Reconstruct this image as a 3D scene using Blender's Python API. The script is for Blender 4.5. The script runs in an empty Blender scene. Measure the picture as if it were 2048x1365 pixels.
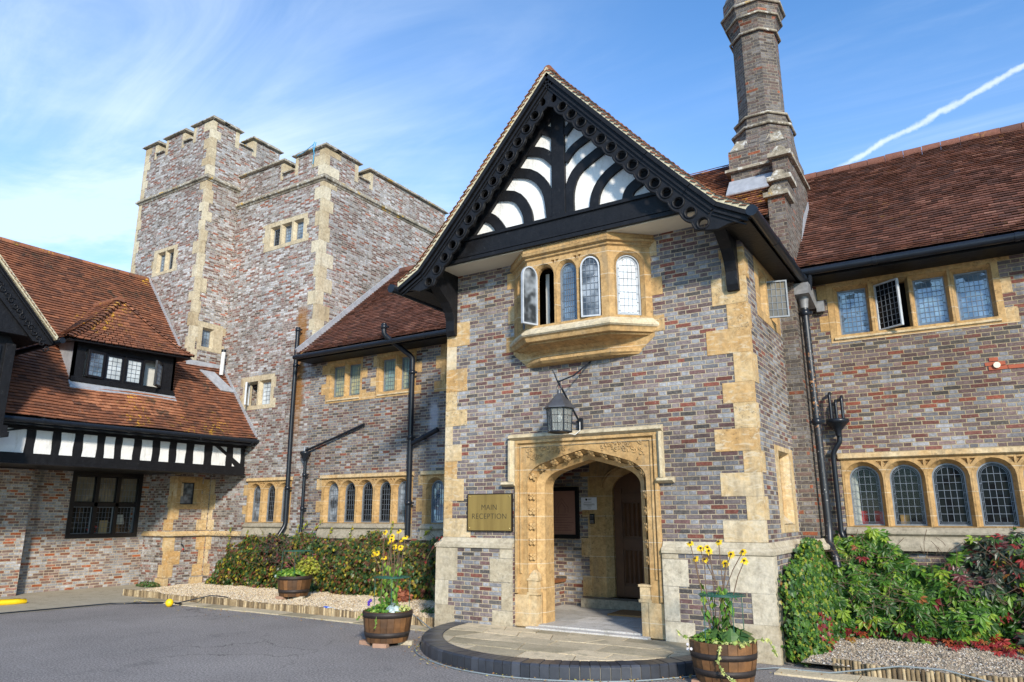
import bpy, bmesh, math, random
from mathutils import Vector, Matrix, noise
from mathutils.geometry import tessellate_polygon
random.seed(7)
R = math.radians
V = Vector
sc = bpy.context.scene
col = sc.collection

# ------------------------------------------------------------------ camera
cam_d = bpy.data.cameras.new('camera'); cam = bpy.data.objects.new('camera', cam_d); col.objects.link(cam)
cam_d.sensor_width = 36.0; cam_d.lens = 1432.4 / 2048 * 36.0
cam_d.clip_start = 0.05; cam_d.clip_end = 3000
TH, YAW, ROLL = R(13.627), R(32.21), R(-0.074)
cf = V((-math.sin(YAW)*math.cos(TH), math.cos(YAW)*math.cos(TH), math.sin(TH)))
cr = V((math.cos(YAW), math.sin(YAW), 0)); cu = cr.cross(cf)
cr, cu = cr*math.cos(ROLL)+cu*math.sin(ROLL), cu*math.cos(ROLL)-cr*math.sin(ROLL)
cam.matrix_world = Matrix(((cr.x, cu.x, -cf.x, 0), (cr.y, cu.y, -cf.y, 0), (cr.z, cu.z, -cf.z, 1.75), (0, 0, 0, 1)))
sc.camera = cam

# ------------------------------------------------------------------ sun, sky, exposure
SUN_EL, SUN_AZ = R(24), R(-45)                      # azimuth from +X, towards -Y
sd = V((math.cos(SUN_AZ)*math.cos(SUN_EL), math.sin(SUN_AZ)*math.cos(SUN_EL), math.sin(SUN_EL)))
sun_d = bpy.data.lights.new('sun', 'SUN'); sun_d.energy = 3.5; sun_d.angle = R(5); sun_d.color = (1.0, 0.90, 0.77)
sun = bpy.data.objects.new('sun', sun_d); col.objects.link(sun); sun.location = (20, -20, 20)
sun.rotation_euler = sd.to_track_quat('Z', 'Y').to_euler()
sc.view_settings.view_transform = 'Standard'; sc.view_settings.look = 'None'
sc.view_settings.exposure = 0.66; sc.view_settings.gamma = 1.0
SKY_STRENGTH = 0.135

world = bpy.data.worlds.new('World'); sc.world = world; world.use_nodes = True
wt = world.node_tree; wn = wt.nodes; wn.clear()

class NT:
    """small helper round a node tree"""
    def __init__(s, t): s.t = t; s.n = t.nodes; s.l = t.links
    def node(s, typ, **kw):
        nd = s.n.new(typ)
        for k, v in kw.items(): setattr(nd, k, v)
        return nd
    def put(s, sock, v):
        if v is None: return
        if hasattr(v, 'links') or isinstance(v, bpy.types.NodeSocket): s.l.new(v, sock)
        else: sock.default_value = v
    def m(s, op, a, b=None, c=None, clamp=False):
        nd = s.node('ShaderNodeMath', operation=op, use_clamp=clamp)
        s.put(nd.inputs[0], a)
        if b is not None: s.put(nd.inputs[1], b)
        if c is not None: s.put(nd.inputs[2], c)
        return nd.outputs[0]
    def vm(s, op, a, b=None):
        nd = s.node('ShaderNodeVectorMath', operation=op); s.put(nd.inputs[0], a)
        if b is not None: s.put(nd.inputs[1], b)
        return nd.outputs['Value'] if op in ('DOT_PRODUCT', 'LENGTH') else nd.outputs[0]
    def scale(s, a, k):
        nd = s.node('ShaderNodeVectorMath', operation='SCALE'); s.put(nd.inputs[0], a); nd.inputs['Scale'].default_value = k
        return nd.outputs[0]
    def noise(s, vec, scale, detail=3, rough=0.55, dist=0.0, out='Fac'):
        nd = s.node('ShaderNodeTexNoise'); s.put(nd.inputs['Vector'], vec)
        nd.inputs['Scale'].default_value = scale; nd.inputs['Detail'].default_value = detail
        nd.inputs['Roughness'].default_value = rough; nd.inputs['Distortion'].default_value = dist
        return nd.outputs[out]
    def ramp(s, fac, stops, interp='LINEAR'):
        nd = s.node('ShaderNodeValToRGB'); s.put(nd.inputs[0], fac); cr_ = nd.color_ramp; cr_.interpolation = interp
        while len(cr_.elements) < len(stops): cr_.elements.new(0.5)
        for e, (p, c) in zip(cr_.elements, stops):
            e.position = p; e.color = (c, c, c, 1) if isinstance(c, (int, float)) else (c[0], c[1], c[2], 1)
        return nd.outputs[0]
    def mix(s, fac, a, b, mode='MIX'):
        nd = s.node('ShaderNodeMix', data_type='RGBA', blend_type=mode)
        s.put(nd.inputs[0], fac)
        for i, v in ((6, a), (7, b)):
            if isinstance(v, tuple) and len(v) == 3: v = (v[0], v[1], v[2], 1)
            s.put(nd.inputs[i], v)
        return nd.outputs[2]
    def step(s, x, a, b):
        nd = s.node('ShaderNodeMapRange', interpolation_type='SMOOTHSTEP'); s.put(nd.inputs[0], x)
        nd.inputs[1].default_value = a; nd.inputs[2].default_value = b
        return nd.outputs[0]
    def sep(s, v):
        nd = s.node('ShaderNodeSeparateXYZ'); s.put(nd.inputs[0], v); return nd.outputs
    def comb(s, x, y, z):
        nd = s.node('ShaderNodeCombineXYZ')
        for i, v in enumerate((x, y, z)): s.put(nd.inputs[i], v)
        return nd.outputs[0]

def pix_dir(px, py):
    return (cr*(px-1024)/1432.4 - cu*(py-682.5)/1432.4 + cf).normalized()

w = NT(wt)
sky = w.node('ShaderNodeTexSky'); sky.sky_type = 'NISHITA'; sky.sun_disc = False
sky.sun_elevation = SUN_EL; sky.sun_rotation = R(135); sky.altitude = 100; sky.air_density = 1.0; sky.dust_density = 0.6; sky.ozone_density = 2.5
tc = w.node('ShaderNodeTexCoord').outputs['Generated']
xyz = w.sep(tc)
# thin cirrus: noise on a plane high above
zc = w.m('MAXIMUM', xyz[2], 0.06)
cp = w.comb(w.m('DIVIDE', xyz[0], zc), w.m('DIVIDE', xyz[1], zc), 0.0)
mp = w.node('ShaderNodeMapping'); mp.inputs['Scale'].default_value = (0.55, 1.5, 1); mp.inputs['Rotation'].default_value = (0, 0, R(38))
w.put(mp.inputs['Vector'], cp)
n1 = w.noise(mp.outputs[0], 1.1, 8, 0.62, 0.9)
n2 = w.noise(cp, 0.45, 4, 0.5)
cirrus = w.m('MULTIPLY', w.step(n1, 0.44, 0.80), w.step(n2, 0.36, 0.68))
low = w.step(xyz[2], 0.62, 0.16)                                  # paler and cloudier towards the horizon
leftm = w.step(w.vm('DOT_PRODUCT', tc, tuple(pix_dir(150, 560))), 0.62, 0.99)
lowb = w.m('MULTIPLY', w.step(w.noise(cp, 1.3, 6, 0.6, 0.5), 0.36, 0.62), w.m('MULTIPLY', low, leftm))
cl = w.m('ADD', w.m('MULTIPLY', cirrus, 0.95), w.m('MULTIPLY', lowb, 0.95), clamp=True)
veil = w.m('ADD', w.m('MULTIPLY', low, 0.38), w.m('MULTIPLY', leftm, 0.14))
cl = w.m('ADD', cl, veil, clamp=True)
# a jet's vapour trail: a band along a great circle
d1, d2 = pix_dir(1690, 330), pix_dir(2048, 133)
gn = d1.cross(d2).normalized(); td = (d2-d1).normalized()
wob = w.m('MULTIPLY', w.m('SUBTRACT', w.noise(tc, 26, 5, 0.65), 0.5), 0.016)
dist = w.m('ADD', w.vm('DOT_PRODUCT', tc, tuple(gn)), wob)
along = w.vm('DOT_PRODUCT', tc, tuple(td)); a0 = d1.dot(td)
wid = w.m('ADD', 0.0010, w.m('MULTIPLY', w.noise(tc, 45, 5, 0.7), 0.0055))
core = w.step(w.m('DIVIDE', w.m('ABSOLUTE', dist), wid), 1.25, 0.15)
trail = w.m('MULTIPLY', w.m('MULTIPLY', core, w.step(along, a0-0.03, a0+0.02)), w.m('ADD', 0.45, w.m('MULTIPLY', w.noise(tc, 60, 4, 0.6), 0.75)))
trail = w.m('MULTIPLY', trail, w.step(w.vm('DOT_PRODUCT', tc, tuple(d2)), 0.55, 0.75))
tint = w.mix(1.0, sky.outputs[0], (0.76, 1.14, 1.42), 'MULTIPLY')
skyc = w.mix(w.m('MULTIPLY', cl, 0.62), tint, (5.2, 5.9, 6.6))
skyc = w.mix(w.m('MULTIPLY', trail, 0.50, clamp=True), skyc, (7.0, 7.2, 7.4))
bg = w.node('ShaderNodeBackground'); w.put(bg.inputs[0], skyc); bg.inputs[1].default_value = SKY_STRENGTH
wo = w.node('ShaderNodeOutputWorld'); w.l.new(bg.outputs[0], wo.inputs[0])

# ------------------------------------------------------------------ materials
MATS = {}
def new_mat(name):
    m = bpy.data.materials.new(name); m.use_nodes = True; m.node_tree.nodes.clear()
    t = NT(m.node_tree)
    b = t.node('ShaderNodeBsdfPrincipled'); o = t.node('ShaderNodeOutputMaterial'); t.l.new(b.outputs[0], o.inputs[0])
    MATS[name] = m
    return m, t, b
def bumpn(t, b, h, strength=0.5, dist=0.01, normal=None):
    n = t.node('ShaderNodeBump'); n.inputs['Strength'].default_value = strength; n.inputs['Distance'].default_value = dist
    t.put(n.inputs['Height'], h)
    if normal is not None: t.l.new(normal, n.inputs['Normal'])
    t.l.new(n.outputs[0], b.inputs['Normal'])
def bevel(t, r):
    n = t.node('ShaderNodeBevel'); n.samples = 3; n.inputs['Radius'].default_value = r; return n.outputs[0]
def posn(t): return t.node('ShaderNodeNewGeometry').outputs['Position']
def rnd(t):
    a = t.node('ShaderNodeAttribute'); a.attribute_name = 'rnd'; return a.outputs['Fac']

COURSE, PERIOD = 0.0625, 0.345
def brick_mat(name, stops, mortar, white=0.0, dark=(0.72, 1.12), stain=None, jitter=0.05):
    m, t, b = new_mat(name)
    g = t.node('ShaderNodeNewGeometry'); P, N = g.outputs['Position'], g.outputs['Normal']
    T = t.vm('NORMALIZE', t.vm('CROSS_PRODUCT', (0, 0, 1), N))
    wobble = t.m('MULTIPLY', t.m('SUBTRACT', t.noise(P, 1.7, 2), 0.5), 0.018)
    u = t.vm('DOT_PRODUCT', P, T); z = t.m('ADD', t.sep(P)[2], wobble)
    vr = t.m('DIVIDE', z, COURSE); row = t.m('FLOOR', vr); fv = t.m('FRACT', vr)
    wr = t.node('ShaderNodeTexWhiteNoise', noise_dimensions='1D'); t.put(wr.inputs['W'], row)
    off = t.m('ADD', t.m('MULTIPLY', t.m('MODULO', t.m('ABSOLUTE', row), 2.0), 0.5), t.m('MULTIPLY', wr.outputs[0], jitter))
    tt = t.m('ADD', t.m('DIVIDE', u, PERIOD), off); cell = t.m('FLOOR', tt); ft = t.m('FRACT', tt)
    hd = t.m('GREATER_THAN', ft, 0.667)
    idv = t.comb(t.m('ADD', t.m('MULTIPLY', cell, 2.0), hd), row, t.m('ROUND', t.m('MULTIPLY', t.sep(N)[0], 3.0)))
    wn_ = t.node('ShaderNodeTexWhiteNoise', noise_dimensions='3D'); t.put(wn_.inputs['Vector'], idv)
    d1 = t.m('MINIMUM', ft, t.m('ABSOLUTE', t.m('SUBTRACT', ft, 0.667)))
    du = t.m('MULTIPLY', t.m('MINIMUM', d1, t.m('SUBTRACT', 1.0, ft)), PERIOD)
    dv = t.m('MULTIPLY', t.m('MINIMUM', fv, t.m('SUBTRACT', 1.0, fv)), COURSE)
    fine = t.noise(P, 38, 3)
    d = t.m('ADD', t.m('MINIMUM', du, dv), t.m('MULTIPLY', t.m('SUBTRACT', fine, 0.5), 0.009))
    mask = t.step(d, 0.0045, 0.0085)
    big = t.noise(P, 0.55, 3)
    val = t.m('SUBTRACT', t.m('ADD', wn_.outputs['Value'], 0.04), t.m('MULTIPLY', hd, 0.30))
    val = t.m('ADD', val, t.m('MULTIPLY', t.m('SUBTRACT', big, 0.5), 0.22), clamp=True)
    c = t.ramp(val, stops, 'CONSTANT')
    wc = t.sep(wn_.outputs['Color'])
    c = t.mix(1.0, c, t.ramp(wc[1], [(0, 0.72), (1, 1.28)]), 'MULTIPLY')
    c = t.mix(1.0, c, t.ramp(t.noise(P, 22, 4, 0.75), [(0.30, 0.62), (0.5, 0.98), (0.70, 1.42)]), 'MULTIPLY')
    c = t.mix(t.m('MULTIPLY', t.step(t.noise(P, 30, 4, 0.7), 0.54, 0.70), 0.30), c, (0.42, 0.41, 0.40))
    c = t.mix(t.m('MULTIPLY', t.step(t.noise(P, 90, 2), 0.58, 0.7), 0.45), c, (0.03, 0.028, 0.028))
    if white:
        wm = t.m('MULTIPLY', t.step(t.noise(P, 9, 5, 0.7), 0.44, 0.70), white)
        wm = t.m('MULTIPLY', wm, t.step(wc[2], 0.2, 0.75))
        c = t.mix(wm, c, (0.60, 0.60, 0.61))
    c = t.mix(t.m('SUBTRACT', 1.0, mask), c, t.mix(t.noise(P, 6, 3), (mortar[0]*0.8, mortar[1]*0.8, mortar[2]*0.8), mortar))
    w1 = t.ramp(t.noise(P, 0.9, 6, 0.68), [(0.28, dark[0]), (0.72, dark[1])])
    w1 = t.mix(1.0, w1, t.ramp(t.noise(t.vm('ADD', P, (5, 2, 8)), 0.33, 4, 0.6), [(0.32, (0.72, 0.70, 0.68)), (0.55, (1.0, 1.0, 1.0)), (0.72, (1.16, 1.12, 1.08))]), 'MULTIPLY')
    q_ = t.node('ShaderNodeMapping'); q_.inputs['Scale'].default_value = (2.2, 2.2, 0.28); t.put(q_.inputs['Vector'], P)
    c = t.mix(t.m('MULTIPLY', t.step(t.noise(q_.outputs[0], 1.6, 5, 0.65), 0.55, 0.72), 0.42), c, (0.075, 0.068, 0.06))
    c = t.mix(1.0, c, w1, 'MULTIPLY')
    if stain:
        x0, hw, z0, z1, sc_ = stain
        ps = t.sep(P)
        ed = t.m('ADD', t.m('ABSOLUTE', t.m('SUBTRACT', ps[0], x0)), t.m('MULTIPLY', t.m('SUBTRACT', t.noise(P, 4, 4), 0.5), 0.22))
        s1 = t.m('MULTIPLY', t.step(ed, hw, hw*0.35), t.m('MULTIPLY', t.step(ps[2], z1, z1-0.5), t.step(ps[2], z0, z0+1.6)))
        c = t.mix(t.m('MULTIPLY', s1, 0.8), c, sc_, 'MIX')
    t.put(b.inputs['Base Color'], c); b.inputs['Roughness'].default_value = 0.82
    b.inputs['Specular IOR Level'].default_value = 0.35
    h = t.m('ADD', mask, t.m('MULTIPLY', fine, 0.5)); h = t.m('ADD', h, t.m('MULTIPLY', wc[0], 0.35))
    bumpn(t, b, h, 0.9, 0.010)
    return m
PAL = [(0, (0.276, 0.281, 0.296)), (0.15, (0.187, 0.187, 0.201)), (0.33, (0.167, 0.136, 0.136)), (0.50, (0.215, 0.179, 0.176)),
       (0.62, (0.144, 0.101, 0.098)), (0.78, (0.146, 0.081, 0.077)), (0.88, (0.097, 0.088, 0.083)), (0.975, (0.210, 0.070, 0.048))]
M_BRICK = brick_mat('brick_blue_grey', PAL, (0.52, 0.43, 0.30), stain=(-9.93, 0.17, 2.7, 4.4, (0.403, 0.403, 0.444)))
PALR = [(0, (0.255, 0.255, 0.270)), (0.12, (0.164, 0.159, 0.169)), (0.25, (0.155, 0.117, 0.114)), (0.42, (0.185, 0.130, 0.121)),
        (0.60, (0.133, 0.082, 0.077)), (0.76, (0.161, 0.062, 0.049)), (0.90, (0.085, 0.073, 0.064)), (0.97, (0.240, 0.068, 0.040))]
M_BRICK_R = brick_mat('brick_brown_grey', PALR, (0.472, 0.381, 0.239))
PALT = [(0, (0.369, 0.369, 0.379)), (0.18, (0.266, 0.251, 0.240)), (0.34, (0.176, 0.130, 0.121)), (0.50, (0.220, 0.179, 0.169)),
        (0.60, (0.159, 0.085, 0.076)), (0.80, (0.122, 0.099, 0.090)), (0.92, (0.256, 0.090, 0.058))]
M_BRICK_T = brick_mat('brick_weathered_tower', PALT, (0.50, 0.44, 0.35), white=0.8, dark=(0.78, 1.12), stain=(-14.42, 0.28, 3.2, 7.3, (0.257, 0.110, 0.013)))
PALL = [(0, (0.352, 0.352, 0.362)), (0.24, (0.265, 0.250, 0.250)), (0.42, (0.246, 0.182, 0.164)), (0.62, (0.191, 0.118, 0.095)), (0.80, (0.272, 0.107, 0.061)), (0.95, (0.362, 0.095, 0.031))]
M_BRICK_L = brick_mat('brick_pale_red', PALL, (0.58, 0.48, 0.35), white=0.35, jitter=0.5)
M_BRICK_C = brick_mat('brick_dark_chimney', [(0, (0.138, 0.124, 0.115)), (0.2, (0.086, 0.070, 0.063)), (0.5, (0.120, 0.079, 0.065)), (0.76, (0.070, 0.056, 0.048)), (0.95, (0.215, 0.063, 0.026))], (0.28, 0.24, 0.18), white=0.22)

def stone_mat(name, c1, c2, c3, spots=0.35, rough=0.85, bev=0.012, lich=0.0, streak=0.0, joint=0.0):
    m, t, b = new_mat(name); P = posn(t); r = rnd(t)
    n = t.noise(P, 2.6, 6, 0.72); f = t.m('ADD', t.m('MULTIPLY', n, 0.9), t.m('MULTIPLY', t.m('SUBTRACT', r, 0.5), 0.45))
    c = t.ramp(f, [(0.2, c1), (0.5, c2), (0.8, c3)])
    c = t.mix(1.0, c, t.ramp(t.noise(P, 14, 6, 0.78), [(0.28, 0.60), (0.5, 0.98), (0.72, 1.30)]), 'MULTIPLY')
    q_ = t.node('ShaderNodeMapping'); q_.inputs['Scale'].default_value = (4, 4, 0.7); t.put(q_.inputs['Vector'], P)
    c = t.mix(t.m('MULTIPLY', t.step(t.noise(q_.outputs[0], 1.5, 6, 0.7), 0.50, 0.70), 0.45), c, (0.20, 0.165, 0.115))
    if joint:
        ps = t.sep(P); fz = t.m('FRACT', t.m('DIVIDE', ps[2], joint)); ed = t.m('MULTIPLY', t.m('MINIMUM', fz, t.m('SUBTRACT', 1.0, fz)), joint)
        c = t.mix(t.m('MULTIPLY', t.step(ed, 0.006, 0.003), 0.55), c, (0.60, 0.55, 0.44))
    if streak:
        q = t.node('ShaderNodeMapping'); q.inputs['Scale'].default_value = (3, 3, 9); q.inputs['Rotation'].default_value = (0.5, 0.4, 0); t.put(q.inputs['Vector'], P)
        c = t.mix(t.m('MULTIPLY', t.step(t.noise(q.outputs[0], 1.4, 5, 0.6, 1.5), 0.52, 0.66), streak), c, c3)
    sp = t.m('MULTIPLY', t.step(t.noise(P, 17, 6, 0.85), 0.54, 0.62), t.step(t.noise(P, 1.1, 2), 0.40, 0.60))
    c = t.mix(t.m('MULTIPLY', sp, spots), c, (0.05, 0.045, 0.035))
    if lich:
        lm = t.step(t.noise(P, 7, 6, 0.75), 0.52, 0.62)
        c = t.mix(t.m('MULTIPLY', lm, lich), c, (0.62, 0.62, 0.58))
        c = t.mix(t.m('MULTIPLY', t.step(t.noise(P, 3.3, 6, 0.8), 0.50, 0.62), lich), c, (0.07, 0.065, 0.05))
        c = t.mix(t.m('MULTIPLY', t.step(t.noise(t.vm('ADD', P, (9, 3, 5)), 2.2, 5, 0.7), 0.60, 0.66), lich), c, (0.50, 0.30, 0.03))
    t.put(b.inputs['Base Color'], c); b.inputs['Roughness'].default_value = rough; b.inputs['Specular IOR Level'].default_value = 0.25
    bumpn(t, b, t.noise(P, 45, 5, 0.7), 0.35, 0.012, bevel(t, bev))
    return m
M_OCHRE = stone_mat('stone_ochre', (0.34, 0.20, 0.075), (0.47, 0.305, 0.135), (0.56, 0.45, 0.28), 0.6, joint=0.345)
M_HOOD = stone_mat('stone_hood', (0.40, 0.31, 0.17), (0.50, 0.41, 0.26), (0.56, 0.49, 0.36), 0.45)
M_QUOIN = stone_mat('stone_quoin_ochre', (0.45, 0.27, 0.105), (0.52, 0.38, 0.20), (0.58, 0.50, 0.36), 0.7, streak=0.6)
M_PALE = stone_mat('stone_pale', (0.36, 0.30, 0.205), (0.47, 0.41, 0.30), (0.55, 0.50, 0.40), 0.45, streak=0.3)
M_SILL = stone_mat('stone_sill_weathered', (0.19, 0.165, 0.12), (0.30, 0.265, 0.20), (0.42, 0.37, 0.28), 0.6)
M_TOWERQ = stone_mat('stone_tower', (0.36, 0.28, 0.17), (0.49, 0.42, 0.29), (0.56, 0.51, 0.39), 0.4)
M_COPING = stone_mat('stone_coping_lichen', (0.22, 0.19, 0.14), (0.32, 0.28, 0.21), (0.42, 0.38, 0.30), 0.5, lich=0.75)

def tile_mat(name, stops, lichen=0.3, moss=0.2):
    m, t, b = new_mat(name); P = posn(t); r = rnd(t)
    f = t.m('ADD', t.m('MULTIPLY', r, 0.75), t.m('MULTIPLY', t.noise(P, 0.7, 4), 0.35))
    c = t.ramp(f, stops)
    c = t.mix(1.0, c, t.ramp(t.noise(P, 18, 4, 0.7), [(0.25, 0.7), (0.75, 1.25)]), 'MULTIPLY')
    c = t.mix(t.m('MULTIPLY', t.m('MULTIPLY', t.step(t.noise(P, 16, 6, 0.8), 0.60, 0.66), t.step(t.noise(P, 0.8, 3), 0.42, 0.6)), lichen), c, (0.55, 0.52, 0.45))
    c = t.mix(t.m('MULTIPLY', t.m('MULTIPLY', t.step(t.noise(P, 5, 5, 0.75), 0.50, 0.62), t.step(t.noise(t.vm('ADD', P, (3, 8, 1)), 0.45, 3), 0.50, 0.62)), moss), c, (0.045, 0.035, 0.022))
    c = t.mix(t.m('MULTIPLY', t.m('MULTIPLY', t.step(t.noise(P, 10, 4, 0.7), 0.57, 0.62), t.step(t.noise(t.vm('ADD', P, (1, 2, 7)), 0.6, 2), 0.56, 0.64)), lichen*1.6), c, (0.62, 0.34, 0.02))
    t.put(b.inputs['Base Color'], c); b.inputs['Roughness'].default_value = 0.85
    bumpn(t, b, t.noise(P, 60, 4), 0.4, 0.006)
    return m
M_TILE_R = tile_mat('clay_tile_brown', [(0.1, (0.075, 0.034, 0.026)), (0.45, (0.135, 0.055, 0.037)), (0.85, (0.185, 0.072, 0.046)), (1.0, (0.34, 0.17, 0.12))], 0.12, 0.1)
M_TILE_L = tile_mat('clay_tile_orange', [(0.1, (0.085, 0.036, 0.022)), (0.40, (0.17, 0.063, 0.031)), (0.8, (0.24, 0.087, 0.040)), (1.0, (0.40, 0.16, 0.075))], 0.6, 0.8)
M_TILE_NEW = tile_mat('clay_tile_new', [(0.1, (0.30, 0.11, 0.055)), (0.6, (0.44, 0.165, 0.085)), (0.95, (0.50, 0.26, 0.15))], 0.05, 0.05)

def plain(name, c, rough=0.6, metal=0.0, var=0.25, vs=8.0, bs=0.2, bscale=30.0, bd=0.005, bev=0.0, c2=None, spec=0.5, use_rnd=0.0):
    m, t, b = new_mat(name); P = posn(t)
    cc = t.mix(t.noise(P, vs, 4, 0.6), tuple(x*(1-var) for x in c), c2 if c2 else tuple(min(1, x*(1+var)) for x in c))
    if use_rnd: cc = t.mix(1.0, cc, t.ramp(rnd(t), [(0, 1-use_rnd), (1, 1+use_rnd)]), 'MULTIPLY')
    t.put(b.inputs['Base Color'], cc); b.inputs['Roughness'].default_value = rough; b.inputs['Metallic'].default_value = metal
    b.inputs['Specular IOR Level'].default_value = spec
    bumpn(t, b, t.noise(P, bscale, 4, 0.65), bs, bd, bevel(t, bev) if bev else None)
    return m
M_BLACK = plain('black_painted_timber', (0.0045, 0.0045, 0.0055), 0.45, bs=0.7, bscale=14, bd=0.012, bev=0.01, c2=(0.016, 0.016, 0.018), spec=0.22)
M_IRON = plain('black_painted_iron', (0.006, 0.009, 0.014), 0.30, bs=0.25, bscale=40, c2=(0.016, 0.020, 0.028), spec=0.35)
M_PLASTER = plain('white_plaster', (0.70, 0.70, 0.68), 0.8, var=0.10, vs=3, bs=0.9, bscale=7, bd=0.02)
for m_, lo, hi, cc, am in ((M_BLACK, 0.60, 0.68, (0.07, 0.07, 0.07), 0.5), (M_PLASTER, 0.50, 0.72, (0.38, 0.36, 0.30), 0.55)):
    t = NT(m_.node_tree); b = [n for n in t.n if n.type == 'BSDF_PRINCIPLED'][0]; src = b.inputs['Base Color'].links[0].from_socket
    q = t.node('ShaderNodeMapping'); q.inputs['Scale'].default_value = (3, 3, 3) if m_ is M_BLACK else (2, 2, 0.5); P = posn(t); t.put(q.inputs['Vector'], P)
    t.put(b.inputs['Base Color'], t.mix(t.m('MULTIPLY', t.step(t.noise(q.outputs[0], 3.5, 7, 0.8), lo, hi), am), src, cc))
M_SOFFIT = plain('cream_soffit', (0.70, 0.64, 0.50), 0.8, var=0.08, vs=3)
M_LEAD = plain('lead_sheet', (0.30, 0.32, 0.35), 0.5, 0.3, c2=(0.55, 0.57, 0.60), bs=0.3)
M_CAME = plain('lead_cames', (0.10, 0.12, 0.145), 0.5, 0.3, var=0.3, c2=(0.20, 0.23, 0.27))
M_FRAME = plain('grey_steel_casement', (0.10, 0.115, 0.135), 0.5, 0.2, c2=(0.30, 0.33, 0.36))
M_FRAMEW = plain('pale_steel_casement', (0.32, 0.36, 0.40), 0.5, 0.1, c2=(0.60, 0.63, 0.66))
M_FRAMEB = plain('black_window_frame', (0.006, 0.006, 0.008), 0.35, bev=0.008)
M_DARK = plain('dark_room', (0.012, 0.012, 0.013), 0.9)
M_MORTARV = plain('verge_mortar', (0.52, 0.44, 0.24), 0.9, c2=(0.60, 0.56, 0.44), vs=5, bs=0.8, bscale=20, bd=0.02)
M_REDIN = plain('red_chair_fabric', (0.55, 0.02, 0.02), 0.7)
M_CURTAIN = plain('pale_curtain', (0.55, 0.55, 0.52), 0.9, var=0.2)

def glass_mat(name, base, c2=None, ior=2.0, rough=0.03, seg=9.0, bs=0.12, bscale=2.2):
    m, t, b = new_mat(name); P = posn(t)
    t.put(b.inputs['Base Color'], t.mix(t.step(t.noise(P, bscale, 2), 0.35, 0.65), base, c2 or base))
    b.inputs['Roughness'].default_value = rough; b.inputs['IOR'].default_value = ior
    v = t.node('ShaderNodeTexVoronoi'); v.feature = 'F1'; v.inputs['Scale'].default_value = seg; v.inputs['Randomness'].default_value = 0.3; t.put(v.inputs['Vector'], P)
    tl = t.scale(t.vm('SUBTRACT', v.outputs['Color'], (0.5, 0.5, 0.5)), bs)
    g = t.node('ShaderNodeNewGeometry')
    nn = t.vm('NORMALIZE', t.vm('ADD', g.outputs['Normal'], tl)); t.l.new(nn, b.inputs['Normal'])
    return m
def see_glass():
    m = bpy.data.materials.new('clear_leaded_glass'); m.use_nodes = True; m.node_tree.nodes.clear(); t = NT(m.node_tree)
    a, g, mx, o = t.node('ShaderNodeBsdfTransparent'), t.node('ShaderNodeBsdfGlossy'), t.node('ShaderNodeMixShader'), t.node('ShaderNodeOutputMaterial')
    a.inputs[0].default_value = (0.85, 0.88, 0.87, 1); g.inputs['Roughness'].default_value = 0.03; mx.inputs[0].default_value = 0.03
    t.l.new(a.outputs[0], mx.inputs[1]); t.l.new(g.outputs[0], mx.inputs[2]); t.l.new(mx.outputs[0], o.inputs[0]); return m
G_SEE = see_glass()
G_DARK = glass_mat('glass_dark_room', (0.006, 0.007, 0.008), ior=1.20, bs=0.06)
G_BLUE = glass_mat('glass_painted_sky_reflection', (0.03, 0.06, 0.10), (0.16, 0.24, 0.32), ior=2.4)  # blue of the reflected sky is put into the base colour too
G_PALE = glass_mat('glass_pale_blind', (0.34, 0.38, 0.40), (0.55, 0.60, 0.62), ior=1.7)
G_GREEN = glass_mat('glass_green_blind', (0.16, 0.25, 0.24), (0.34, 0.32, 0.18), ior=1.6)
G_GREY = glass_mat('glass_grey_curtain', (0.03, 0.035, 0.04), (0.26, 0.29, 0.32), ior=1.6, bscale=4)
G_WHITE = glass_mat('glass_painted_white_reflection', (0.62, 0.66, 0.70), (0.75, 0.78, 0.80), ior=1.8)  # the white reflection is painted as base colour
G_BUFF = glass_mat('glass_buff_blind', (0.12, 0.11, 0.085), (0.18, 0.16, 0.12), ior=1.45)

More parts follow.
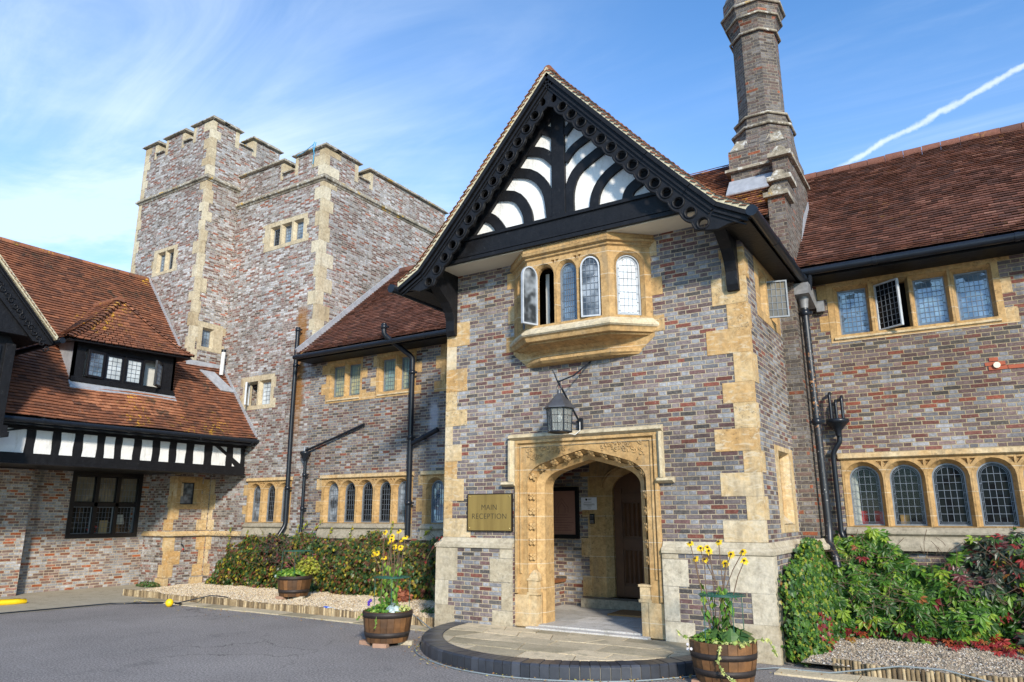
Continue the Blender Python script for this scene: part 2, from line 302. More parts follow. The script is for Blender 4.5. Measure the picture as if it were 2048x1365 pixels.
def asphalt():
    m, t, b = new_mat('asphalt'); P = posn(t)
    c = t.ramp(t.noise(P, 0.55, 5, 0.6), [(0.3, (0.215, 0.198, 0.188)), (0.7, (0.30, 0.275, 0.258))])
    c = t.mix(1.0, c, t.ramp(t.noise(P, 42, 4, 0.85), [(0.34, 0.35), (0.5, 0.95), (0.66, 1.8)]), 'MULTIPLY')
    c = t.mix(t.m('MULTIPLY', t.step(t.noise(P, 40, 3, 0.7), 0.64, 0.70), 0.6), c, (0.46, 0.43, 0.40))
    c = t.mix(t.m('MULTIPLY', t.step(t.noise(P, 2.0, 7, 0.75), 0.52, 0.72), 0.35), c, (0.27, 0.26, 0.25))
    c = t.mix(t.m('MULTIPLY', t.step(t.noise(t.vm('ADD', P, (4, 4, 0)), 0.9, 6, 0.7), 0.56, 0.72), 0.35), c, (0.08, 0.078, 0.08))
    vo = t.node('ShaderNodeTexVoronoi'); vo.feature = 'DISTANCE_TO_EDGE'; vo.inputs['Scale'].default_value = 0.42
    t.put(vo.inputs['Vector'], t.vm('ADD', P, t.scale(t.noise(P, 1.4, 5, 0.7, out='Color'), 0.8)))
    c = t.mix(t.m('MULTIPLY', t.step(vo.outputs['Distance'], 0.007, 0.002), t.m('MULTIPLY', t.step(t.noise(P, 0.5, 2), 0.48, 0.60), 0.6)), c, (0.05, 0.045, 0.04))
    c = t.mix(t.m('MULTIPLY', t.step(t.noise(t.vm('ADD', P, (7, 1, 0)), 3.0, 5, 0.75), 0.64, 0.70), 0.35), c, (0.34, 0.31, 0.27))
    t.put(b.inputs['Base Color'], c); b.inputs['Roughness'].default_value = 0.9; b.inputs['Specular IOR Level'].default_value = 0.2
    bumpn(t, b, t.noise(P, 45, 3, 0.8), 0.9, 0.02)
    return m
M_ASPH = asphalt()
def flag_mat(name, c1, c2, c3):
    m, t, b = new_mat(name); P = posn(t); r = rnd(t)
    c = t.ramp(t.m('ADD', t.m('MULTIPLY', r, 0.6), t.m('MULTIPLY', t.noise(P, 2.2, 5, 0.65), 0.5)), [(0.2, c1), (0.5, c2), (0.85, c3)])
    c = t.mix(t.m('MULTIPLY', t.step(t.noise(P, 5, 6, 0.75), 0.50, 0.68), 0.55), c, (0.16, 0.15, 0.09))
    c = t.mix(1.0, c, t.ramp(t.noise(P, 50, 3), [(0.3, 0.8), (0.7, 1.2)]), 'MULTIPLY')
    t.put(b.inputs['Base Color'], c); b.inputs['Roughness'].default_value = 0.75
    bumpn(t, b, t.noise(P, 9, 6, 0.7), 0.6, 0.02)
    return m
M_FLAG = flag_mat('york_stone_flags', (0.26, 0.22, 0.14), (0.44, 0.37, 0.25), (0.62, 0.51, 0.34))
M_CONC = flag_mat('weathered_concrete', (0.26, 0.23, 0.16), (0.36, 0.32, 0.24), (0.48, 0.43, 0.34))
M_FLOOR = flag_mat('porch_floor_stone', (0.36, 0.34, 0.31), (0.46, 0.44, 0.41), (0.56, 0.54, 0.51))
M_BLUEBRICK = plain('blue_engineering_brick', (0.028, 0.032, 0.042), 0.4, c2=(0.06, 0.065, 0.08), bs=0.3, bev=0.006, use_rnd=0.35)
M_GRAVB = plain('gravel_bed', (0.30, 0.23, 0.14), 0.9, var=0.5, vs=60, bs=1.0, bscale=60, bd=0.02, c2=(0.55, 0.47, 0.35))
def rnd_mat(name, stops, rough=0.8, transl=0.0, spec=0.4):
    m, t, b = new_mat(name); P = posn(t)
    c = t.ramp(rnd(t), stops)
    c = t.mix(1.0, c, t.ramp(t.noise(P, 25, 2), [(0.3, 0.8), (0.7, 1.2)]), 'MULTIPLY')
    t.put(b.inputs['Base Color'], c); b.inputs['Roughness'].default_value = rough; b.inputs['Specular IOR Level'].default_value = spec
    if transl:
        tr = t.node('ShaderNodeBsdfTranslucent'); t.put(tr.inputs[0], t.mix(1.0, c, (1.3, 1.4, 0.6), 'MULTIPLY'))
        mx = t.node('ShaderNodeMixShader'); mx.inputs[0].default_value = transl
        o = [n for n in t.n if n.type == 'OUTPUT_MATERIAL'][0]
        t.l.new(b.outputs[0], mx.inputs[1]); t.l.new(tr.outputs[0], mx.inputs[2]); t.l.new(mx.outputs[0], o.inputs[0])
    return m
M_PEBBLE = rnd_mat('flint_pebbles', [(0, (0.58, 0.50, 0.36)), (0.25, (0.50, 0.36, 0.18)), (0.5, (0.66, 0.58, 0.44)), (0.7, (0.34, 0.21, 0.10)), (0.85, (0.16, 0.13, 0.11)), (1, (0.75, 0.70, 0.60))])
M_PEBBLE_G = rnd_mat('grey_flint_pebbles', [(0, (0.50, 0.42, 0.31)), (0.3, (0.08, 0.07, 0.06)), (0.55, (0.46, 0.38, 0.28)), (0.75, (0.26, 0.18, 0.11)), (0.9, (0.16, 0.15, 0.15)), (1, (0.6, 0.58, 0.54))])
M_LEAF_L = rnd_mat('creeper_leaves_autumn', [(0, (0.022, 0.055, 0.016)), (0.35, (0.045, 0.10, 0.022)), (0.55, (0.09, 0.12, 0.022)), (0.68, (0.13, 0.055, 0.028)), (0.80, (0.16, 0.04, 0.025)), (0.90, (0.26, 0.24, 0.03)), (1, (0.42, 0.32, 0.03))], 0.42, 0.25)
M_LEAF_G = rnd_mat('virginia_creeper_leaves', [(0, (0.018, 0.055, 0.010)), (0.45, (0.045, 0.125, 0.014)), (0.75, (0.10, 0.22, 0.02)), (1, (0.24, 0.33, 0.03))], 0.45, 0.25)
M_LEAF_D = rnd_mat('dark_creeper_leaves', [(0, (0.020, 0.032, 0.018)), (0.5, (0.045, 0.065, 0.035)), (0.75, (0.065, 0.035, 0.030)), (1, (0.13, 0.028, 0.028))], 0.40, 0.2)
M_LEAF_RED = rnd_mat('red_creeper_leaves', [(0, (0.10, 0.018, 0.02)), (0.45, (0.24, 0.02, 0.025)), (0.75, (0.36, 0.04, 0.03)), (0.92, (0.30, 0.14, 0.03)), (1, (0.20, 0.22, 0.03))], 0.5, 0.3)
M_IVY = rnd_mat('ivy_leaves', [(0, (0.014, 0.045, 0.010)), (0.45, (0.04, 0.11, 0.016)), (0.78, (0.10, 0.19, 0.02)), (0.95, (0.26, 0.29, 0.03)), (1, (0.24, 0.09, 0.04))], 0.42, 0.25)
M_STEM = plain('stems', (0.12, 0.075, 0.045), 0.8)
M_GSTEM = plain('green_stems', (0.16, 0.20, 0.05), 0.7)
M_OAK = plain('barrel_oak', (0.050, 0.022, 0.010), 0.6, var=0.5, vs=9, bs=0.7, bscale=25, c2=(0.21, 0.095, 0.030), use_rnd=0.5)
M_HOOP = plain('barrel_hoop_iron', (0.016, 0.013, 0.012), 0.6, 0.3, c2=(0.05, 0.036, 0.03), bs=0.5)
M_SOIL = plain('soil', (0.03, 0.02, 0.014), 0.95, bs=1, bd=0.03)
M_LOG = rnd_mat('edging_logs', [(0, (0.10, 0.07, 0.04)), (0.5, (0.24, 0.175, 0.095)), (1, (0.42, 0.33, 0.20))], 0.85)
M_DOOR = plain('dark_oak_door', (0.080, 0.032, 0.012), 0.5, var=0.4, vs=5, bs=0.5, bscale=18, c2=(0.15, 0.062, 0.022), bev=0.006)
M_WIRE = plain('green_wire', (0.02, 0.09, 0.06), 0.5)
M_YEL = plain('yellow_plastic', (0.80, 0.52, 0.01), 0.4, var=0.08)
M_BLOCK = plain('rough_sawn_block', (0.34, 0.20, 0.13), 0.85, bs=0.6, bev=0.004)

# ------------------------------------------------------------------ mesh helpers
class MB:
    def __init__(s): s.v = []; s.f = []; s.mi = []; s.rv = []; s.sm = []; s.cm = 0; s.cr = 0.5; s.cs = False
    def add(s, verts, faces, r=None, smooth=None):
        n = len(s.v); s.v.extend(tuple(p) for p in verts)
        rr = s.cr if r is None else r; ss = s.cs if smooth is None else smooth
        for f in faces: s.f.append(tuple(i+n for i in f)); s.mi.append(s.cm); s.rv.append(rr); s.sm.append(ss)
    def box(s, x0, x1, y0, y1, z0, z1, r=None):
        s.add([(x0,y0,z0),(x1,y0,z0),(x1,y1,z0),(x0,y1,z0),(x0,y0,z1),(x1,y0,z1),(x1,y1,z1),(x0,y1,z1)],
              [(3,2,1,0),(4,5,6,7),(0,1,5,4),(1,2,6,5),(2,3,7,6),(3,0,4,7)], r)
    def obox(s, c, a, b, d, r=None):
        """box from centre and three half-extent vectors"""
        c, a, b, d = V(c), V(a), V(b), V(d)
        s.add([c-a-b-d, c+a-b-d, c+a+b-d, c-a+b-d, c-a-b+d, c+a-b+d, c+a+b+d, c-a+b+d],
              [(3,2,1,0),(4,5,6,7),(0,1,5,4),(1,2,6,5),(2,3,7,6),(3,0,4,7)], r)
    def bar(s, p, q, wv, hv, r=None):
        p, q = V(p), V(q); s.obox((p+q)/2, (q-p)/2, V(wv)/2, V(hv)/2, r)
    def prism(s, loops, off, r=None, back=True):
        loops = [[V(p) for p in l] for l in loops]; off = V(off); flat = [p for l in loops for p in l]; n = len(flat)
        tr = tessellate_polygon(loops)
        vs = flat + [p+off for p in flat]; fs = [tuple(t) for t in tr]
        if back: fs += [tuple(i+n for i in reversed(t)) for t in tr]
        k = 0
        for l in loops:
            for i in range(len(l)):
                j = (i+1) % len(l); fs.append((k+i, k+j, k+j+n, k+i+n))
            k += len(l)
        s.add(vs, fs, r)
    def strip(s, A, B, closed=True, r=None):
        n = len(A); fs = [(i, (i+1) % n, (i+1) % n + n, i+n) for i in range(n if closed else n-1)]
        s.add(list(A)+list(B), fs, r)
    def tube(s, path, rad, n=8, r=None, caps=True):
        path = [V(p) for p in path]; k = len(path); rads = rad if isinstance(rad, (list, tuple)) else [rad]*k
        prev = None; rings = []
        for i, p in enumerate(path):
            d = (path[min(i+1, k-1)]-path[max(i-1, 0)]).normalized()
            if prev is None:
                a = V((0, 0, 1)) if abs(d.z) < 0.9 else V((1, 0, 0)); x = d.cross(a).normalized()
            else: x = (prev - d*prev.dot(d)).normalized()
            prev = x; y = d.cross(x)
            rings.append([p + (x*math.cos(2*math.pi*j/n)+y*math.sin(2*math.pi*j/n))*rads[i] for j in range(n)])
        vs = [p for rg in rings for p in rg]; fs = []
        for i in range(k-1):
            for j in range(n): fs.append((i*n+j, i*n+(j+1) % n, (i+1)*n+(j+1) % n, (i+1)*n+j))
        s.add(vs, fs, r, smooth=True)
        if caps: s.add(rings[0], [tuple(reversed(range(n)))], r); s.add(rings[-1], [tuple(range(n))], r)
    def lathe(s, c, prof, n=24, r=None, smooth=True, phase=0.0):
        c = V(c); vs = [c+V((q*math.cos(phase+2*math.pi*j/n), q*math.sin(phase+2*math.pi*j/n), z)) for q, z in prof for j in range(n)]
        fs = [(i*n+j, i*n+(j+1) % n, (i+1)*n+(j+1) % n, (i+1)*n+j) for i in range(len(prof)-1) for j in range(n)]
        s.add(vs, fs, r, smooth=smooth)
        if prof[0][0] > 1e-4: s.add(vs[:n], [tuple(reversed(range(n)))], r)
        if prof[-1][0] > 1e-4: s.add(vs[-n:], [tuple(range(n))], r)
    def sweep(s, path, prof, closed=False, r=None):
        """path: horizontal polyline of (x,y,z); prof: (out, up) points; out is to the right of travel"""
        P = [V(p) for p in path]; k = len(P); rings = []
        def nrm(a, b): d = (b-a); d.z = 0; d.normalize(); return V((d.y, -d.x, 0))
        for i in range(k):
            if closed: n1, n2 = nrm(P[i-1], P[i]), nrm(P[i], P[(i+1) % k])
            else:
                n1 = nrm(P[max(i-1, 0)], P[max(i-1, 0)+1]); n2 = nrm(P[min(i, k-2)], P[min(i, k-2)+1])
            mn = (n1+n2).normalized(); q = 1/max(0.3, mn.dot(n1))
            rings.append([P[i]+mn*(o*q)+V((0, 0, z)) for o, z in prof])
        m = len(prof); vs = [p for rg in rings for p in rg]; fs = []
        for i in range(k if closed else k-1):
            i2 = (i+1) % k
            for j in range(m): fs.append((i*m+j, i2*m+j, i2*m+(j+1) % m, i*m+(j+1) % m))
        s.add(vs, fs, r)
        if not closed:
            for rg in (rings[0], rings[-1]):
                tr = tessellate_polygon([rg]); s.add(rg, [tuple(t) for t in tr], r)
    def build(s, name, mats, parent=None, fixn=None):
        me = bpy.data.meshes.new(name)
        o = ORG.get(parent.name, V((0, 0, 0))) if parent is not None else ORG.get('#'+name, V((0, 0, 0)))
        me.from_pydata([(a-o.x, b-o.y, c-o.z) for a, b, c in s.v], [], s.f)
        if not isinstance(mats, (list, tuple)): mats = [mats]
        for m in mats: me.materials.append(m)
        me.polygons.foreach_set('material_index', s.mi); me.polygons.foreach_set('use_smooth', s.sm)
        at = me.attributes.new('rnd', 'FLOAT', 'FACE'); at.data.foreach_set('value', s.rv)
        me.update()
        if fixn or (fixn is None and len(s.f) < 3000):
            bm = bmesh.new(); bm.from_mesh(me); bmesh.ops.recalc_face_normals(bm, faces=bm.faces); bm.to_mesh(me); bm.free()
        ob = bpy.data.objects.new(name, me); col.objects.link(ob)
        if parent is not None: ob.parent = parent; ORG[ob.name] = o
        return ob
    def pieces(s, gap=0.05):
        """connected pieces whose boxes (grown by gap) touch are kept together; each cluster becomes its own MB"""
        par = list(range(len(s.v)))
        def find(i):
            while par[i] != i: par[i] = par[par[i]]; i = par[i]
            return i
        for f in s.f:
            a = find(f[0])
            for i in f[1:]: par[find(i)] = a
        comp = {}
        for k, f in enumerate(s.f): comp.setdefault(find(f[0]), []).append(k)
        cs = []
        for fl in comp.values():
            pts = [s.v[i] for k in fl for i in s.f[k]]
            cs.append([[min(p[j] for p in pts)-gap/2 for j in range(3)], [max(p[j] for p in pts)+gap/2 for j in range(3)], fl])
        g = list(range(len(cs)))
        def gf(i):
            while g[i] != i: i = g[i]
            return i
        for i in range(len(cs)):
            for j in range(i):
                if all(cs[i][0][q] <= cs[j][1][q] and cs[j][0][q] <= cs[i][1][q] for q in range(3)): g[gf(i)] = gf(j)
        out = {}
        for i, c in enumerate(cs): out.setdefault(gf(i), []).extend(c[2])
        res = []
        for fl in out.values():
            m = MB(); mp = {}
            for k in sorted(fl):
                f = []
                for i in s.f[k]:
                    if i not in mp: mp[i] = len(m.v); m.v.append(s.v[i])
                    f.append(mp[i])
                m.f.append(tuple(f)); m.mi.append(s.mi[k]); m.rv.append(s.rv[k]); m.sm.append(s.sm[k])
            res.append(m)
        return res
    def build_each(s, name, mats, parent, gap=0.05):
        return [m.build(name, mats, parent) for m in s.pieces(gap)]
ORG = {}
def tag(o, label=None, cat=None, group=None, kind=None):
    if label: o['label'] = label
    if cat: o['category'] = cat
    if group: o['group'] = group
    if kind: o['kind'] = kind
    return o
def thing(name, label, cat, loc=(0, 0, 0), group=None):
    o = bpy.data.objects.new(name, None); col.objects.link(o); o.location = loc; o.empty_display_size = 0.2
    ORG[o.name] = V(loc); return tag(o, label, cat, group)
def solo(mb, name, mats, label, cat, group=None, fixn=None):
    """a thing that is one mesh; its origin goes to the middle of its foot"""
    xs = [p[0] for p in mb.v]; ys = [p[1] for p in mb.v]; zs = [p[2] for p in mb.v]
    c = V(((min(xs)+max(xs))/2, (min(ys)+max(ys))/2, min(zs)))
    mb.v = [(a-c.x, b-c.y, d-c.z) for a, b, d in mb.v]
    o = mb.build(name, mats, None, fixn); o.location = c; return tag(o, label, cat, group)
def struct(mb, name, mats, kind='structure', **k):
    o = mb.build(name, mats, None, **k); return tag(o, kind=kind)
def dup(root, loc, label, group=None):
    r = root.copy(); col.objects.link(r); r.location = loc; r['label'] = label
    if group: r['group'] = group
    for ch in list(root.children):
        c = ch.copy(); col.objects.link(c); c.parent = r
        for g in list(ch.children): d = g.copy(); col.objects.link(d); d.parent = c
    return r

class Fr:
    """wall frame: u along the wall, v up, d into the wall"""
    def __init__(s, o, U, D): s.o = V(o); s.U = V(U); s.D = V(D)
    def p(s, u, v, d=0.0): return s.o + s.U*u + s.D*d + V((0, 0, v))
def FY(y): return Fr((0, y, 0), (1, 0, 0), (0, 1, 0))
def FX(x): return Fr((x, 0, 0), (0, 1, 0), (-1, 0, 0))
def rect(u0, u1, v0, v1): return [(u0, v0), (u1, v0), (u1, v1), (u0, v1)]
def wall(mb, fr, outline, holes, t=0.3, d0=0.0):
    mb.prism([[fr.p(u, v, d0) for u, v in l] for l in [outline]+holes], fr.D*t)
def light(u0, u1, v0, v1, arch=0.0, n=10):
    if not arch: return rect(u0, u1, v0, v1)
    c, h = (u0+u1)/2, (u1-u0)/2; P = [(u0, v0), (u1, v0)]
    for i in range(n+1):
        a = math.pi*i/n; P.append((c+h*math.cos(a), v1-arch+arch*math.sin(a)))
    return P
def grow(l, e): u0, u1, v0, v1, a = l; return (u0-e, u1+e, v0-e*0.2, v1+e, a+e if a else 0)
def holeof(Ls, e=0.06): return rect(min(l[0] for l in Ls)-e, max(l[1] for l in Ls)+e, Ls[0][2]-0.015, Ls[0][3]+e)
def arch_top(l, u):
    u0, u1, v0, v1, a = l
    if not a: return v1
    q = (u-(u0+u1)/2)/((u1-u0)/2); return v1-a+a*math.sqrt(max(0, 1-q*q))
def arch_span(l, v):
    u0, u1, v0, v1, a = l
    if not a or v <= v1-a: return u0, u1
    q = math.sqrt(max(0, 1-((v-(v1-a))/a)**2)); c, h = (u0+u1)/2, (u1-u0)/2; return c-h*q, c+h*q
def surround(mb, fr, outline, lights, e=0.05, ch=0.07, depth=0.15, proud=0.006, blind=(), r=0.5):
    big = [light(*grow(l, e)) for l in lights]; sm = [light(*l) for l in lights]
    loops = [outline]+big+[list(b) for b in blind]
    L3 = [[fr.p(u, v, -proud) for u, v in l] for l in loops]; flat = [p for l in L3 for p in l]
    mb.add(flat, [tuple(t) for t in tessellate_polygon(L3)], r)
    mb.strip(L3[0], [fr.p(u, v, 0.06) for u, v in outline], True, r)
    for b, q in zip(big, sm):
        mb.strip([fr.p(u, v, -proud) for u, v in b], [fr.p(u, v, ch) for u, v in q], True, r)
        mb.strip([fr.p(u, v, ch) for u, v in q], [fr.p(u, v, depth) for u, v in q], True, r)
    for b in blind:
        A = [fr.p(u, v, -proud) for u, v in b]; c = sum((V((u, v, 0)) for u, v in b), V())/len(b)
        B = [fr.p(c.x+(u-c.x)*0.6, c.y+(v-c.y)*0.6, 0.035) for u, v in b]
        mb.strip(A, B, True, r); mb.add(B, [tuple(range(len(B)))], r)
def glazing(parent, fr, l, depth=0.12, nv=4, nh=7, gmat=None, border=True, frame=0.022, fm=None, name='light', label=None, lead=0.0075, back=None):
    """casement frame with pane and leading as its pieces"""
    u0, u1, v0, v1, a = l
    mb = MB(); inner = (u0+frame, u1-frame, v0+frame, v1-frame, max(0, a-frame) if a else 0)
    A, B = light(*l), light(*inner)
    F0 = [fr.p(u, v, depth-0.025) for u, v in A]; F1 = [fr.p(u, v, depth-0.025) for u, v in B]
    mb.strip(F0, F1); mb.strip(F0, [fr.p(u, v, depth+0.02) for u, v in A]); mb.strip(F1, [fr.p(u, v, depth+0.02) for u, v in B])
    mb.strip([fr.p(u, v, depth+0.02) for u, v in A], [fr.p(u, v, depth+0.02) for u, v in B])
    o = mb.build('casement', fm or M_FRAME, parent)
    if label: o['label'] = label
    g = MB(); G = [fr.p(u, v, depth) for u, v in B]
    g.add(G, [tuple(t) for t in tessellate_polygon([G])]); gl = g.build('pane', gmat or G_DARK, o, fixn=False)
    me = gl.data
    want = -fr.D
    if me.polygons and me.polygons[0].normal.dot(want) < 0: me.flip_normals()
    c = MB(); iu0, iu1, iv0, iv1, ia = inner; N = fr.D*0.006; bd = 0.035 if border else 0.0
    core = (iu0+bd, iu1-bd, iv0+bd, iv1-bd, max(0, ia-bd) if ia else 0)
    for i in range(1, nv):
        u = core[0]+(core[1]-core[0])*i/nv; t = arch_top(core, u)
        c.bar(fr.p(u, core[2], depth-0.007), fr.p(u, t, depth-0.007), fr.U*lead, N)
    for i in range(1, nh):
        v = core[2]+(core[3]-core[2])*i/nh; s0, s1 = arch_span(core, v)
        if s1-s0 > 0.03: c.bar(fr.p(s0, v, depth-0.006), fr.p(s1, v, depth-0.006), V((0, 0, lead)), N)
    if border:
        for e in (0.0, 0.5):
            q = tuple(core[i]-(bd*e if i in (0, 2) else -bd*e) for i in range(4))+((core[4]+bd*e) if ia else 0,)
            q2 = (q[0]-lead*0.8, q[1]+lead*0.8, q[2]-lead*0.8, q[3]+lead*0.8, (q[4]+lead*0.8) if ia else 0)
            c.strip([fr.p(u, v, depth-0.008) for u, v in light(*q)], [fr.p(u, v, depth-0.008) for u, v in light(*q2)])
        k = 0.13
        v = iv0+0.06
        while v < iv1-max(ia, 0.03)-0.02:
            for u in (iu0, iu1-bd): c.bar(fr.p(u, v, depth-0.008), fr.p(u+bd, v, depth-0.008), V((0, 0, lead)), N)
            v += k
    if c.f: c.build('leading', M_CAME, o)
    return o
def sloped(mb, fr, u0, u1, prof, r=None):
    """extrude a profile of (depth, v) along u"""
    mb.prism([[fr.p(u0, v, d) for d, v in prof]], fr.U*(u1-u0), r)
def quoins(mb, x, y, sx, sy, z0, z1, la=(0.42, 0.24), lb=(0.22, 0.40), h=(0.26, 0.38), pr=0.006, seed=1, gap=0.002):
    """L shaped blocks on a corner; wall bodies lie in direction (sx, sy) from (x, y)"""
    rg = random.Random(seed); z = z0; k = 0
    while z < z1-0.05:
        hh = min(rg.uniform(*h), z1-z)
        if z1-(z+hh) < 0.12: hh = z1-z
        a = la[k % 2]*rg.uniform(0.65, 1.35); b = lb[k % 2]*rg.uniform(0.65, 1.35); k += 1
        X0, Y0 = x-sx*pr, y-sy*pr; t = 0.05
        L = [(X0, Y0), (x+sx*a, Y0), (x+sx*a, Y0+sy*t), (X0+sx*t, Y0+sy*t), (X0+sx*t, y+sy*b), (X0, y+sy*b)]
        mb.prism([[V((p, q, z+gap/2)) for p, q in L]], V((0, 0, hh-gap)), rg.random()); z += hh
def teeth(mb, fr, u, side, z0, z1, w=(0.10, 0.02), h=(0.22, 0.34), seed=2, pr=0.006):
    """rough side blocks toothed into the brickwork beside a surround"""
    rg = random.Random(seed); z = z0; k = 0
    while z < z1-0.05:
        hh = min(rg.uniform(*h), z1-z); ww = w[k % 2]*rg.uniform(0.8, 1.3); k += 1
        if ww > 0.03: mb.prism([[fr.p(uu, vv, -pr+0.001) for uu, vv in rect(min(u, u+side*ww), max(u, u+side*ww), z, z+hh-0.004)]], fr.D*0.05, rg.random())
        z += hh

def tiles(mb, pos, N, rows, e, tw, rng, th=0.017, seed=3, rr=None, lift=0.0):
    """courses of plain tiles; pos(u, s) gives the roof surface, rng(row, s) the spans of u"""
    rg = random.Random(seed); N = V(N).normalized()
    for i in range(rows):
        s0, s1 = i*e, (i+1)*e+0.006
        for (ua, ub) in rng(i, s0+e/2):
            if ub-ua < 0.02: continue
            u = ua - (tw*0.5 if i % 2 else 0) - rg.random()*0.01
            while u < ub:
                a, b = max(u+0.002, ua), min(u+tw-0.002, ub); u += tw
                if b-a < 0.01: continue
                j = rg.uniform(-0.004, 0.006); j2 = rg.uniform(-0.003, 0.003); ds = rg.uniform(-0.004, 0.004)
                h0 = th+0.019+j+lift; hb = 0.006+lift
                p0, p1 = V(pos(a, s0+ds)), V(pos(b, s0+ds)); q0, q1 = V(pos(a, s1)), V(pos(b, s1))
                vs = [p0+N*(h0+j2), p1+N*(h0-j2), q1+N*hb, q0+N*hb, p0+N*(h0-th), p1+N*(h0-th)]
                mb.add(vs, [(0, 1, 2, 3), (4, 5, 1, 0), (4, 0, 3), (5, 2, 1)], rg.random() if rr is None else rr(rg, (a+b)/2, s0))
def leaf(mb, c, n, size, r, up=None, kind=0):
    """small folded leaf (4 faces) lying in the plane whose normal is n"""
    n = V(n).normalized(); a = V((0, 0, -1)) if up is None else V(up)
    t = (a - n*a.dot(n))
    if t.length < 1e-3: t = V((1, 0, 0))
    t.normalize(); s = n.cross(t); c = V(c)
    if kind == 0:
        f = size*0.12
        vs = [c-t*size*0.5, c-t*size*0.1+s*size*0.42-n*f, c+t*size*0.5, c-t*size*0.1-s*size*0.42-n*f, c-t*size*0.05+n*f*0.4]
        mb.add(vs, [(0, 1, 4), (1, 2, 4), (2, 3, 4), (3, 0, 4)], r)
    elif kind == 1:                                     # lobed ivy / vine leaf
        f = size*0.08; P = [(-0.35, 0), (-0.42, 0.30), (-0.10, 0.26), (0.0, 0.52), (0.16, 0.20), (0.55, 0), (0.16, -0.20), (0.0, -0.52), (-0.10, -0.26), (-0.42, -0.30)]
        vs = [c+t*size*a_+s*size*b_-n*f*abs(b_)*2 for a_, b_ in P]+[c]
        mb.add(vs, [(i, (i+1) % 10, 10) for i in range(10)], r)
    else:                                               # five leaflets from one point
        for k in range(5):
            an = (k-2)*0.78; d = t*math.cos(an)+s*math.sin(an); q = n.cross(d); L = size*(1.0-0.16*abs(k-2)); b0 = c+d*size*0.06
            dr = n*(-0.18*L)
            vs = [b0, b0+d*L*0.5+q*L*0.20+n*0.02*L, b0+d*L+dr, b0+d*L*0.5-q*L*0.20+n*0.02*L, b0+d*L*0.5-n*0.05*L]
            mb.add(vs, [(0, 1, 4), (1, 2, 4), (2, 3, 4), (3, 0, 4)], r)
def rnd_dir(n, k=0.6): return (V(n)+V((random.gauss(0, k), random.gauss(0, k), random.gauss(0, k)))).normalized()

# ================================================================== entrance porch
YP, XL, XR, XC = 9.56, -7.333, -2.27, -4.865
por = thing('gabled_porch', 'gabled brick entrance porch with black and white timber gable and stone archway', 'building', (-4.8, 9.56, 0))
fp = FY(YP)
def tudor(u0, u1, v0, sp, ap, n=6):
    c, h = (u0+u1)/2, (u1-u0)/2; P = [(u0, v0), (u1, v0)]; rise = ap-sp; right = []
    for i in range(n+1):
        a = math.pi/2*0.72*i/n; right.append((c+h-0.42*h*(1-math.cos(a))*1.35, sp+rise*0.62*math.sin(a)/math.sin(math.pi/2*0.72)))
    x0, y0 = right[-1]
    right += [(x0+(c-x0)*k, y0+(ap-y0)*(k**0.92)) for k in (0.35, 0.7)]
    P += right + [(c, ap)] + [(2*c-x, y) for x, y in reversed(right)]
    return P
mb = MB()
wall(mb, fp, rect(XL, XR, 0, 5.86), [rect(-5.94, -3.64, 0.02, 2.86), rect(-5.9, -3.68, 4.2, 5.7)], 0.45)
mb.build('front_wall', M_BRICK, por)
mb = MB(); fs = FX(XR)
wall(mb, fs, rect(10.012, 12.5, 0, 5.72), [rect(10.66, 11.38, 1.60, 2.64), rect(10.34, 11.46, 4.62, 5.28)], 0.45)
mb.box(XL, XL+0.45, 10.012, 12.5, 0, 5.72)
mb.build_each('side_wall', M_BRICK, por)
# plinth
mb = MB()
mb.box(-7.41, -5.96, 9.48, 9.557, 0, 1.27); mb.box(-3.62, -2.19, 9.48, 9.557, 0, 1.27)
mb.box(XR+0.003, -2.19, 9.56, 11.62, 0, 1.27); mb.box(-7.41, XL-0.003, 9.56, 12.4, 0, 1.27)
mb.build_each('plinth_brickwork', M_BRICK, por)
mb = MB(); cap = [(-0.02, 0), (0.10, 0.0), (0.105, 0.045), (0.075, 0.075), (0.05, 0.085), (0.012, 0.15), (-0.02, 0.15)]
mb.sweep([(-7.333, 12.4, 1.25), (-7.333, YP, 1.25), (-5.965, YP, 1.25)], cap)
mb.sweep([(-3.615, YP, 1.25), (XR, YP, 1.25), (XR, 11.62, 1.25)], cap)
quoins(mb, -7.41, 9.48, 1, 1, 0.0, 1.245, (0.52, 0.27), (0.3, 0.5), (0.36, 0.46), seed=4)
quoins(mb, -2.19, 9.48, -1, 1, 0.0, 1.245, (0.46, 0.26), (0.24, 0.30), (0.36, 0.46), seed=6)
teeth(mb, FY(9.48), -5.965, -1, 0.0, 1.245, (0.34, 0.18), (0.34, 0.44), 3)
teeth(mb, FY(9.48), -3.615, 1, 0.0, 1.245, (0.34, 0.18), (0.34, 0.44), 5)
mb.build_each('plinth', M_PALE, por)
mb = MB()
quoins(mb, XL, YP, 1, 1, 1.402, 4.95, (0.40, 0.20), (0.2, 0.36), (0.26, 0.40), seed=8)
mb.prism([[fp.p(u, v, -0.004) for u, v in rect(XL, XL+0.24, 4.6, 4.95)]], V((0, 0.05, 0)), 0.2)
quoins(mb, XR, YP, -1, 1, 1.402, 5.35, (0.46, 0.25), (0.10, 0.24), (0.26, 0.40), seed=14)
mb.build_each('quoins', M_QUOIN, por)

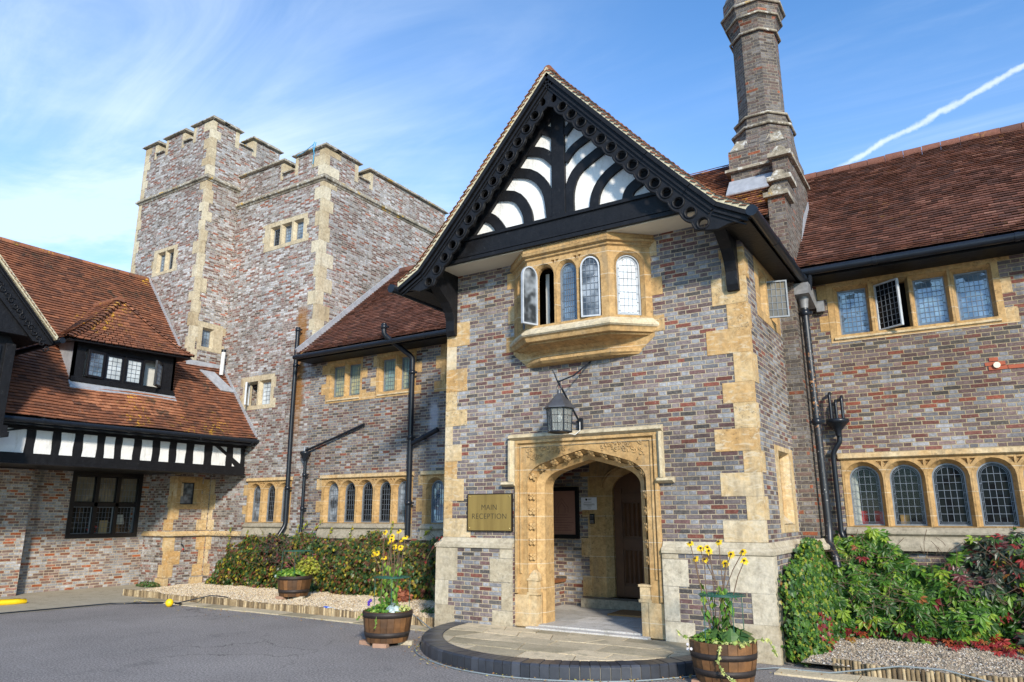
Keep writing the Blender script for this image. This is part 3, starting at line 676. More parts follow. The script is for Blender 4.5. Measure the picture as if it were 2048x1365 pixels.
# ---- doorway
mb = MB(); O0 = tudor(-5.75, -3.82, 0.15, 2.24, 2.69); O1 = tudor(-5.66, -3.90, 0.15, 2.20, 2.62); O2 = tudor(-5.56, -3.99, 0.15, 2.16, 2.55)
sq = rect(-5.95, -3.63, 0.15, 2.87); d0 = [(-0.012), 0.14, 0.22]
loops = [[fp.p(u, v, -0.012) for u, v in sq], [fp.p(u, v, -0.012) for u, v in O0]]
flat = [p for l in loops for p in l]; mb.add(flat, [tuple(t) for t in tessellate_polygon(loops)], 0.3)
mb.strip(loops[0], [fp.p(u, v, 0.08) for u, v in sq], True, 0.3)
def ring(P, d): return [fp.p(u, v, d) for u, v in P]
mb.strip(ring(O0, -0.012), ring(O0, 0.03), True, 0.6); mb.strip(ring(O0, 0.03), ring(O1, 0.15), True, 0.25)
mb.strip(ring(O1, 0.15), ring(O1, 0.12), True, 0.3); mb.strip(ring(O1, 0.12), ring(O2, 0.20), True, 0.5); mb.strip(ring(O2, 0.20), ring(O2, 0.47), True, 0.5)
# square label mouldings round the spandrels and down the jambs
for k, (i, w_, p_) in enumerate(((0.0, 0.045, 0.05), (0.075, 0.03, 0.03))):
    a, b, t_ = -5.945+i, -3.635-i, 2.865-i
    for x0, x1 in ((a, a+w_), (b-w_, b)): mb.box(x0, x1, YP-p_, YP, 0.9 if k else 0.62, t_-w_, 0.5)
    mb.box(a, b, YP-p_, YP, t_-w_+0.001, t_, 0.6)
mb.tube([fp.p(u, v, -0.012) for u, v in tudor(-5.76, -3.81, 2.24, 2.24, 2.70)[1:]], 0.016, 6)
# lower plain jamb blocks with little gabled stops
for s, x in ((1, -5.70), (-1, -3.87)):
    mb.box(min(x-0.03*s, x+0.10*s), max(x-0.03*s, x+0.10*s), YP-0.008, YP+0.2, 0.16, 0.62, 0.9)
    mb.box(min(x-0.06*s, x+0.13*s), max(x-0.06*s, x+0.13*s), YP-0.018, YP+0.1, 0.60, 0.64, 0.9)
    mb.box(min(x-0.04*s, x+0.11*s), max(x-0.04*s, x+0.11*s), YP-0.010, YP+0.1, 0.64, 0.80, 0.9)
    mb.box(min(x-0.06*s, x+0.13*s), max(x-0.06*s, x+0.13*s), YP-0.018, YP+0.1, 0.80, 0.83, 0.9)
    c = x+0.035*s
    if s > 0: mb.prism([[V((c-0.085, YP+0.004, 0.83)), V((c+0.085, YP+0.004, 0.83)), V((c+0.05, YP+0.02, 0.90)), V((c, YP+0.03, 0.95)), V((c-0.05, YP+0.02, 0.90))]], V((0, 0.12, 0)), 0.9)
mb.cr = 0.9
mb.box(-5.98, -5.72, YP-0.02, YP+0.05, 0.16, 0.60); mb.box(-3.86, -3.60, YP-0.02, YP+0.05, 0.16, 0.60)
door_sur = mb.build('doorway', M_OCHRE, por)
# square flower carvings in the hollow of the arch
def flower(mb, c, n, u, s):
    c, n, u = V(c), V(n).normalized(), V(u).normalized(); v = n.cross(u)
    mb.obox(c, u*s*0.55, v*s*0.55, n*s*0.10)
    for a in (0, 1, 2, 3):
        d = (u*math.cos(a*math.pi/2+math.pi/4)+v*math.sin(a*math.pi/2+math.pi/4)); q = n.cross(d)
        mb.obox(c+d*s*0.45+n*s*0.16, d*s*0.26, q*s*0.22, n*s*0.13)
    mb.obox(c+n*s*0.22, u*s*0.16, v*s*0.16, n*s*0.16)
mb = MB(); cen = tudor(-5.705, -3.86, 0.15, 2.22, 2.655, 8)
for z in (1.14, 1.36, 1.58, 1.80, 2.02):
    flower(mb, (-5.70, YP+0.055, z), (0.7, -0.7, 0), (0, 0, 1), 0.085); flower(mb, (-3.865, YP+0.055, z), (-0.7, -0.7, 0), (0, 0, 1), 0.085)
arc = cen[2:]; tot = 0; acc = [0]
for a, b in zip(arc, arc[1:]): tot += math.dist(a, b); acc.append(tot)
for k in range(10):
    t_ = tot*(k+0.5)/10
    for i in range(len(arc)-1):
        if acc[i] <= t_ <= acc[i+1]:
            f = (t_-acc[i])/(acc[i+1]-acc[i]); x = arc[i][0]+(arc[i+1][0]-arc[i][0])*f; z = arc[i][1]+(arc[i+1][1]-arc[i][1])*f
            tg = V((arc[i+1][0]-arc[i][0], 0, arc[i+1][1]-arc[i][1])).normalized(); nn = V((tg.z, 0, -tg.x))
            if nn.dot(V((-4.78-x, 0, 1.6-z))) < 0: nn = -nn
            flower(mb, (x, YP+0.055, z), nn*0.7+V((0, -0.7, 0)), tg, 0.085)
mb.build_each('flower_carving', M_OCHRE, door_sur)
# carved spandrels
mb = MB(); rg = random.Random(5)
for s in (-1, 1):
    for k in range(34):
        u = rg.uniform(0.30, 0.93); x = -4.785+s*u
        zarch = 2.69-0.10*u-0.02 if u < 0.55 else 2.63-0.9*(u-0.55)**1.6
        if 2.76-zarch < 0.03: continue
        z = rg.uniform(zarch+0.03, 2.755); r0 = rg.uniform(0.018, 0.045); a0 = rg.uniform(0, 6.28)
        mb.tube([(x+r0*(1-t/9)*math.cos(a0+t*0.85), YP-0.018, z+r0*(1-t/9)*math.sin(a0+t*0.85)) for t in range(8)], 0.008, 5)
mb.build_each('spandrel_carving', M_OCHRE, door_sur, 0.5)
# hood mould
mb = MB(); pr_ = [(0.0, 2.975), (-0.10, 2.945), (-0.105, 2.905), (-0.06, 2.885), (-0.03, 2.865), (0.0, 2.865)]
sloped(mb, fp, -6.04, -3.54, pr_, 0.8)
for s, x in ((1, -6.04), (-1, -3.54)):
    mb.prism([[V((x, YP, 2.24)), V((x, YP-0.10, 2.24)), V((x+s*0.04, YP-0.105, 2.24)), V((x+s*0.06, YP-0.06, 2.24)), V((x+s*0.10, YP-0.03, 2.24)), V((x+s*0.10, YP, 2.24))]], V((0, 0, 0.63)), 0.7)
    x0, x1 = sorted((x-s*0.13, x+s*0.10))
    mb.prism([[V((x0, YP, 2.255)), V((x0, YP-0.10, 2.235)), V((x0, YP-0.11, 2.20)), V((x0, YP-0.06, 2.175)), V((x0, YP, 2.165))]], V((x1-x0, 0, 0)), 0.8)
mb.build('hood_mould', M_HOOD, door_sur)

# ---- inside the porch
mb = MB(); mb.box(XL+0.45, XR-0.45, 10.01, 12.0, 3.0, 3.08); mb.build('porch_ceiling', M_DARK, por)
fb = FY(11.9)
mb = MB(); wall(mb, fb, rect(-6.883, -2.72, 0.2, 3.0), [tudor(-5.56, -4.02, 0.36, 2.20, 2.70)], 0.25); mb.build('inner_wall', M_BRICK, por)
mb = MB()
sq2 = rect(-5.84, -3.74, 0.36, 2.98); T0, T1 = tudor(-5.56, -4.02, 0.36, 2.20, 2.70), tudor(-5.46, -4.12, 0.36, 2.14, 2.60)
L_ = [[fb.p(u, v, -0.01) for u, v in sq2], [fb.p(u, v, -0.01) for u, v in T0]]
mb.add([p for l in L_ for p in l], [tuple(t) for t in tessellate_polygon(L_)], 0.4); mb.strip(L_[0], [fb.p(u, v, 0.05) for u, v in sq2], True, 0.4)
mb.strip([fb.p(u, v, -0.01) for u, v in T0], [fb.p(u, v, 0.12) for u, v in T1], True, 0.5); mb.strip([fb.p(u, v, 0.12) for u, v in T1], [fb.p(u, v, 0.24) for u, v in T1], True, 0.5)
mb.tube([fb.p(u, v, -0.02) for u, v in tudor(-5.60, -3.98, 0.4, 2.22, 2.74)[1:]], 0.022, 6)
teeth(mb, fb, -5.84, -1, 0.36, 2.5, (0.16, 0.05), (0.3, 0.4), 12)
mb.build('inner_doorway', M_OCHRE, por)
mb = MB(); mb.box(-5.95, -3.7, 11.66, 12.05, 0.2, 0.352, 0.6); mb.build('door_step', M_SILL, por)
mb = MB(); mb.prism([[fb.p(u, v, 0.18) for u, v in tudor(-5.50, -4.08, 0.36, 2.18, 2.66)]], V((0, 0.06, 0)))
dr = mb.build('entrance_door', M_DOOR, por)
mb = MB()
for x0, x1 in ((-5.44, -5.30), (-4.86, -4.72), (-4.28, -4.14)): mb.box(x0, x1, 12.055, 12.08, 0.38, 2.2)
for z0, z1 in ((0.38, 0.56), (1.18, 1.34), (1.98, 2.12)):
    for x0, x1 in ((-5.30, -4.86), (-4.72, -4.28)): mb.box(x0, x1, 12.058, 12.08, z0, z1)
for x0 in (-5.30, -4.72):
    for z0, z1 in ((0.60, 1.14), (1.38, 1.94)):
        for k in range(5): xx = x0+0.05+k*0.085; mb.prism([[V((xx-0.03, 12.08, z0)), V((xx, 12.050, z0)), V((xx+0.03, 12.08, z0))]], V((0, 0, z1-z0)))
mb.build('linenfold_panelling', M_DOOR, dr)
mb = MB(); mb.box(-6.883, -6.40, 10.012, 11.9, 0.2, 0.585); bn = mb.build('bench_base', M_BRICK, por)
mb = MB(); mb.box(-6.883, -6.36, 10.012, 11.898, 0.587, 0.64); mb.build('bench_seat', plain('oak_bench', (0.20, 0.075, 0.025), 0.35, bev=0.008), por)

# ---- oriel window
ori = tag(None, None) if False else None
cx = -4.79
def plan(o): return [V((cx-1.19-o*0.9, YP+0.05, 0)), V((cx-1.19-o*0.9, YP, 0)), V((cx-0.69-o*0.45, YP-0.42-o, 0)), V((cx+0.69+o*0.45, YP-0.42-o, 0)), V((cx+1.19+o*0.9, YP, 0)), V((cx+1.19+o*0.9, YP+0.05, 0))]
def loft(mb, prof, caps=True, r=0.5):
    rings = [[p+V((0, 0, z)) for p in plan(o)] for z, o in prof]
    for A, B in zip(rings, rings[1:]): mb.strip(A, B, True, r)
    if caps:
        for A in (rings[0], rings[-1]): mb.add(A, [tuple(t) for t in tessellate_polygon([A])], r)
mb = MB()
loft(mb, [(4.00, -0.36), (4.015, -0.27), (4.05, -0.225), (4.09, -0.225), (4.105, -0.27), (4.12, -0.33), (4.18, -0.32), (4.23, -0.27), (4.26, -0.17), (4.275, -0.05), (4.295, -0.045), (4.305, 0.02), (4.36, 0.045), (4.38, 0.07)], r=0.45)
oriel = mb.build('oriel_window', M_OCHRE, por)
mb = MB(); loft(mb, [(4.38, 0.075), (4.40, 0.10), (4.43, 0.10), (4.52, -0.005)], r=0.9); mb.build('sill', M_HOOD, oriel)
mb = MB(); loft(mb, [(5.60, 0.0), (5.62, 0.03), (5.65, 0.035), (5.67, 0.08), (5.71, 0.095), (5.73, 0.07), (5.795, 0.07)], r=0.35); mb.build('cornice', M_OCHRE, oriel)
ff = FY(YP-0.42)
FL = [(-5.325, -5.035, 4.56, 5.49, 0.17), (-4.93, -4.65, 4.56, 5.49, 0.17), (-4.545, -4.255, 4.56, 5.49, 0.17)]
mb = MB()
bl = []
for c in (-4.98, -4.60):
    for s in (-1, 1): bl.append([(c+s*0.012, 5.555), (c+s*0.07, 5.555), (c+s*0.012, 5.49)] if s > 0 else [(c-0.07, 5.555), (c-0.012, 5.555), (c-0.012, 5.49)])
surround(mb, ff, rect(cx-0.69, cx+0.69, 4.51, 5.605), FL, 0.035, 0.06, 0.12, 0.0, bl, 0.35)
dl = V((cx-0.69, YP-0.42, 0)); dw = V((cx-1.19, YP, 0)); ln = (dl-dw).length; U = (dl-dw).normalized(); frl = Fr(dw, U, V((-U.y, U.x, 0)))
surround(mb, frl, rect(0, ln, 4.51, 5.605), [(0.22, 0.50, 4.56, 5.49, 0.17)], 0.04, 0.06, 0.12, 0.0, [], 0.35)
dr0 = V((cx+0.69, YP-0.42, 0)); dr1 = V((cx+1.19, YP, 0)); U2 = (dr1-dr0).normalized(); frr = Fr(dr0, U2, V((-U2.y, U2.x, 0)))
surround(mb, frr, rect(0, ln, 4.51, 5.605), [(0.14, 0.50, 4.56, 5.50, 0.18)], 0.045, 0.06, 0.12, 0.0, [], 0.35)
teeth(mb, fp, cx-1.18, -1, 4.10, 5.7, (0.02, 0.14), (0.2, 0.34), 31); teeth(mb, fp, cx+1.18, 1, 4.10, 5.7, (0.02, 0.14), (0.2, 0.34), 32)
mb.prism([[fp.p(u, v, -0.006) for u, v in [(cx-0.93, 4.02), (cx+0.93, 4.02), (cx+1.2, 4.25), (cx+1.2, 4.40), (cx-1.2, 4.40), (cx-1.2, 4.25)]]], V((0, 0.05, 0)), 0.6)
mb.build('mullions', M_OCHRE, oriel)
def casement(parent, fr, l, depth, **k): return glazing(parent, fr, l, depth, **k)
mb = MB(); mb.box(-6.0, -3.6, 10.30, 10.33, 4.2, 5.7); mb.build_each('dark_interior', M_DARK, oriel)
def open_light(parent, fr, l, depth, hinge, ang, **k):
    """casement swung outward about one stile; hinge 0 = low u side, 1 = high u side"""
    u0, u1, v0, v1, a = l; w_ = u1-u0
    c, s = math.cos(ang), math.sin(ang)
    if hinge == 0: U_ = fr.U*c - fr.D*s; D_ = fr.D*c + fr.U*s; o = fr.p(u0, 0, depth); f2 = Fr(o, U_, D_); return glazing(parent, f2, (0, w_, v0, v1, a), 0.0, **k)
    U_ = fr.U*c + fr.D*s; D_ = fr.D*c - fr.U*s; o = fr.p(u1, 0, depth); f2 = Fr(o, U_, D_); return glazing(parent, f2, (-w_, 0, v0, v1, a), 0.0, **k)
open_light(oriel, ff, FL[0], 0.04, 0, R(112), nv=3, nh=7, gmat=G_GREY, border=False, fm=M_FRAMEW)
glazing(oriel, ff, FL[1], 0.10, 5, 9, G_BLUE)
open_light(oriel, ff, FL[2], 0.05, 1, R(14), nv=4, nh=9, gmat=G_GREY, border=False, fm=M_FRAMEW)
glazing(oriel, frl, (0.22, 0.50, 4.56, 5.49, 0.17), 0.10, 4, 8, G_GREY)
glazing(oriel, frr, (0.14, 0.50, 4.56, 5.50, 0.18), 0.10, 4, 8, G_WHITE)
mb = MB(); mb.box(-5.30, -5.24, 9.42, 9.44, 4.55, 5.45); mb.box(-4.72, -4.58, 9.5, 9.52, 4.55, 5.45); mb.box(-4.46, -4.36, 9.5, 9.52, 4.55, 5.45); mb.build_each('curtain', M_CURTAIN, oriel)

# ---- porch side windows
mb = MB(); SL = [(10.42, 10.76, 4.64, 5.22, 0), (10.94, 11.38, 4.64, 5.22, 0)]
surround(mb, fs, rect(10.15, 11.62, 4.50, 5.45), SL, 0.05, 0.07, 0.16, 0.006, [], 0.4)
sw = mb.build('side_window', M_OCHRE, por)
glazing(sw, fs, SL[0], 0.13, 3, 5, G_DARK)
open_light(sw, fs, (10.94, 11.26, 4.64, 5.22, 0), 0.04, 0, R(74), nv=4, nh=5, gmat=G_BUFF, border=False)
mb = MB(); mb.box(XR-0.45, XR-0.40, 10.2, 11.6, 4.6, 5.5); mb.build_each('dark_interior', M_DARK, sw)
mb = MB(); surround(mb, fs, rect(10.46, 11.62, 1.50, 2.70), [(10.72, 11.32, 1.62, 2.58, 0)], 0.05, 0.08, 0.14, 0.006, [], 0.6)
mb.prism([[fs.p(u, v, 0.13) for u, v in rect(10.70, 11.34, 1.60, 2.60)]], V((-0.05, 0, 0)), 0.3); mb.prism([[fs.p(u, v, 0.08) for u, v in rect(10.98, 11.06, 1.62, 2.58)]], V((-0.06, 0, 0)), 0.3)
sloped(mb, fs, 10.72, 11.32, [(0.0, 1.62), (0.13, 1.74), (0.14, 1.60)], 0.95)
mb.build('blocked_window', M_QUOIN, por)

# ---- roof
HP = [(0, 8.54), (1.6, 6.71), (2.18, 6.07), (2.51, 5.72), (2.93, 5.49)]
def hp_z(dx):
    for (a, za), (b, zb) in zip(HP, HP[1:]):
        if dx <= b: return za+(zb-za)*(dx-a)/(b-a)
    return HP[-1][1]
seg = []; L = 0
for (a, za), (b, zb) in zip(HP, HP[1:]): d = math.dist((a, za), (b, zb)); seg.append((L, L+d, (a, za), (b, zb))); L += d
TL = L
def hp_s(s):                                   # s measured up from the eave
    t = TL-s
    for a, b, p, q in seg:
        if t <= b+1e-6: f = (t-a)/(b-a); return p[0]+(q[0]-p[0])*f, p[1]+(q[1]-p[1])*f
    return HP[-1]
mb = MB()
for sg in (-1, 1):
    def pos(u, s, sg=sg):
        s = min(s, TL+0.02); dx, z = hp_s(max(s, -0.05)); return (XC+sg*dx, u, z+0.075)
    nr = int(TL/0.1)
    def rng(i, s, sg=sg):
        dx, z = hp_s(s); back = 15.3 if z > 5.9 else 12.4
        return [(8.72+random.uniform(-0.006, 0.006), back)]
    tiles(mb, pos, (sg*1.15, 0, 1), nr, 0.1, 0.165, rng, seed=17+sg)
mb.tube([(XC, 8.78, 8.615), (XC, 15.4, 8.615)], 0.075, 10)
mb.build('tiled_roof', M_TILE_L, por, fixn=False)
mb = MB()
for sg in (-1, 1):
    top = [(XC+sg*a, z+0.07) for a, z in HP]; bot = [(XC+sg*a, z-0.02) for a, z in reversed(HP)]
    mb.prism([[V((x, 8.80, z)) for x, z in top+bot]], V((0, 6.4, 0)))
mb.build('roof_boarding', M_BLACK, por)
mb = MB()
for sg in (-1, 1):
    top = [(XC+sg*a, z+0.10) for a, z in HP]; bot = [(XC+sg*a, z+0.0) for a, z in reversed(HP)]
    mb.prism([[V((x, 8.745, z)) for x, z in top+bot]], V((0, 0.054, 0)))
mb.build('verge', M_MORTARV, por)
rg = random.Random(3)
for sg in (-1, 1):                             # tile ends bedded in the verge
    mb = MB(); s = 0.05
    while s < TL-0.05:
        dx, z = hp_s(s); dx2, z2 = hp_s(s+0.085); k = rg.uniform(-0.01, 0.01)
        mb.bar((XC+sg*(dx+0.004), 8.74, z+0.065+k), (XC+sg*(dx2-0.010), 8.74, z2+0.045+k), (0, 0.02, 0), V((sg*0.010, 0, 0.012)), rg.random()); s += 0.1
    mb.build('verge_tiles', M_TILE_L, por)
# bargeboards with pierced circles
HN = 15; hole = [(0.087+(2.30-0.087)*k/14, 8.07+(5.487-8.07)*k/14) for k in range(HN)]
tx, tz = (2.30-0.087), (5.487-8.07); tl = math.hypot(tx, tz); tx /= tl; tz /= tl; nx_, nz_ = tz, -tx   # inward normal (towards centre/below)
for sg in (-1, 1):
    inner = []
    for i in range(14*8+1):
        k = i/8; b = (hole[0][0]+(hole[14][0]-hole[0][0])*k/14, hole[0][1]+(hole[14][1]-hole[0][1])*k/14)
        o = 0.085+0.034*abs(math.cos(math.pi*k))**0.8
        inner.append((b[0]+nx_*o, b[1]+nz_*o))
    inner = [(max(0.0, x), z) for x, z in inner]
    inner[0] = (0.0, inner[0][1]-0.03)
    outl = [(x, z) for x, z in HP] + [(2.93, 5.43), (2.62, 5.40), (2.50, 5.36), (2.40, 5.37)] + list(reversed(inner))
    P = [(XC+sg*x, z) for x, z in outl]
    holes_ = [[(XC+sg*hx+0.063*math.cos(t*math.pi/8), hz+0.063*math.sin(t*math.pi/8)) for t in range(16)] for hx, hz in hole]
    if True: holes_[0] = [(XC+sg*(hole[0][0]+0.012)+0.050*math.cos(t*math.pi/8), hole[0][1]+0.063*math.sin(t*math.pi/8)+(0.05 if t == 4 else 0)) for t in range(16)]
    mb = MB(); mb.prism([[V((x, 8.80, z)) for x, z in l] for l in [P]+holes_], V((0, 0.055, 0)))
    bb = mb.build('bargeboard', M_BLACK, por)
    mb = MB()
    for i, (hx, hz) in enumerate(hole):
        if i == 0: continue
        c = V((XC+sg*hx, 8.797, hz)); mb.tube([c+V((0.080*math.cos(t*math.pi/8), 0, 0.080*math.sin(t*math.pi/8))) for t in range(17)], 0.014, 6, caps=False)
    mb.tube([(XC+sg*x, 8.80, z) for x, z in inner], 0.017, 6)
    for off, w_, pr2 in ((0.03, 0.06, 0.05), (0.115, 0.03, 0.03), (0.17, 0.02, 0.018)):
        for (a, za), (b, zb) in zip(HP, HP[1:]):
            d = V((sg*(b-a), 0, zb-za)).normalized(); n = V((d.z*sg, 0, -d.x*sg)) if sg > 0 else V((-d.z, 0, d.x))
            n = V((0, 0, 1)).cross(V((0, 1, 0))) if False else V((-d.z*sg, 0, d.x*sg)); n = -n if n.z > 0 else n
            mb.bar(V((XC+sg*a, 8.80-pr2/2, za))+n*off, V((XC+sg*b, 8.80-pr2/2, zb))+n*off+d*0.01, (0, pr2, 0), n*w_)
    mb.build('moulding', M_BLACK, bb)
# gable timbers
kk = 0.978
def g2(p): return (XC+(p[0]*kk-XC)*1.0, 1.75+(p[1]-1.75)*kk)
ins = 0.10
mb = MB(); tri = [(XC, hp_z(0)-0.05)]
right = [(XC+a, z-0.05) for a, z in HP[1:3]]; left = [(XC-a, z-0.05) for a, z in reversed(HP[1:3])]
mb.prism([[V((x, 9.13, z)) for x, z in [(XC, 8.49)]+right+[(XC+2.2, 5.83), (XC-2.2, 5.83)]+left]], V((0, 0.10, 0))); mb.build('plaster_panel', M_PLASTER, por)
mb = MB()
for y0, y1, z0, z1 in ((9.05, 9.5, 5.84, 6.20), (9.02, 9.06, 6.16, 6.215), (9.01, 9.06, 5.80, 5.86), (9.03, 9.06, 5.88, 5.92)):
    a_, b_ = (min(2.40, 2.03+(6.20-z_)*0.95) for z_ in (z0, z1)); mb.prism([[V((XC-a_, y0, z0)), V((XC+a_, y0, z0)), V((XC+b_, y0, z1)), V((XC-b_, y0, z1))]], V((0, y1-y0, 0)))
mb.build('tie_beam', M_BLACK, por)
mb = MB(); mb.box(XC-0.115, XC+0.115, 9.075, 9.14, 6.2, 8.2); mb.build('king_post', M_BLACK, por)
for sg in (-1, 1):
    mb = MB(); P = [(0.0, 8.50), (0.0, 8.06), (1.85, 5.95), (2.25, 5.95)]; P = [(XC+sg*a, z) for a, z in P]
    mb.prism([[V((x, 9.07, z)) for x, z in P]], V((0, 0.07, 0))); mb.build('rafter', M_BLACK, por)
def band(mb, pts, w, y=9.085, t=0.05):
    pts = [g2(p) for p in pts]; n = 10; P = []
    def cr_(t_):
        k = min(int(t_*(len(pts)-1)), len(pts)-2); f = t_*(len(pts)-1)-k
        p0, p1, p2, p3 = pts[max(k-1, 0)], pts[k], pts[k+1], pts[min(k+2, len(pts)-1)]
        return [0.5*((2*p1[i])+(-p0[i]+p2[i])*f+(2*p0[i]-5*p1[i]+4*p2[i]-p3[i])*f*f+(-p0[i]+3*p1[i]-3*p2[i]+p3[i])*f**3) for i in (0, 1)]
    C_ = [cr_(i/n) for i in range(n+1)]; Lf, Rt = [], []
    for i in range(n+1):
        a, b = C_[max(i-1, 0)], C_[min(i+1, n)]; d = V((b[0]-a[0], b[1]-a[1])); d.normalize()
        Lf.append((C_[i][0]-d.y*w/2, C_[i][1]+d.x*w/2)); Rt.append((C_[i][0]+d.y*w/2, C_[i][1]-d.x*w/2))
    mb.prism([[V((x, y, z)) for x, z in Lf+list(reversed(Rt))]], V((0, t, 0)))
for pts, w_ in (([(-6.60, 6.74), (-6.25, 6.57), (-6.03, 6.28)], 0.17), ([(-6.25, 6.98), (-5.80, 6.87), (-5.58, 6.57), (-5.53, 6.28)], 0.17), ([(-5.95, 7.33), (-5.48, 7.18), (-5.20, 6.84), (-5.12, 6.35)], 0.16),
                ([(-5.70, 7.66), (-5.28, 7.52), (-5.05, 7.30)], 0.16), ([(-5.45, 7.98), (-5.2, 7.90), (-5.03, 7.76)], 0.15),
                ([(-4.86, 7.24), (-4.69, 7.43), (-4.36, 7.58)], 0.13), ([(-4.79, 6.28), (-4.78, 6.72), (-4.62, 7.03), (-4.20, 7.26)], 0.165),
                ([(-4.37, 6.28), (-4.32, 6.57), (-4.14, 6.80), (-3.80, 6.98)], 0.15), ([(-3.83, 6.28), (-3.76, 6.47), (-3.50, 6.62)], 0.16), ([(-4.86, 7.72), (-4.72, 7.86), (-4.55, 7.92)], 0.12)):
    mb = MB(); band(mb, pts, w_); mb.build('curved_brace', M_BLACK, por)
mb = MB(); mb.box(XC-2.42, XC+2.55, 9.07, 9.56, 5.786, 5.80); mb.build('soffit', M_SOFFIT, por)
for x0, x1 in ((-7.31, -7.13), (-2.50, -2.34)):
    mb = MB(); P = [(9.556, 4.72), (9.50, 4.72), (9.47, 4.80), (9.47, 4.98), (9.42, 5.12), (9.30, 5.26), (9.15, 5.36), (9.02, 5.46), (8.93, 5.60), (8.90, 5.79), (9.556, 5.79)]
    mb.prism([[V((x0, y, z)) for y, z in P]], V((x1-x0, 0, 0))); mb.build('bracket', M_BLACK, por)
mb = MB()
mb.box(XR+0.004, -1.98, 8.86, 12.0, 5.40, 5.47); mb.box(-2.52, -2.27, 8.86, 9.55, 5.44, 5.70); mb.box(XR-0.1, -2.0, 8.86, 12.0, 5.47, 5.60)
mb.box(-7.76, -7.34, 8.86, 12.4, 5.40, 5.47); mb.box(-7.5, -7.20, 8.86, 9.55, 5.47, 5.70)
mb.build_each('eaves_boarding', M_BLACK, por)
for x in (-1.90, -7.85):
    mb = MB(); y1 = 11.98 if x > -5 else 12.2
    mb.tube([(x, 8.66, 5.455), (x, y1, 5.44)], 0.066, 14)
    for y in (8.67, 9.9, 10.9, 11.8): mb.tube([(x, y-0.03, 5.452), (x, y+0.03, 5.452)], 0.074, 14)
    mb.build('gutter', M_IRON, por)
# short tiled roof behind the gable, left of the chimney
mb = MB(); S_ = V((0, 1, 1)).normalized()
tiles(mb, lambda u, s: (u, 11.62+0.7071*s, 6.57+0.7071*s), (0, -1, 1), 31, 0.1, 0.165, lambda i, s: [(-5.0, -2.31)], seed=41)
mb.build('back_roof', M_TILE_L, por, fixn=False)
mb = MB(); mb.box(-5.0, -2.31, 11.80, 12.2, 5.5, 6.62); mb.box(-5.0, -2.31, 11.90, 13.85, 6.3, 6.62); mb.build('back_wall', M_BRICK_C, por)
mb = MB(); mb.prism([[V((-5.0, 11.66, 6.56)), V((-5.0, 13.85, 8.75)), V((-5.0, 13.85, 6.56))]], V((2.69, 0, 0))); mb.build('roof_deck', M_BLACK, por)

# ================================================================== facades of the main range
YF = 12.5; ff2 = FY(YF)
def main_roof(parent, x0, x1, seed, mat):
    k = 0.885; Ls = 3.75*math.hypot(1, k); c, s_ = 1/math.hypot(1, k), k/math.hypot(1, k)
    mb = MB(); nr = int(Ls/0.1)
    def pos(u, s):
        sag = 0.02*math.sin(u*0.9+1)+0.012*math.sin(u*2.3)
        lift = 0.05*max(0, 1-s/0.5)**2
        return (u, 11.93+c*s, 5.62+s_*s+sag*min(1, s/2)+lift)
    tiles(mb, pos, (0, -k, 1), nr, 0.1, 0.165, lambda i, s: [(x0, x1)], seed=seed)
    mb.build('tiled_roof', mat, parent, fixn=False)
    mb = MB(); n = int((x1-x0)/0.33); rg = random.Random(seed)
    for i in range(n):
        a = x0+i*(x1-x0)/n; b = a+(x1-x0)/n; h = 8.90+0.02*math.sin(a*0.9+1)+rg.uniform(-0.006, 0.006)
        mb.tube([(a, 15.68, h), (b-0.01, 15.68, h)], 0.12, 10, rg.random())
    mb.build('ridge_tiles', mat, parent, fixn=False)
    mb = MB(); mb.prism([[V((x0+0.02, 11.98, 5.60)), V((x0+0.02, 15.7, 8.88)), V((x0+0.02, 19.4, 5.6))]], V((x1-x0-0.04, 0, 0))); mb.build('roof_deck', M_BLACK, parent)
    mb = MB(); mb.box(x0+0.01, x1-0.01, 11.99, 12.495, 5.50, 5.59); mb.build_each('eaves_boarding', M_BLACK, parent)
    mb = MB(); mb.tube([(x0, 11.90, 5.575), (x1, 11.90, 5.585)], 0.062, 12)
    x = x0+0.5
    while x < x1: mb.tube([(x-0.03, 11.90, 5.578), (x+0.03, 11.90, 5.578)], 0.069, 12); x += 1.83
    mb.build('gutter', M_IRON, parent)
def hood(mb, x0, x1, z=2.585):
    sloped(mb, ff2, x0, x1, [(0.0, z+0.10), (-0.055, z+0.09), (-0.065, z+0.02), (-0.03, z), (0, z)], 0.9)
def spand(Ls, top):
    o = []
    for a, b in zip(Ls, Ls[1:]):
        c = (a[1]+b[0])/2
        o += [[(c+0.015, top), (c+0.09, top), (c+0.015, top-0.09)], [(c-0.09, top), (c-0.015, top), (c-0.015, top-0.09)]]
    return o
def arched_row(parent, x0, x1, Ls, mats, nv=4, nh=7, blind=True, teethl=True, border=True):
    mb = MB()
    surround(mb, ff2, rect(x0, x1, 1.56, 2.585), Ls, 0.055, 0.10, 0.17, 0.008, spand(Ls, 2.545) if blind else (), 0.35)
    hood(mb, x0-0.03, x1+0.03)
    if teethl: teeth(mb, ff2, x0, -1, 1.56, 2.6, (0.02, 0.14), (0.2, 0.3), int(abs(x0)*10))
    o = mb.build('arched_window', M_OCHRE, parent)
    mb = MB(); sloped(mb, ff2, x0-0.01, x1+0.01, [(0.12, 1.585), (0.0, 1.56), (-0.06, 1.52), (-0.09, 1.49), (-0.09, 1.46), (-0.05, 1.43), (-0.05, 1.41), (-0.11, 1.28), (-0.11, 1.22), (0, 1.22)], 0.7); mb.build('sill', M_SILL, o)
    for l, g in zip(Ls, mats): glazing(o, ff2, l, 0.14, nv, nh, g, border)
    return o
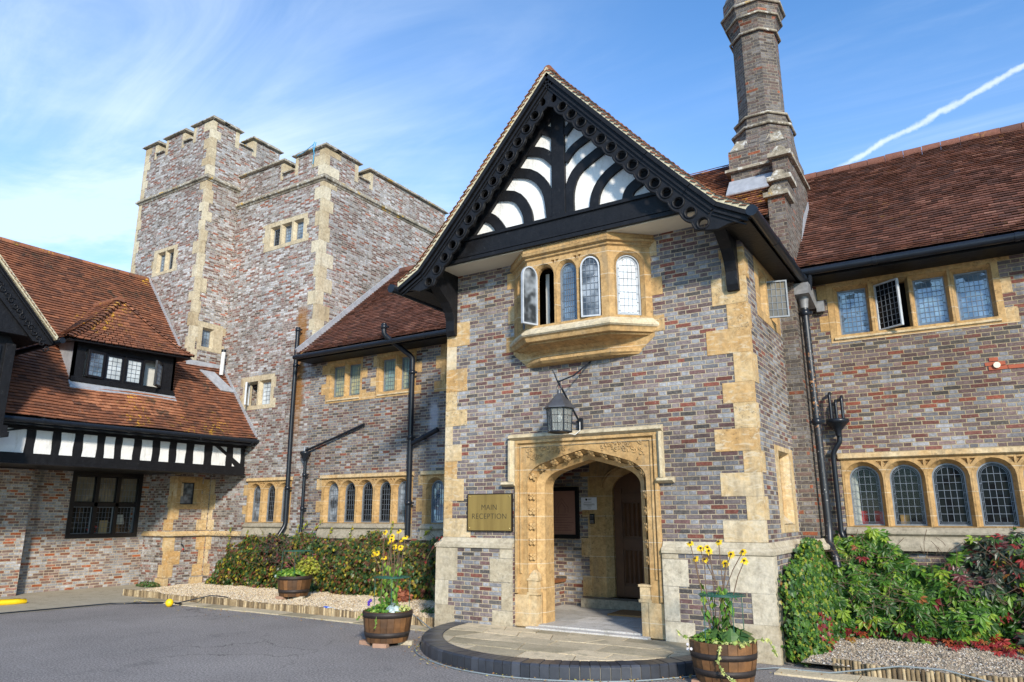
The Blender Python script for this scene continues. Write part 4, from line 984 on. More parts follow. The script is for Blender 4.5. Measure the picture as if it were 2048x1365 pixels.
def upper_row(parent, x0, x1, z0, z1, Ls, mats, nv, nh, frame=None, openk=None):
    mb = MB(); surround(mb, ff2, rect(x0, x1, z0, z1), Ls, 0.05, 0.09, 0.16, 0.008, (), 0.4)
    teeth(mb, ff2, x0, -1, z0, z1, (0.02, 0.14), (0.2, 0.3), int(abs(x0)*13)); teeth(mb, ff2, x1, 1, z0, z1, (0.14, 0.02), (0.2, 0.3), int(abs(x1)*13)+3)
    o = mb.build('mullioned_window', M_OCHRE, parent)
    mb = MB(); sloped(mb, ff2, x0+0.06, x1-0.06, [(0.10, z0+0.125), (-0.002, z0+0.09), (-0.035, z0+0.08), (-0.035, z0+0.05), (0.0, z0+0.03)], 0.8); mb.build('sill', M_QUOIN, o)
    for i, (l, g) in enumerate(zip(Ls, mats)):
        if openk and i in openk: open_light(o, ff2, l, 0.08, openk[i][0], openk[i][1], nv=nv, nh=nh, gmat=g, border=False, fm=M_FRAMEW)
        else: glazing(o, ff2, l, 0.14, nv, nh, g, i != 9)
    return o

# ---- right wing
rw = thing('brick_wing', 'brick wing right of the porch with brown tiled roof and arched stone windows', 'building', (1.5, 12.5, 0))
RL = [(-1.63+0.566*i, -1.20+0.566*i, 1.58, 2.49, 0.2) for i in range(6)]
RU = [(-1.51, -1.08, 4.61, 5.37, 0), (-0.94, -0.51, 4.61, 5.37, 0), (-0.40, 0.03, 4.61, 5.37, 0), (0.165, 0.60, 4.61, 5.37, 0)]
mb = MB(); wall(mb, ff2, rect(-2.6, 6, 0, 5.6), [holeof(RL), holeof(RU)], 0.4); mb.box(5.6, 6, 12.9, 19, 0, 5.6); mb.build('wall', M_BRICK_R, rw)
arched_row(rw, -1.72, 1.74, RL, [G_SEE, G_SEE, G_DARK, G_DARK, G_DARK, G_DARK], 4, 7, True, False)
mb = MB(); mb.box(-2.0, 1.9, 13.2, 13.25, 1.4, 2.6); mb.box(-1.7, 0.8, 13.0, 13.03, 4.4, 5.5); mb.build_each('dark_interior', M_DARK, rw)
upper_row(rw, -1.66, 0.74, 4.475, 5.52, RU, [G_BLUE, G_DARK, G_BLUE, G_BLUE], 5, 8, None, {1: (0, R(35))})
main_roof(rw, -5.0, 6, 51, M_TILE_R)

# ---- range left of the porch
lw = thing('brick_range', 'brick range between the porch and the tower with mullioned windows and tiled roof', 'building', (-10.5, 12.5, 0))
ML = [(-13.18+0.548*i, -12.80+0.548*i, 1.58, 2.49, 0.19) for i in range(5)]
mb = MB(); wall(mb, ff2, rect(-13.95, -6.95, 0, 5.6), [holeof(ML), rect(-10.09, -9.60, 1.57, 2.55), rect(-13.27, -12.21, 4.565, 5.42), rect(-11.63, -10.54, 4.565, 5.42), rect(-9.64, -9.16, 4.585, 5.42)], 0.4); mb.build('wall', M_BRICK, lw)
arched_row(lw, -13.32, -10.47, ML, [G_GREY, G_DARK, G_DARK, G_DARK, G_GREY], 4, 7)
arched_row(lw, -10.19, -9.50, [(-10.03, -9.66, 1.58, 2.49, 0.19)], [G_BLUE], 4, 7, False)
upper_row(lw, -13.38, -12.16, 4.43, 5.5, [(-13.21, -12.80, 4.58, 5.36, 0), (-12.68, -12.27, 4.58, 5.36, 0)], [G_GREEN, G_GREEN], 4, 7)
upper_row(lw, -11.70, -10.48, 4.43, 5.5, [(-11.57, -11.16, 4.58, 5.36, 0), (-11.0, -10.60, 4.58, 5.36, 0)], [G_GREEN, G_GREEN], 4, 7)
mb = MB(); surround(mb, ff2, rect(-9.72, -9.05, 4.42, 5.5), [(-9.58, -9.22, 4.60, 5.36, 0)], 0.05, 0.09, 0.2, 0.008); teeth(mb, ff2, -9.72, -1, 4.42, 5.5, (0.22, 0.06), (0.2, 0.3), 9)
nw_ = mb.build('narrow_window', M_OCHRE, lw); glazing(nw_, ff2, (-9.58, -9.22, 4.60, 5.36, 0), 0.17, 3, 7, G_DARK, False)
mb = MB(); mb.prism([[ff2.p(u, v, -0.007) for u, v in rect(-12.14, -11.72, 4.43, 4.60)]], V((0, 0.04, 0)), 0.6); mb.build('stone_sill_block', M_OCHRE, lw)
mb = MB(); rg = random.Random(2)
for x0, x1, z in ((0.42, 0.66, 3.80), (0.38, 0.52, 3.865), (0.66, 0.86, 3.80), (0.52, 0.64, 3.865), (0.44, 0.56, 3.93)): mb.box(x0+0.004, x1-0.004, 12.488, 12.52, z+0.004, z+0.058, rg.random())
mb.build('patched_bricks', plain('orange_patch_brick', (0.34, 0.085, 0.04), 0.85), rw)
mb = MB(); mb.tube([(0.53, 12.46, 3.87), (0.53, 12.52, 3.87)], 0.045, 10); mb.build('overflow_pipe', M_SOFFIT, rw)
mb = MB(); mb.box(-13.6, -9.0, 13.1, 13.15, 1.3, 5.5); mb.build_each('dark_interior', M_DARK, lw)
main_roof(lw, -13.93, -5.02, 52, M_TILE_R)
mb = MB()
P = [V((-13.91, 11.93, 5.70)), V((-13.91, 15.7, 9.04))]
mb.bar(P[0]+V((0.03, 0, 0.02)), P[1]+V((0.03, 0, 0.02)), (0.05, 0, 0), V((0, -0.66, 0.75))*0.16); mb.build('flashing', M_LEAD, lw)

# ================================================================== castellated tower with stair turret
tw = thing('castellated_tower', 'tall square brick tower with battlements and projecting stair turret', 'tower', (-17, 12.5, 0))
TX0, TX1, TY1 = -20.5, -13.95, 17.9
UX0, UX1, UY0, UY1 = -21.0, -17.6, 11.4, 13.85
T3 = [(-15.95, -15.63, 9.12, 9.66, 0), (-15.475, -15.155, 9.12, 9.66, 0), (-15.00, -14.68, 9.12, 9.66, 0)]
T2 = [(-16.42, -16.04, 4.62, 5.23, 0), (-15.90, -15.50, 4.62, 5.23, 0)]
TA = [(-15.94+0.555*i, -15.58+0.555*i, 1.58, 2.49, 0.18) for i in range(3)]
U2_ = [(-19.60, -19.28, 8.70, 9.27, 0), (-19.16, -18.86, 8.70, 9.27, 0)]
mb = MB()
wall(mb, ff2, rect(-17.6, TX1, 0, 11.28), [holeof(T3), holeof(T2), holeof(TA)], 0.4)
mb.box(TX0, -17.6, 13.86, 14.3, 8, 11.28); mb.box(TX1-0.4, TX1, 12.9, TY1, 0, 11.28); mb.box(TX0, TX1-0.4, TY1-0.4, TY1, 5, 11.28); mb.box(TX0, TX0+0.4, 14.3, TY1-0.4, 5, 11.28)
mb.box(TX0+0.4, TX1-0.4, 12.9, TY1-0.4, 10.4, 10.5)
mb.build_each('tower_wall', M_BRICK_T, tw)
fu, fx = FY(UY0), FX(UX1)
mb = MB()
wall(mb, fu, rect(UX0, UX1, 0, 12.748), [holeof(U2_)], 0.2)
wall(mb, fx, rect(UY0+0.201, 12.499, 0, 11.0), [rect(11.74, 12.13, 6.295, 6.86), rect(11.612, 12.12, 2.015, 2.65)], 0.4)
mb.box(UX1-0.4, UX1, 12.52, UY1, 10.9, 12.75); mb.box(UX1-0.4, UX1, UY0+0.201, 12.499, 11.0, 12.75); mb.box(UX1-0.4, UX1, 12.499, 12.52, 11.3, 12.75)
mb.box(UX0, UX0+0.4, UY0+0.4, UY1, 0, 12.75); mb.box(UX0+0.4, UX1-0.4, UY1-0.4, UY1, 9, 12.75); mb.box(UX0+0.4, UX1-0.4, UY0+0.4, UY1-0.4, 11.9, 12.0)
mb.build('turret_wall', M_BRICK_T, tw)
# merlons
def merlon(mbw, mbs, mbc, x0, x1, y0, y1, z0, z1, jx=(0, 0), jy=(0, 0)):
    mbw.box(x0, x1, y0, y1, z0+0.002, z1-0.10)
    P = [V((x0, y1, z1-0.12)), V((x0, y0, z1-0.12)), V((x1, y0, z1-0.12)), V((x1, y1, z1-0.12))]
    mbc.sweep([p for p in P], [(-0.02, 0), (0.05, 0.0), (0.09, 0.02), (0.09, 0.05), (0.03, 0.08), (0.02, 0.11), (-0.06, 0.15), (-0.02, 0.15)], closed=True)
    mbc.box(x0+0.01, x1-0.01, y0+0.01, y1-0.01, z1-0.10, z1+0.03)
mw, mq, mc = MB(), MB(), MB()
pt = 0.42
for x0, x1 in ((-17.58, -15.65), (-15.15, TX1)): merlon(mw, mq, mc, x0, x1, YF, YF+pt, 11.28, 11.78)
for y0, y1 in ((YF+pt+0.001, 13.77), (14.25, TY1)): merlon(mw, mq, mc, TX1-pt, TX1, y0, y1, 11.28, 11.78)
for x0, x1 in ((UX0, -20.35), (-19.9, -18.95), (-18.5, UX1)): merlon(mw, mq, mc, x0, x1, UY0, UY0+pt, 12.75, 13.24)
for y0, y1 in ((UY0+pt+0.001, 12.33), (12.83, UY1)): merlon(mw, mq, mc, UX1-pt, UX1, y0, y1, 12.75, 13.24)
mw.build_each('merlons', M_BRICK_T, tw)
# crenel sills
for a, b in ((-15.65, -15.15),): mc.prism([[V((a+0.02, y, z)) for y, z in ((YF-0.07, 11.27), (YF-0.07, 11.31), (YF+0.1, 11.37), (YF+pt, 11.37), (YF+pt, 11.27))]], V((b-a-0.04, 0, 0)))
for a, b in ((-20.35, -19.9), (-18.95, -18.5)): mc.prism([[V((a+0.02, y, z)) for y, z in ((UY0-0.07, 12.74), (UY0-0.07, 12.78), (UY0+0.1, 12.84), (UY0+pt, 12.84), (UY0+pt, 12.74))]], V((b-a-0.04, 0, 0)))
for X_, a, b, z in ((TX1, 13.77, 14.25, 11.28), (UX1, 12.33, 12.83, 12.75)):
    mc.prism([[V((x, a+0.02, zz)) for x, zz in ((X_+0.07, z), (X_+0.07, z+0.03), (X_-0.1, z+0.09), (X_-pt, z+0.09), (X_-pt, z))]], V((0, b-a-0.04, 0)))
# string course
SP = [(-0.02, -0.08), (0.015, -0.07), (0.045, -0.03), (0.085, -0.01), (0.09, 0.03), (0.02, 0.12), (-0.02, 0.12)]
mc.sweep([(UX1+0.0, YF, 10.72), (TX1, YF, 10.72), (TX1, TY1, 10.72)], SP)
mc.sweep([(UX0, UY1, 11.24), (UX0, UY0, 11.24), (UX1, UY0, 11.24), (UX1, 12.52, 11.24)], SP)
mc.build_each('copings', M_COPING, tw)
mb = MB()
quoins(mb, TX1, YF, -1, 1, 5.75, 10.64, (0.26, 0.10), (0.24, 0.44), (0.26, 0.44), seed=3)
quoins(mb, TX1, YF, -1, 1, 10.86, 11.66, (0.22, 0.40), (0.45, 0.25), (0.22, 0.34), seed=5)
quoins(mb, UX1, UY0, -1, 1, 2.78, 11.16, (0.24, 0.09), (0.14, 0.30), (0.26, 0.44), seed=7)
quoins(mb, UX1, UY0, -1, 1, 11.38, 13.1, (0.16, 0.34), (0.30, 0.16), (0.24, 0.36), seed=9)
quoins(mb, UX0, UY0, 1, 1, 0.0, 11.16, (0.34, 0.16), (0.2, 0.3), (0.30, 0.50), seed=10)
quoins(mb, UX0, UY0, 1, 1, 11.38, 13.1, (0.18, 0.34), (0.2, 0.3), (0.26, 0.40), seed=12)
for a in (-15.645, -15.155): mb.prism([[V((x, YF-0.005, z)) for x, z in rect(min(a, a+0.12*(-1 if a < -15.4 else 1)), max(a, a+0.12*(-1 if a < -15.4 else 1)), 11.1, 11.64)]], V((0, 0.3, 0)), 0.4)
for a, s in ((-20.345, -1), (-19.905, 1), (-18.945, -1), (-18.505, 1)): mb.prism([[V((x, UY0-0.005, z)) for x, z in rect(min(a, a+0.13*s), max(a, a+0.13*s), 12.6, 13.1)]], V((0, 0.3, 0)), 0.4)
for X_, a, s, z in ((TX1, 13.775, -1, 11.1), (TX1, 14.245, 1, 11.1), (UX1, 12.335, -1, 12.58), (UX1, 12.825, 1, 12.58)): mb.prism([[V((X_+0.005, y, zz)) for y, zz in rect(min(a, a+0.14*s), max(a, a+0.14*s), z, z+0.54)]], V((-0.3, 0, 0)), 0.5)
mb.build_each('quoins', M_TOWERQ, tw)
def small_win(parent, fr, outline, Ls, gm, nv=3, nh=5, mat=None, frm=None, seed=1, opened=None, name='stone_window'):
    mb = MB(); surround(mb, fr, outline, Ls, 0.045, 0.08, 0.16, 0.008, (), 0.5)
    u0, u1, v0, v1 = outline[0][0], outline[1][0], outline[0][1], outline[2][1]
    teeth(mb, fr, u0, -1, v0, v1, (0.01, 0.09), (0.18, 0.3), seed); teeth(mb, fr, u1, 1, v0, v1, (0.09, 0.01), (0.18, 0.3), seed+1)
    o = mb.build(name, mat or M_TOWERQ, parent)
    for i, l in enumerate(Ls):
        if opened and i in opened: open_light(o, fr, l, 0.06, opened[i][0], opened[i][1], nv=nv, nh=nh, gmat=gm[i], border=False, fm=frm)
        else: glazing(o, fr, l, 0.13, nv, nh, gm[i], False, fm=frm)
    return o
small_win(tw, ff2, rect(-16.24, -14.50, 9.0, 9.84), T3, [G_DARK, G_BLUE, G_BLUE], 4, 5, seed=2)
small_win(tw, ff2, rect(-16.60, -15.34, 4.50, 5.42), T2, [G_PALE, G_PALE], 3, 5, seed=4, frm=M_FRAMEW, opened={0: (0, R(50))})
small_win(tw, fu, rect(-19.82, -18.68, 8.60, 9.42), U2_, [G_BLUE, G_DARK], 3, 5, seed=6)
small_win(tw, fx, rect(11.62, 12.40, 6.20, 7.00), [(11.80, 12.07, 6.31, 6.80, 0)], [G_BLUE], 3, 4, seed=8)
small_win(tw, fx, rect(11.50, 12.22, 1.90, 2.74), [(11.66, 12.06, 2.03, 2.59, 0)], [G_GREY], 1, 1, M_OCHRE, M_FRAMEB, 14)
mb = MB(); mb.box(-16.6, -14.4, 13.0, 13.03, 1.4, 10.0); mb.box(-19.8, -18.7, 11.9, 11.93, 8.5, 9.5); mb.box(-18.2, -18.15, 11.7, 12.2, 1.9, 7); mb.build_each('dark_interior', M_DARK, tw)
arched_row(tw, -16.05, -14.38, TA, [G_GREY, G_DARK, G_DARK], 4, 7)
mb = MB(); mb.sweep([(UX0, UY0, 1.22), (UX1, UY0, 1.22), (UX1, YF, 1.22), (-16.06, YF, 1.22)], [(-0.02, 0), (0.07, 0), (0.075, 0.05), (0.02, 0.12), (-0.02, 0.12)])
mb.box(-17.95, UX1+0.03, UY0-0.03, UY0+0.1, -0.05, 0.19); mb.box(UX1-0.1, UX1+0.03, 12.1, 12.48, -0.05, 0.17); quoins(mb, UX1, UY0, -1, 1, 0.20, 1.2, (0.24, 0.14), (0.16, 0.34), (0.26, 0.36), seed=17); quoins(mb, UX1, UY0, -1, 1, 1.36, 2.74, (0.24, 0.14), (0.10, 0.22), (0.26, 0.36), seed=18)
for z0, z1, w_ in ((0.2, 0.5, 0.30), (0.5, 0.86, 0.16), (0.86, 1.2, 0.26), (1.36, 1.64, 0.30), (1.64, 1.9, 0.18), (1.9, 2.3, 0.28), (2.3, 2.7, 0.2)):
    mb.prism([[fx.p(u, v, -0.007) for u, v in rect(12.46-w_, 12.46, z0, z1-0.005)]], V((-0.04, 0, 0)), random.random()); mb.prism([[ff2.p(u, v, -0.009) for u, v in rect(UX1, UX1+w_*0.9, z0, z1-0.005)]], V((0, 0.04, 0)), random.random())
mb.build_each('plinth_course', M_QUOIN, tw)

# ================================================================== chimney
ch = thing('brick_chimney', 'tall octagonal brick chimney rising from a stepped stack between porch and right wing', 'chimney', (-2.4, 12.6, 0))
cxx, cyy = -2.60, 13.42
mb = MB()
a0, a1 = -2.30, -2.03
mb.box(a0, a1, 11.72, 14.2, 0, 6.95); mb.box(a0+0.001, a1, 12.15, 14.2, 6.95, 7.42); mb.box(a0, a1, 12.40, 14.2, 7.42, 7.98)
mb.box(-3.10, a1-0.001, 12.66, 14.18, 5.2, 7.98); mb.box(-3.12, -2.05, 12.65, 14.19, 8.06, 8.42)
mb.box(-2.27, -1.985, 11.60, 12.5, 0, 1.25)
for z0, z1, y in ((5.70, 5.78, 11.70), (5.52, 5.60, 11.66)): mb.box(a0-0.015, a1+0.012, y, 12.3, z0, z1)
# broaches to the octagon
def octp(rad, z): return [V((cxx+rad*math.cos(math.pi/8+k*math.pi/4), cyy+rad*math.sin(math.pi/8+k*math.pi/4), z)) for k in range(8)]
def sqp(z):
    X0, X1, Y0, Y1 = -3.12, -2.05, 12.65, 14.19; t = 0.16
    return [V((X1, Y1-0.45, z)), V((X1-0.3, Y1, z)), V((X0+0.3, Y1, z)), V((X0, Y1-0.45, z)), V((X0, Y0+0.45, z)), V((X0+0.3, Y0, z)), V((X1-0.3, Y0, z)), V((X1, Y0+0.45, z))]
mb.strip(sqp(8.42), octp(0.56, 8.80), True); mb.add(sqp(8.42), [tuple(range(8))])
stack = [(0.56, 8.80), (0.56, 8.92), (0.54, 8.98), (0.51, 9.05), (0.51, 9.18), (0.455, 9.26), (0.455, 9.34), (0.440, 9.40), (0.440, 11.02), (0.46, 11.1), (0.46, 11.26), (0.50, 11.34), (0.55, 11.42), (0.55, 11.50), (0.60, 11.60), (0.60, 11.66), (0.57, 11.74), (0.57, 11.98), (0.53, 12.06), (0.50, 12.14), (0.44, 12.17)]
for (r0, z0), (r1, z1) in zip(stack, stack[1:]): mb.strip(octp(r0, z0), octp(r1, z1), True)
mb.add(octp(0.44, 12.17), [tuple(range(8))])
mb.build('stack', M_BRICK_C, ch)
mb = MB()
for rad, z, t in ((0.585, 8.96, 0.032), (0.53, 9.20, 0.028), (0.485, 11.06, 0.026), (0.62, 11.63, 0.028), (0.55, 11.40, 0.022)):
    P = octp(rad, z); mb.tube(P+[P[0], P[1]], t, 7, caps=False)
mb.sweep([(-3.12, 14.2, 7.98), (-3.12, 12.65, 7.98), (-2.04, 12.65, 7.98), (-2.04, 14.2, 7.98)], [(-0.03, 0), (0.07, 0.0), (0.07, 0.05), (0.0, 0.09), (-0.03, 0.09)])
for y, z in ((11.72, 6.95), (12.15, 7.42), (12.38, 7.98)):
    mb.box(a0-0.06, a1+0.07, y-0.07, y+0.45, z-0.04, z+0.045)
    c = (a0+a1)/2; r_ = 0.125; P = [V((c+r_*math.cos(t*math.pi/10), y-0.01, z+0.045+r_*1.05*math.sin(t*math.pi/10))) for t in range(11)]
    mb.prism([P], V((0, 0.5, 0)))
mb.box(a1, a1+0.05, 14.0, 14.2, 7.0, 7.07)
mb.build_each('stone_offsets', M_COPING, ch)
mb = MB()
for k in range(5):
    aa = [octp(0.50, 8.62), octp(0.575, 8.80)]
for s in (-1, 1):
    x0 = cxx+s*0.30
    mb.prism([[V((cxx+s*0.50, 12.64, 8.40)), V((cxx+s*0.14, 12.64, 8.40)), V((cxx+s*0.20, 12.80, 8.66)), V((cxx+s*0.40, 12.88, 8.72))]], V((0, 0.06, 0.01)))
mb.build_each('broach_stones', M_COPING, ch)
mb = MB(); mb.prism([[V((-3.13, 12.63, 7.78)), V((-2.31, 12.63, 7.78)), V((-2.31, 12.46, 7.46)), V((-3.17, 12.46, 7.46))]], V((0, -0.01, 0.02)))
mb.prism([[V((a1+0.006, 13.0, 6.62)), V((a1+0.006, 13.35, 7.1)), V((a1+0.006, 14.1, 7.7)), V((a1+0.006, 14.1, 7.5)), V((a1+0.006, 12.6, 6.15))]], V((0.01, 0, 0)))
mb.build_each('lead_flashing', M_LEAD, ch)
mb = MB(); mb.sweep([(-2.27, 11.60, 1.25), (-1.985, 11.60, 1.25), (-1.985, 12.5, 1.25)], cap); mb.box(-2.25, -1.97, 11.59, 12.5, 0, 1.2); mb.build('plinth', M_PALE, ch)

# ================================================================== jettied timber framed wing on the left
jw = thing('timber_framed_wing', 'jettied wing with black and white timber framing under a mossy tiled roof with dormer', 'building', (-17.5, 9, 0))
WX, JX = -18.7, -16.2
fl, fj = FX(WX), FX(JX)
mb = MB(); wall(mb, fl, rect(4.0, 11.399, 0, 2.9), [rect(9.45, 11.15, 1.25, 2.76)], 0.3); mb.box(-19.0, -18.36, 4.0, 8.36, 0, 2.78); mb.build_each('brick_wall', M_BRICK_L, jw)
# lower window: black frame, 3 by 2 lights
mb = MB()
for y0, y1, z0, z1 in ((9.40, 9.50, 1.20, 2.82), (11.09, 11.19, 1.20, 2.82), (9.50, 11.09, 2.70, 2.82), (9.50, 11.09, 1.20, 1.30), (9.50, 11.09, 1.96, 2.06), (9.985, 10.075, 1.30, 2.70), (10.525, 10.615, 1.30, 2.70)):
    d = 0.0 if y1-y0 < 0.12 and z1-z0 > 1.5 else 0.004
    mb.box(WX-0.10, WX+0.03-d, y0, y1, z0, z1)
win = mb.build('black_window', M_FRAMEB, jw)
for y0, y1 in ((9.51, 9.975), (10.085, 10.515), (10.625, 11.08)):
    glazing(win, fl, (y0, y1, 2.07, 2.69, 0), 0.05, 5, 4, G_BUFF, False, fm=M_FRAMEB, frame=0.012)
    glazing(win, fl, (y0, y1, 1.31, 1.95, 0), 0.05, 5, 5, G_SEE, False, fm=M_FRAME, frame=0.012)
mb = MB(); mb.box(-19.3, -19.28, 9.3, 11.3, 1.1, 2.9); mb.build_each('dark_interior', M_DARK, jw)
# jetty
mb = MB(); mb.box(JX-0.18, JX+0.02, 4.0, 12.44, 2.76, 2.98); mb.box(JX+0.02, JX+0.06, 4.0, 12.44, 2.76, 2.80); mb.box(JX-0.15, JX+0.015, 4.0, 12.44, 3.46, 3.60)
mb.box(JX-2.4, JX-0.18, 4.0, 11.39, 2.80, 2.84)
mb.build('jetty_beam', M_BLACK, jw)
mb = MB(); mb.box(JX-0.12, JX-0.02, 4.0, 12.42, 2.98, 3.47); mb.build('plaster_panel', M_PLASTER, jw)
rg = random.Random(9)
for y0, y1 in ((7.11, 7.31), (7.62, 7.81), (8.06, 8.27), (8.55, 8.74), (8.95, 9.13), (9.38, 9.59), (9.84, 10.05), (10.27, 10.48), (10.71, 10.94), (11.22, 11.46), (11.86, 12.08), (12.30, 12.44), (6.3, 6.5), (5.7, 5.9)):
    mb = MB(); c = (y0+y1)/2; h = (y1-y0)/2-0.01; P = []
    for k in range(6): z = 2.975+0.49*k/5; P.append((c-h+0.008*math.sin(k*1.1+c*5), z))
    for k in range(5, -1, -1): z = 2.975+0.49*k/5; P.append((c+h+0.008*math.sin(k*1.3+c*3), z))
    mb.prism([[V((JX-0.012, y, z)) for y, z in P]], V((-0.07, 0, 0))); mb.build('stud', M_BLACK, jw)
for P in ([(11.50, 3.47), (11.66, 3.47), (12.32, 3.05), (12.32, 2.97), (12.16, 2.97), (11.9, 3.22)], [(7.12, 3.47), (6.9, 3.47), (6.5, 3.25), (6.5, 3.33)]):
    mb = MB(); mb.prism([[V((JX-0.008, y, z)) for y, z in P]], V((-0.06, 0, 0))); mb.build('curved_brace', M_BLACK, jw)
# main slope
sl = 1.207; cS, sS = 1/math.hypot(1, sl), sl/math.hypot(1, sl)
EX, EZ = -15.84, 3.63
LS = (EX+19.96)/cS
def jpos(u, s):
    sag = -0.05*math.sin(math.pi*min(1, max(0, (u-3)/9)))*min(1, s/3)*1.0 + 0.015*math.sin(u*2.1)
    kick = 0.05*max(0, 1-s/0.6)**2
    return (EX-cS*s, u, EZ+sS*s+sag+kick)
def jx(s): return EX-cS*s
dY0, dY1, dX = 8.04, 10.50, -16.70
def jrng(i, s):
    x = jx(s); y1 = 12.49 if x > -17.6 else 11.39
    if dX > x > -17.45: return [(3.5, dY0+0.02), (dY1-0.02, y1)]
    return [(3.5, y1)]
def jr(rg, u, s):
    if 8.1 < u < 10.6 and 0.5+0.35*noise.noise(V((u*2, 0, 0))) < s < 1.35: return 0.80+0.4*rg.random()
    return rg.random()*0.92
mb = MB(); tiles(mb, jpos, (sl, 0, 1), int(LS/0.1), 0.1, 0.165, jrng, seed=61, rr=jr); mb.build('tiled_roof', M_TILE_L, jw, fixn=False)
mb = MB()
for i in range(24): y = 3.5+i*0.33; mb.tube([(-19.96, y, 8.52-0.05*math.sin(math.pi*min(1, max(0, (y-3)/9)))), (-19.96, y+0.32, 8.52-0.05*math.sin(math.pi*min(1, max(0, (y-2.7)/9))))], 0.11, 10, random.random())
mb.build('ridge_tiles', M_TILE_L, jw, fixn=False)
mb = MB()
mb.prism([[V((x, 3.5, z)) for x, z in ((EX-0.03, EZ-0.06), (-19.96, 8.52), (-24.0, 3.6))]], V((0, 7.88, 0)))
mb.prism([[V((x, 11.38, z)) for x, z in ((EX-0.03, EZ-0.06), (-17.58, 5.68), (-17.58, 3.57))]], V((0, 1.11, 0))); mb.build('roof_deck', M_BLACK, jw)
mb = MB(); mb.tube([(-15.80, 6.4, 3.60), (-15.80, 12.5, 3.63)], 0.055, 12)
for y in (7.2, 9.0, 10.8, 12.3): mb.tube([(-15.80, y-0.03, 3.61), (-15.80, y+0.03, 3.61)], 0.063, 12)
mb.box(-16.2, -15.86, 6.4, 12.47, 3.52, 3.56)
mb.build('gutter', M_IRON, jw)
mb = MB()
def lead(p, q, nrm_, w_=0.13): p, q = V(p), V(q); d = (q-p).normalized(); mb.bar(p, q, V(nrm_)*0.012, d.cross(V(nrm_)).normalized()*w_)
lead((-19.94, 11.37, 8.60), (-17.62, 11.37, 5.80), (0, 1, 0)); lead((-17.58, 12.48, 5.80), (-15.86, 12.48, 3.74), (0, 1, 0))
mb.bar((-17.57, 11.35, 5.80), (-17.57, 12.5, 5.80), (0.012, 0, 0), (0, 0, 0.14)); mb.bar((-17.42, 11.9, 5.60), (-16.95, 12.3, 5.04), (0, 0.45, 0), (0.02, 0, 0.02))
mb.build_each('lead_flashing', M_LEAD, jw)
# dormer: hipped roof over a row of four casements
mb = MB(); mb.prism([[V((x, y, z)) for x, z in ((dX, 4.5), (dX, 5.70), (-17.65, 5.70))] for y in (dY0,)], V((0, 0.06, 0))); mb.prism([[V((x, dY1-0.06, z)) for x, z in ((dX, 4.6), (dX, 5.72), (-17.65, 5.72))]], V((0, 0.06, 0)))
mb.build_each('dormer_cheek', M_LEAD, jw)
fd = FX(dX); DL = [(8.31+0.475*i, 8.735+0.475*i, 4.80, 5.42, 0) for i in range(4)]
mb = MB(); surround(mb, fd, rect(dY0+0.0, dY1, 4.62, 5.70), DL, 0.012, 0.03, 0.10, 0.0, (), 0.5); mb.box(dX-0.05, dX+0.07, dY0-0.02, dY1+0.02, 4.66, 4.74); mb.box(dX, dX+0.04, dY0, dY1, 4.74, 4.775)
dm = mb.build('dormer', M_BLACK, jw)
open_light(dm, fd, DL[0], -0.01, 1, R(8), nv=3, nh=5, gmat=G_BLUE, border=False, fm=M_FRAMEB, frame=0.05)
glazing(dm, fd, DL[1], 0.05, 3, 5, G_PALE, False, fm=M_FRAMEB, frame=0.05); glazing(dm, fd, DL[2], 0.05, 3, 5, G_PALE, False, fm=M_FRAMEB, frame=0.05)
open_light(dm, fd, DL[3], 0.0, 1, R(40), nv=3, nh=5, gmat=G_PALE, border=False, fm=M_FRAMEB, frame=0.05)
mb = MB(); mb.box(dX-0.25, dX-0.23, dY0+0.1, dY1-0.1, 4.7, 5.6); mb.build('pale_blind', M_CURTAIN, dm)
mb = MB(); mb.prism([[V((x, dY0-0.05, z)) for x, z in ((dX+0.16, 4.50), (dX+0.02, 4.68), (dX+0.02, 4.60), (dX+0.13, 4.46))]], V((0, dY1-dY0+0.1, 0))); mb.build('lead_apron', M_LEAD, dm)
# dormer roof
ap = V((-17.62, 9.40, 7.02)); rb = V((-18.72, 9.36, 7.02)); c0 = V((-16.46, 7.74, 5.57)); c1 = V((-16.46, 10.80, 5.67)); b0 = V((-17.66, 7.86, 5.70)); b1 = V((-17.70, 11.0, 5.74))
mb = MB()
def sag_(p, q, t): 
    r_ = p.lerp(q, t); r_.z -= 0.10*max(0, math.sin(math.pi*min(1, t)))**1.2*(1-t*0.3); return r_
def fan(lo0, lo1, hi0, hi1, n, seed):
    """lay courses between two curved edges lo0-hi0 and lo1-hi1"""
    rg = random.Random(seed); N = (lo1-lo0).cross(hi0-lo0).normalized(); N = -N if N.z < 0 else N
    for i in range(n):
        A0, A1, B0, B1 = sag_(lo0, hi0, i/n), sag_(lo1, hi1, i/n), sag_(lo0, hi0, (i+1.05)/n), sag_(lo1, hi1, (i+1.05)/n)
        w_ = (A1-A0).length; k = max(1, round(w_/0.165)); 
        for j in range(k):
            f0, f1 = j/k+0.004, (j+1)/k-0.004; h = 0.032+rg.uniform(-0.004, 0.006)
            curl = lambda f: 0.03*max(0, abs(f-0.5)*2-0.75)*4
            p, q, r1, r2 = A0.lerp(A1, f0), A0.lerp(A1, f1), B0.lerp(B1, f1), B0.lerp(B1, f0)
            mb.add([p+N*(h+curl(f0)), q+N*(h+curl(f1)), r1+N*(0.006+curl(f1)), r2+N*(0.006+curl(f0)), p+N*(h-0.02+curl(f0)), q+N*(h-0.02+curl(f1))], [(0, 1, 2, 3), (4, 5, 1, 0), (4, 0, 3), (5, 2, 1)], rg.random()*0.9)
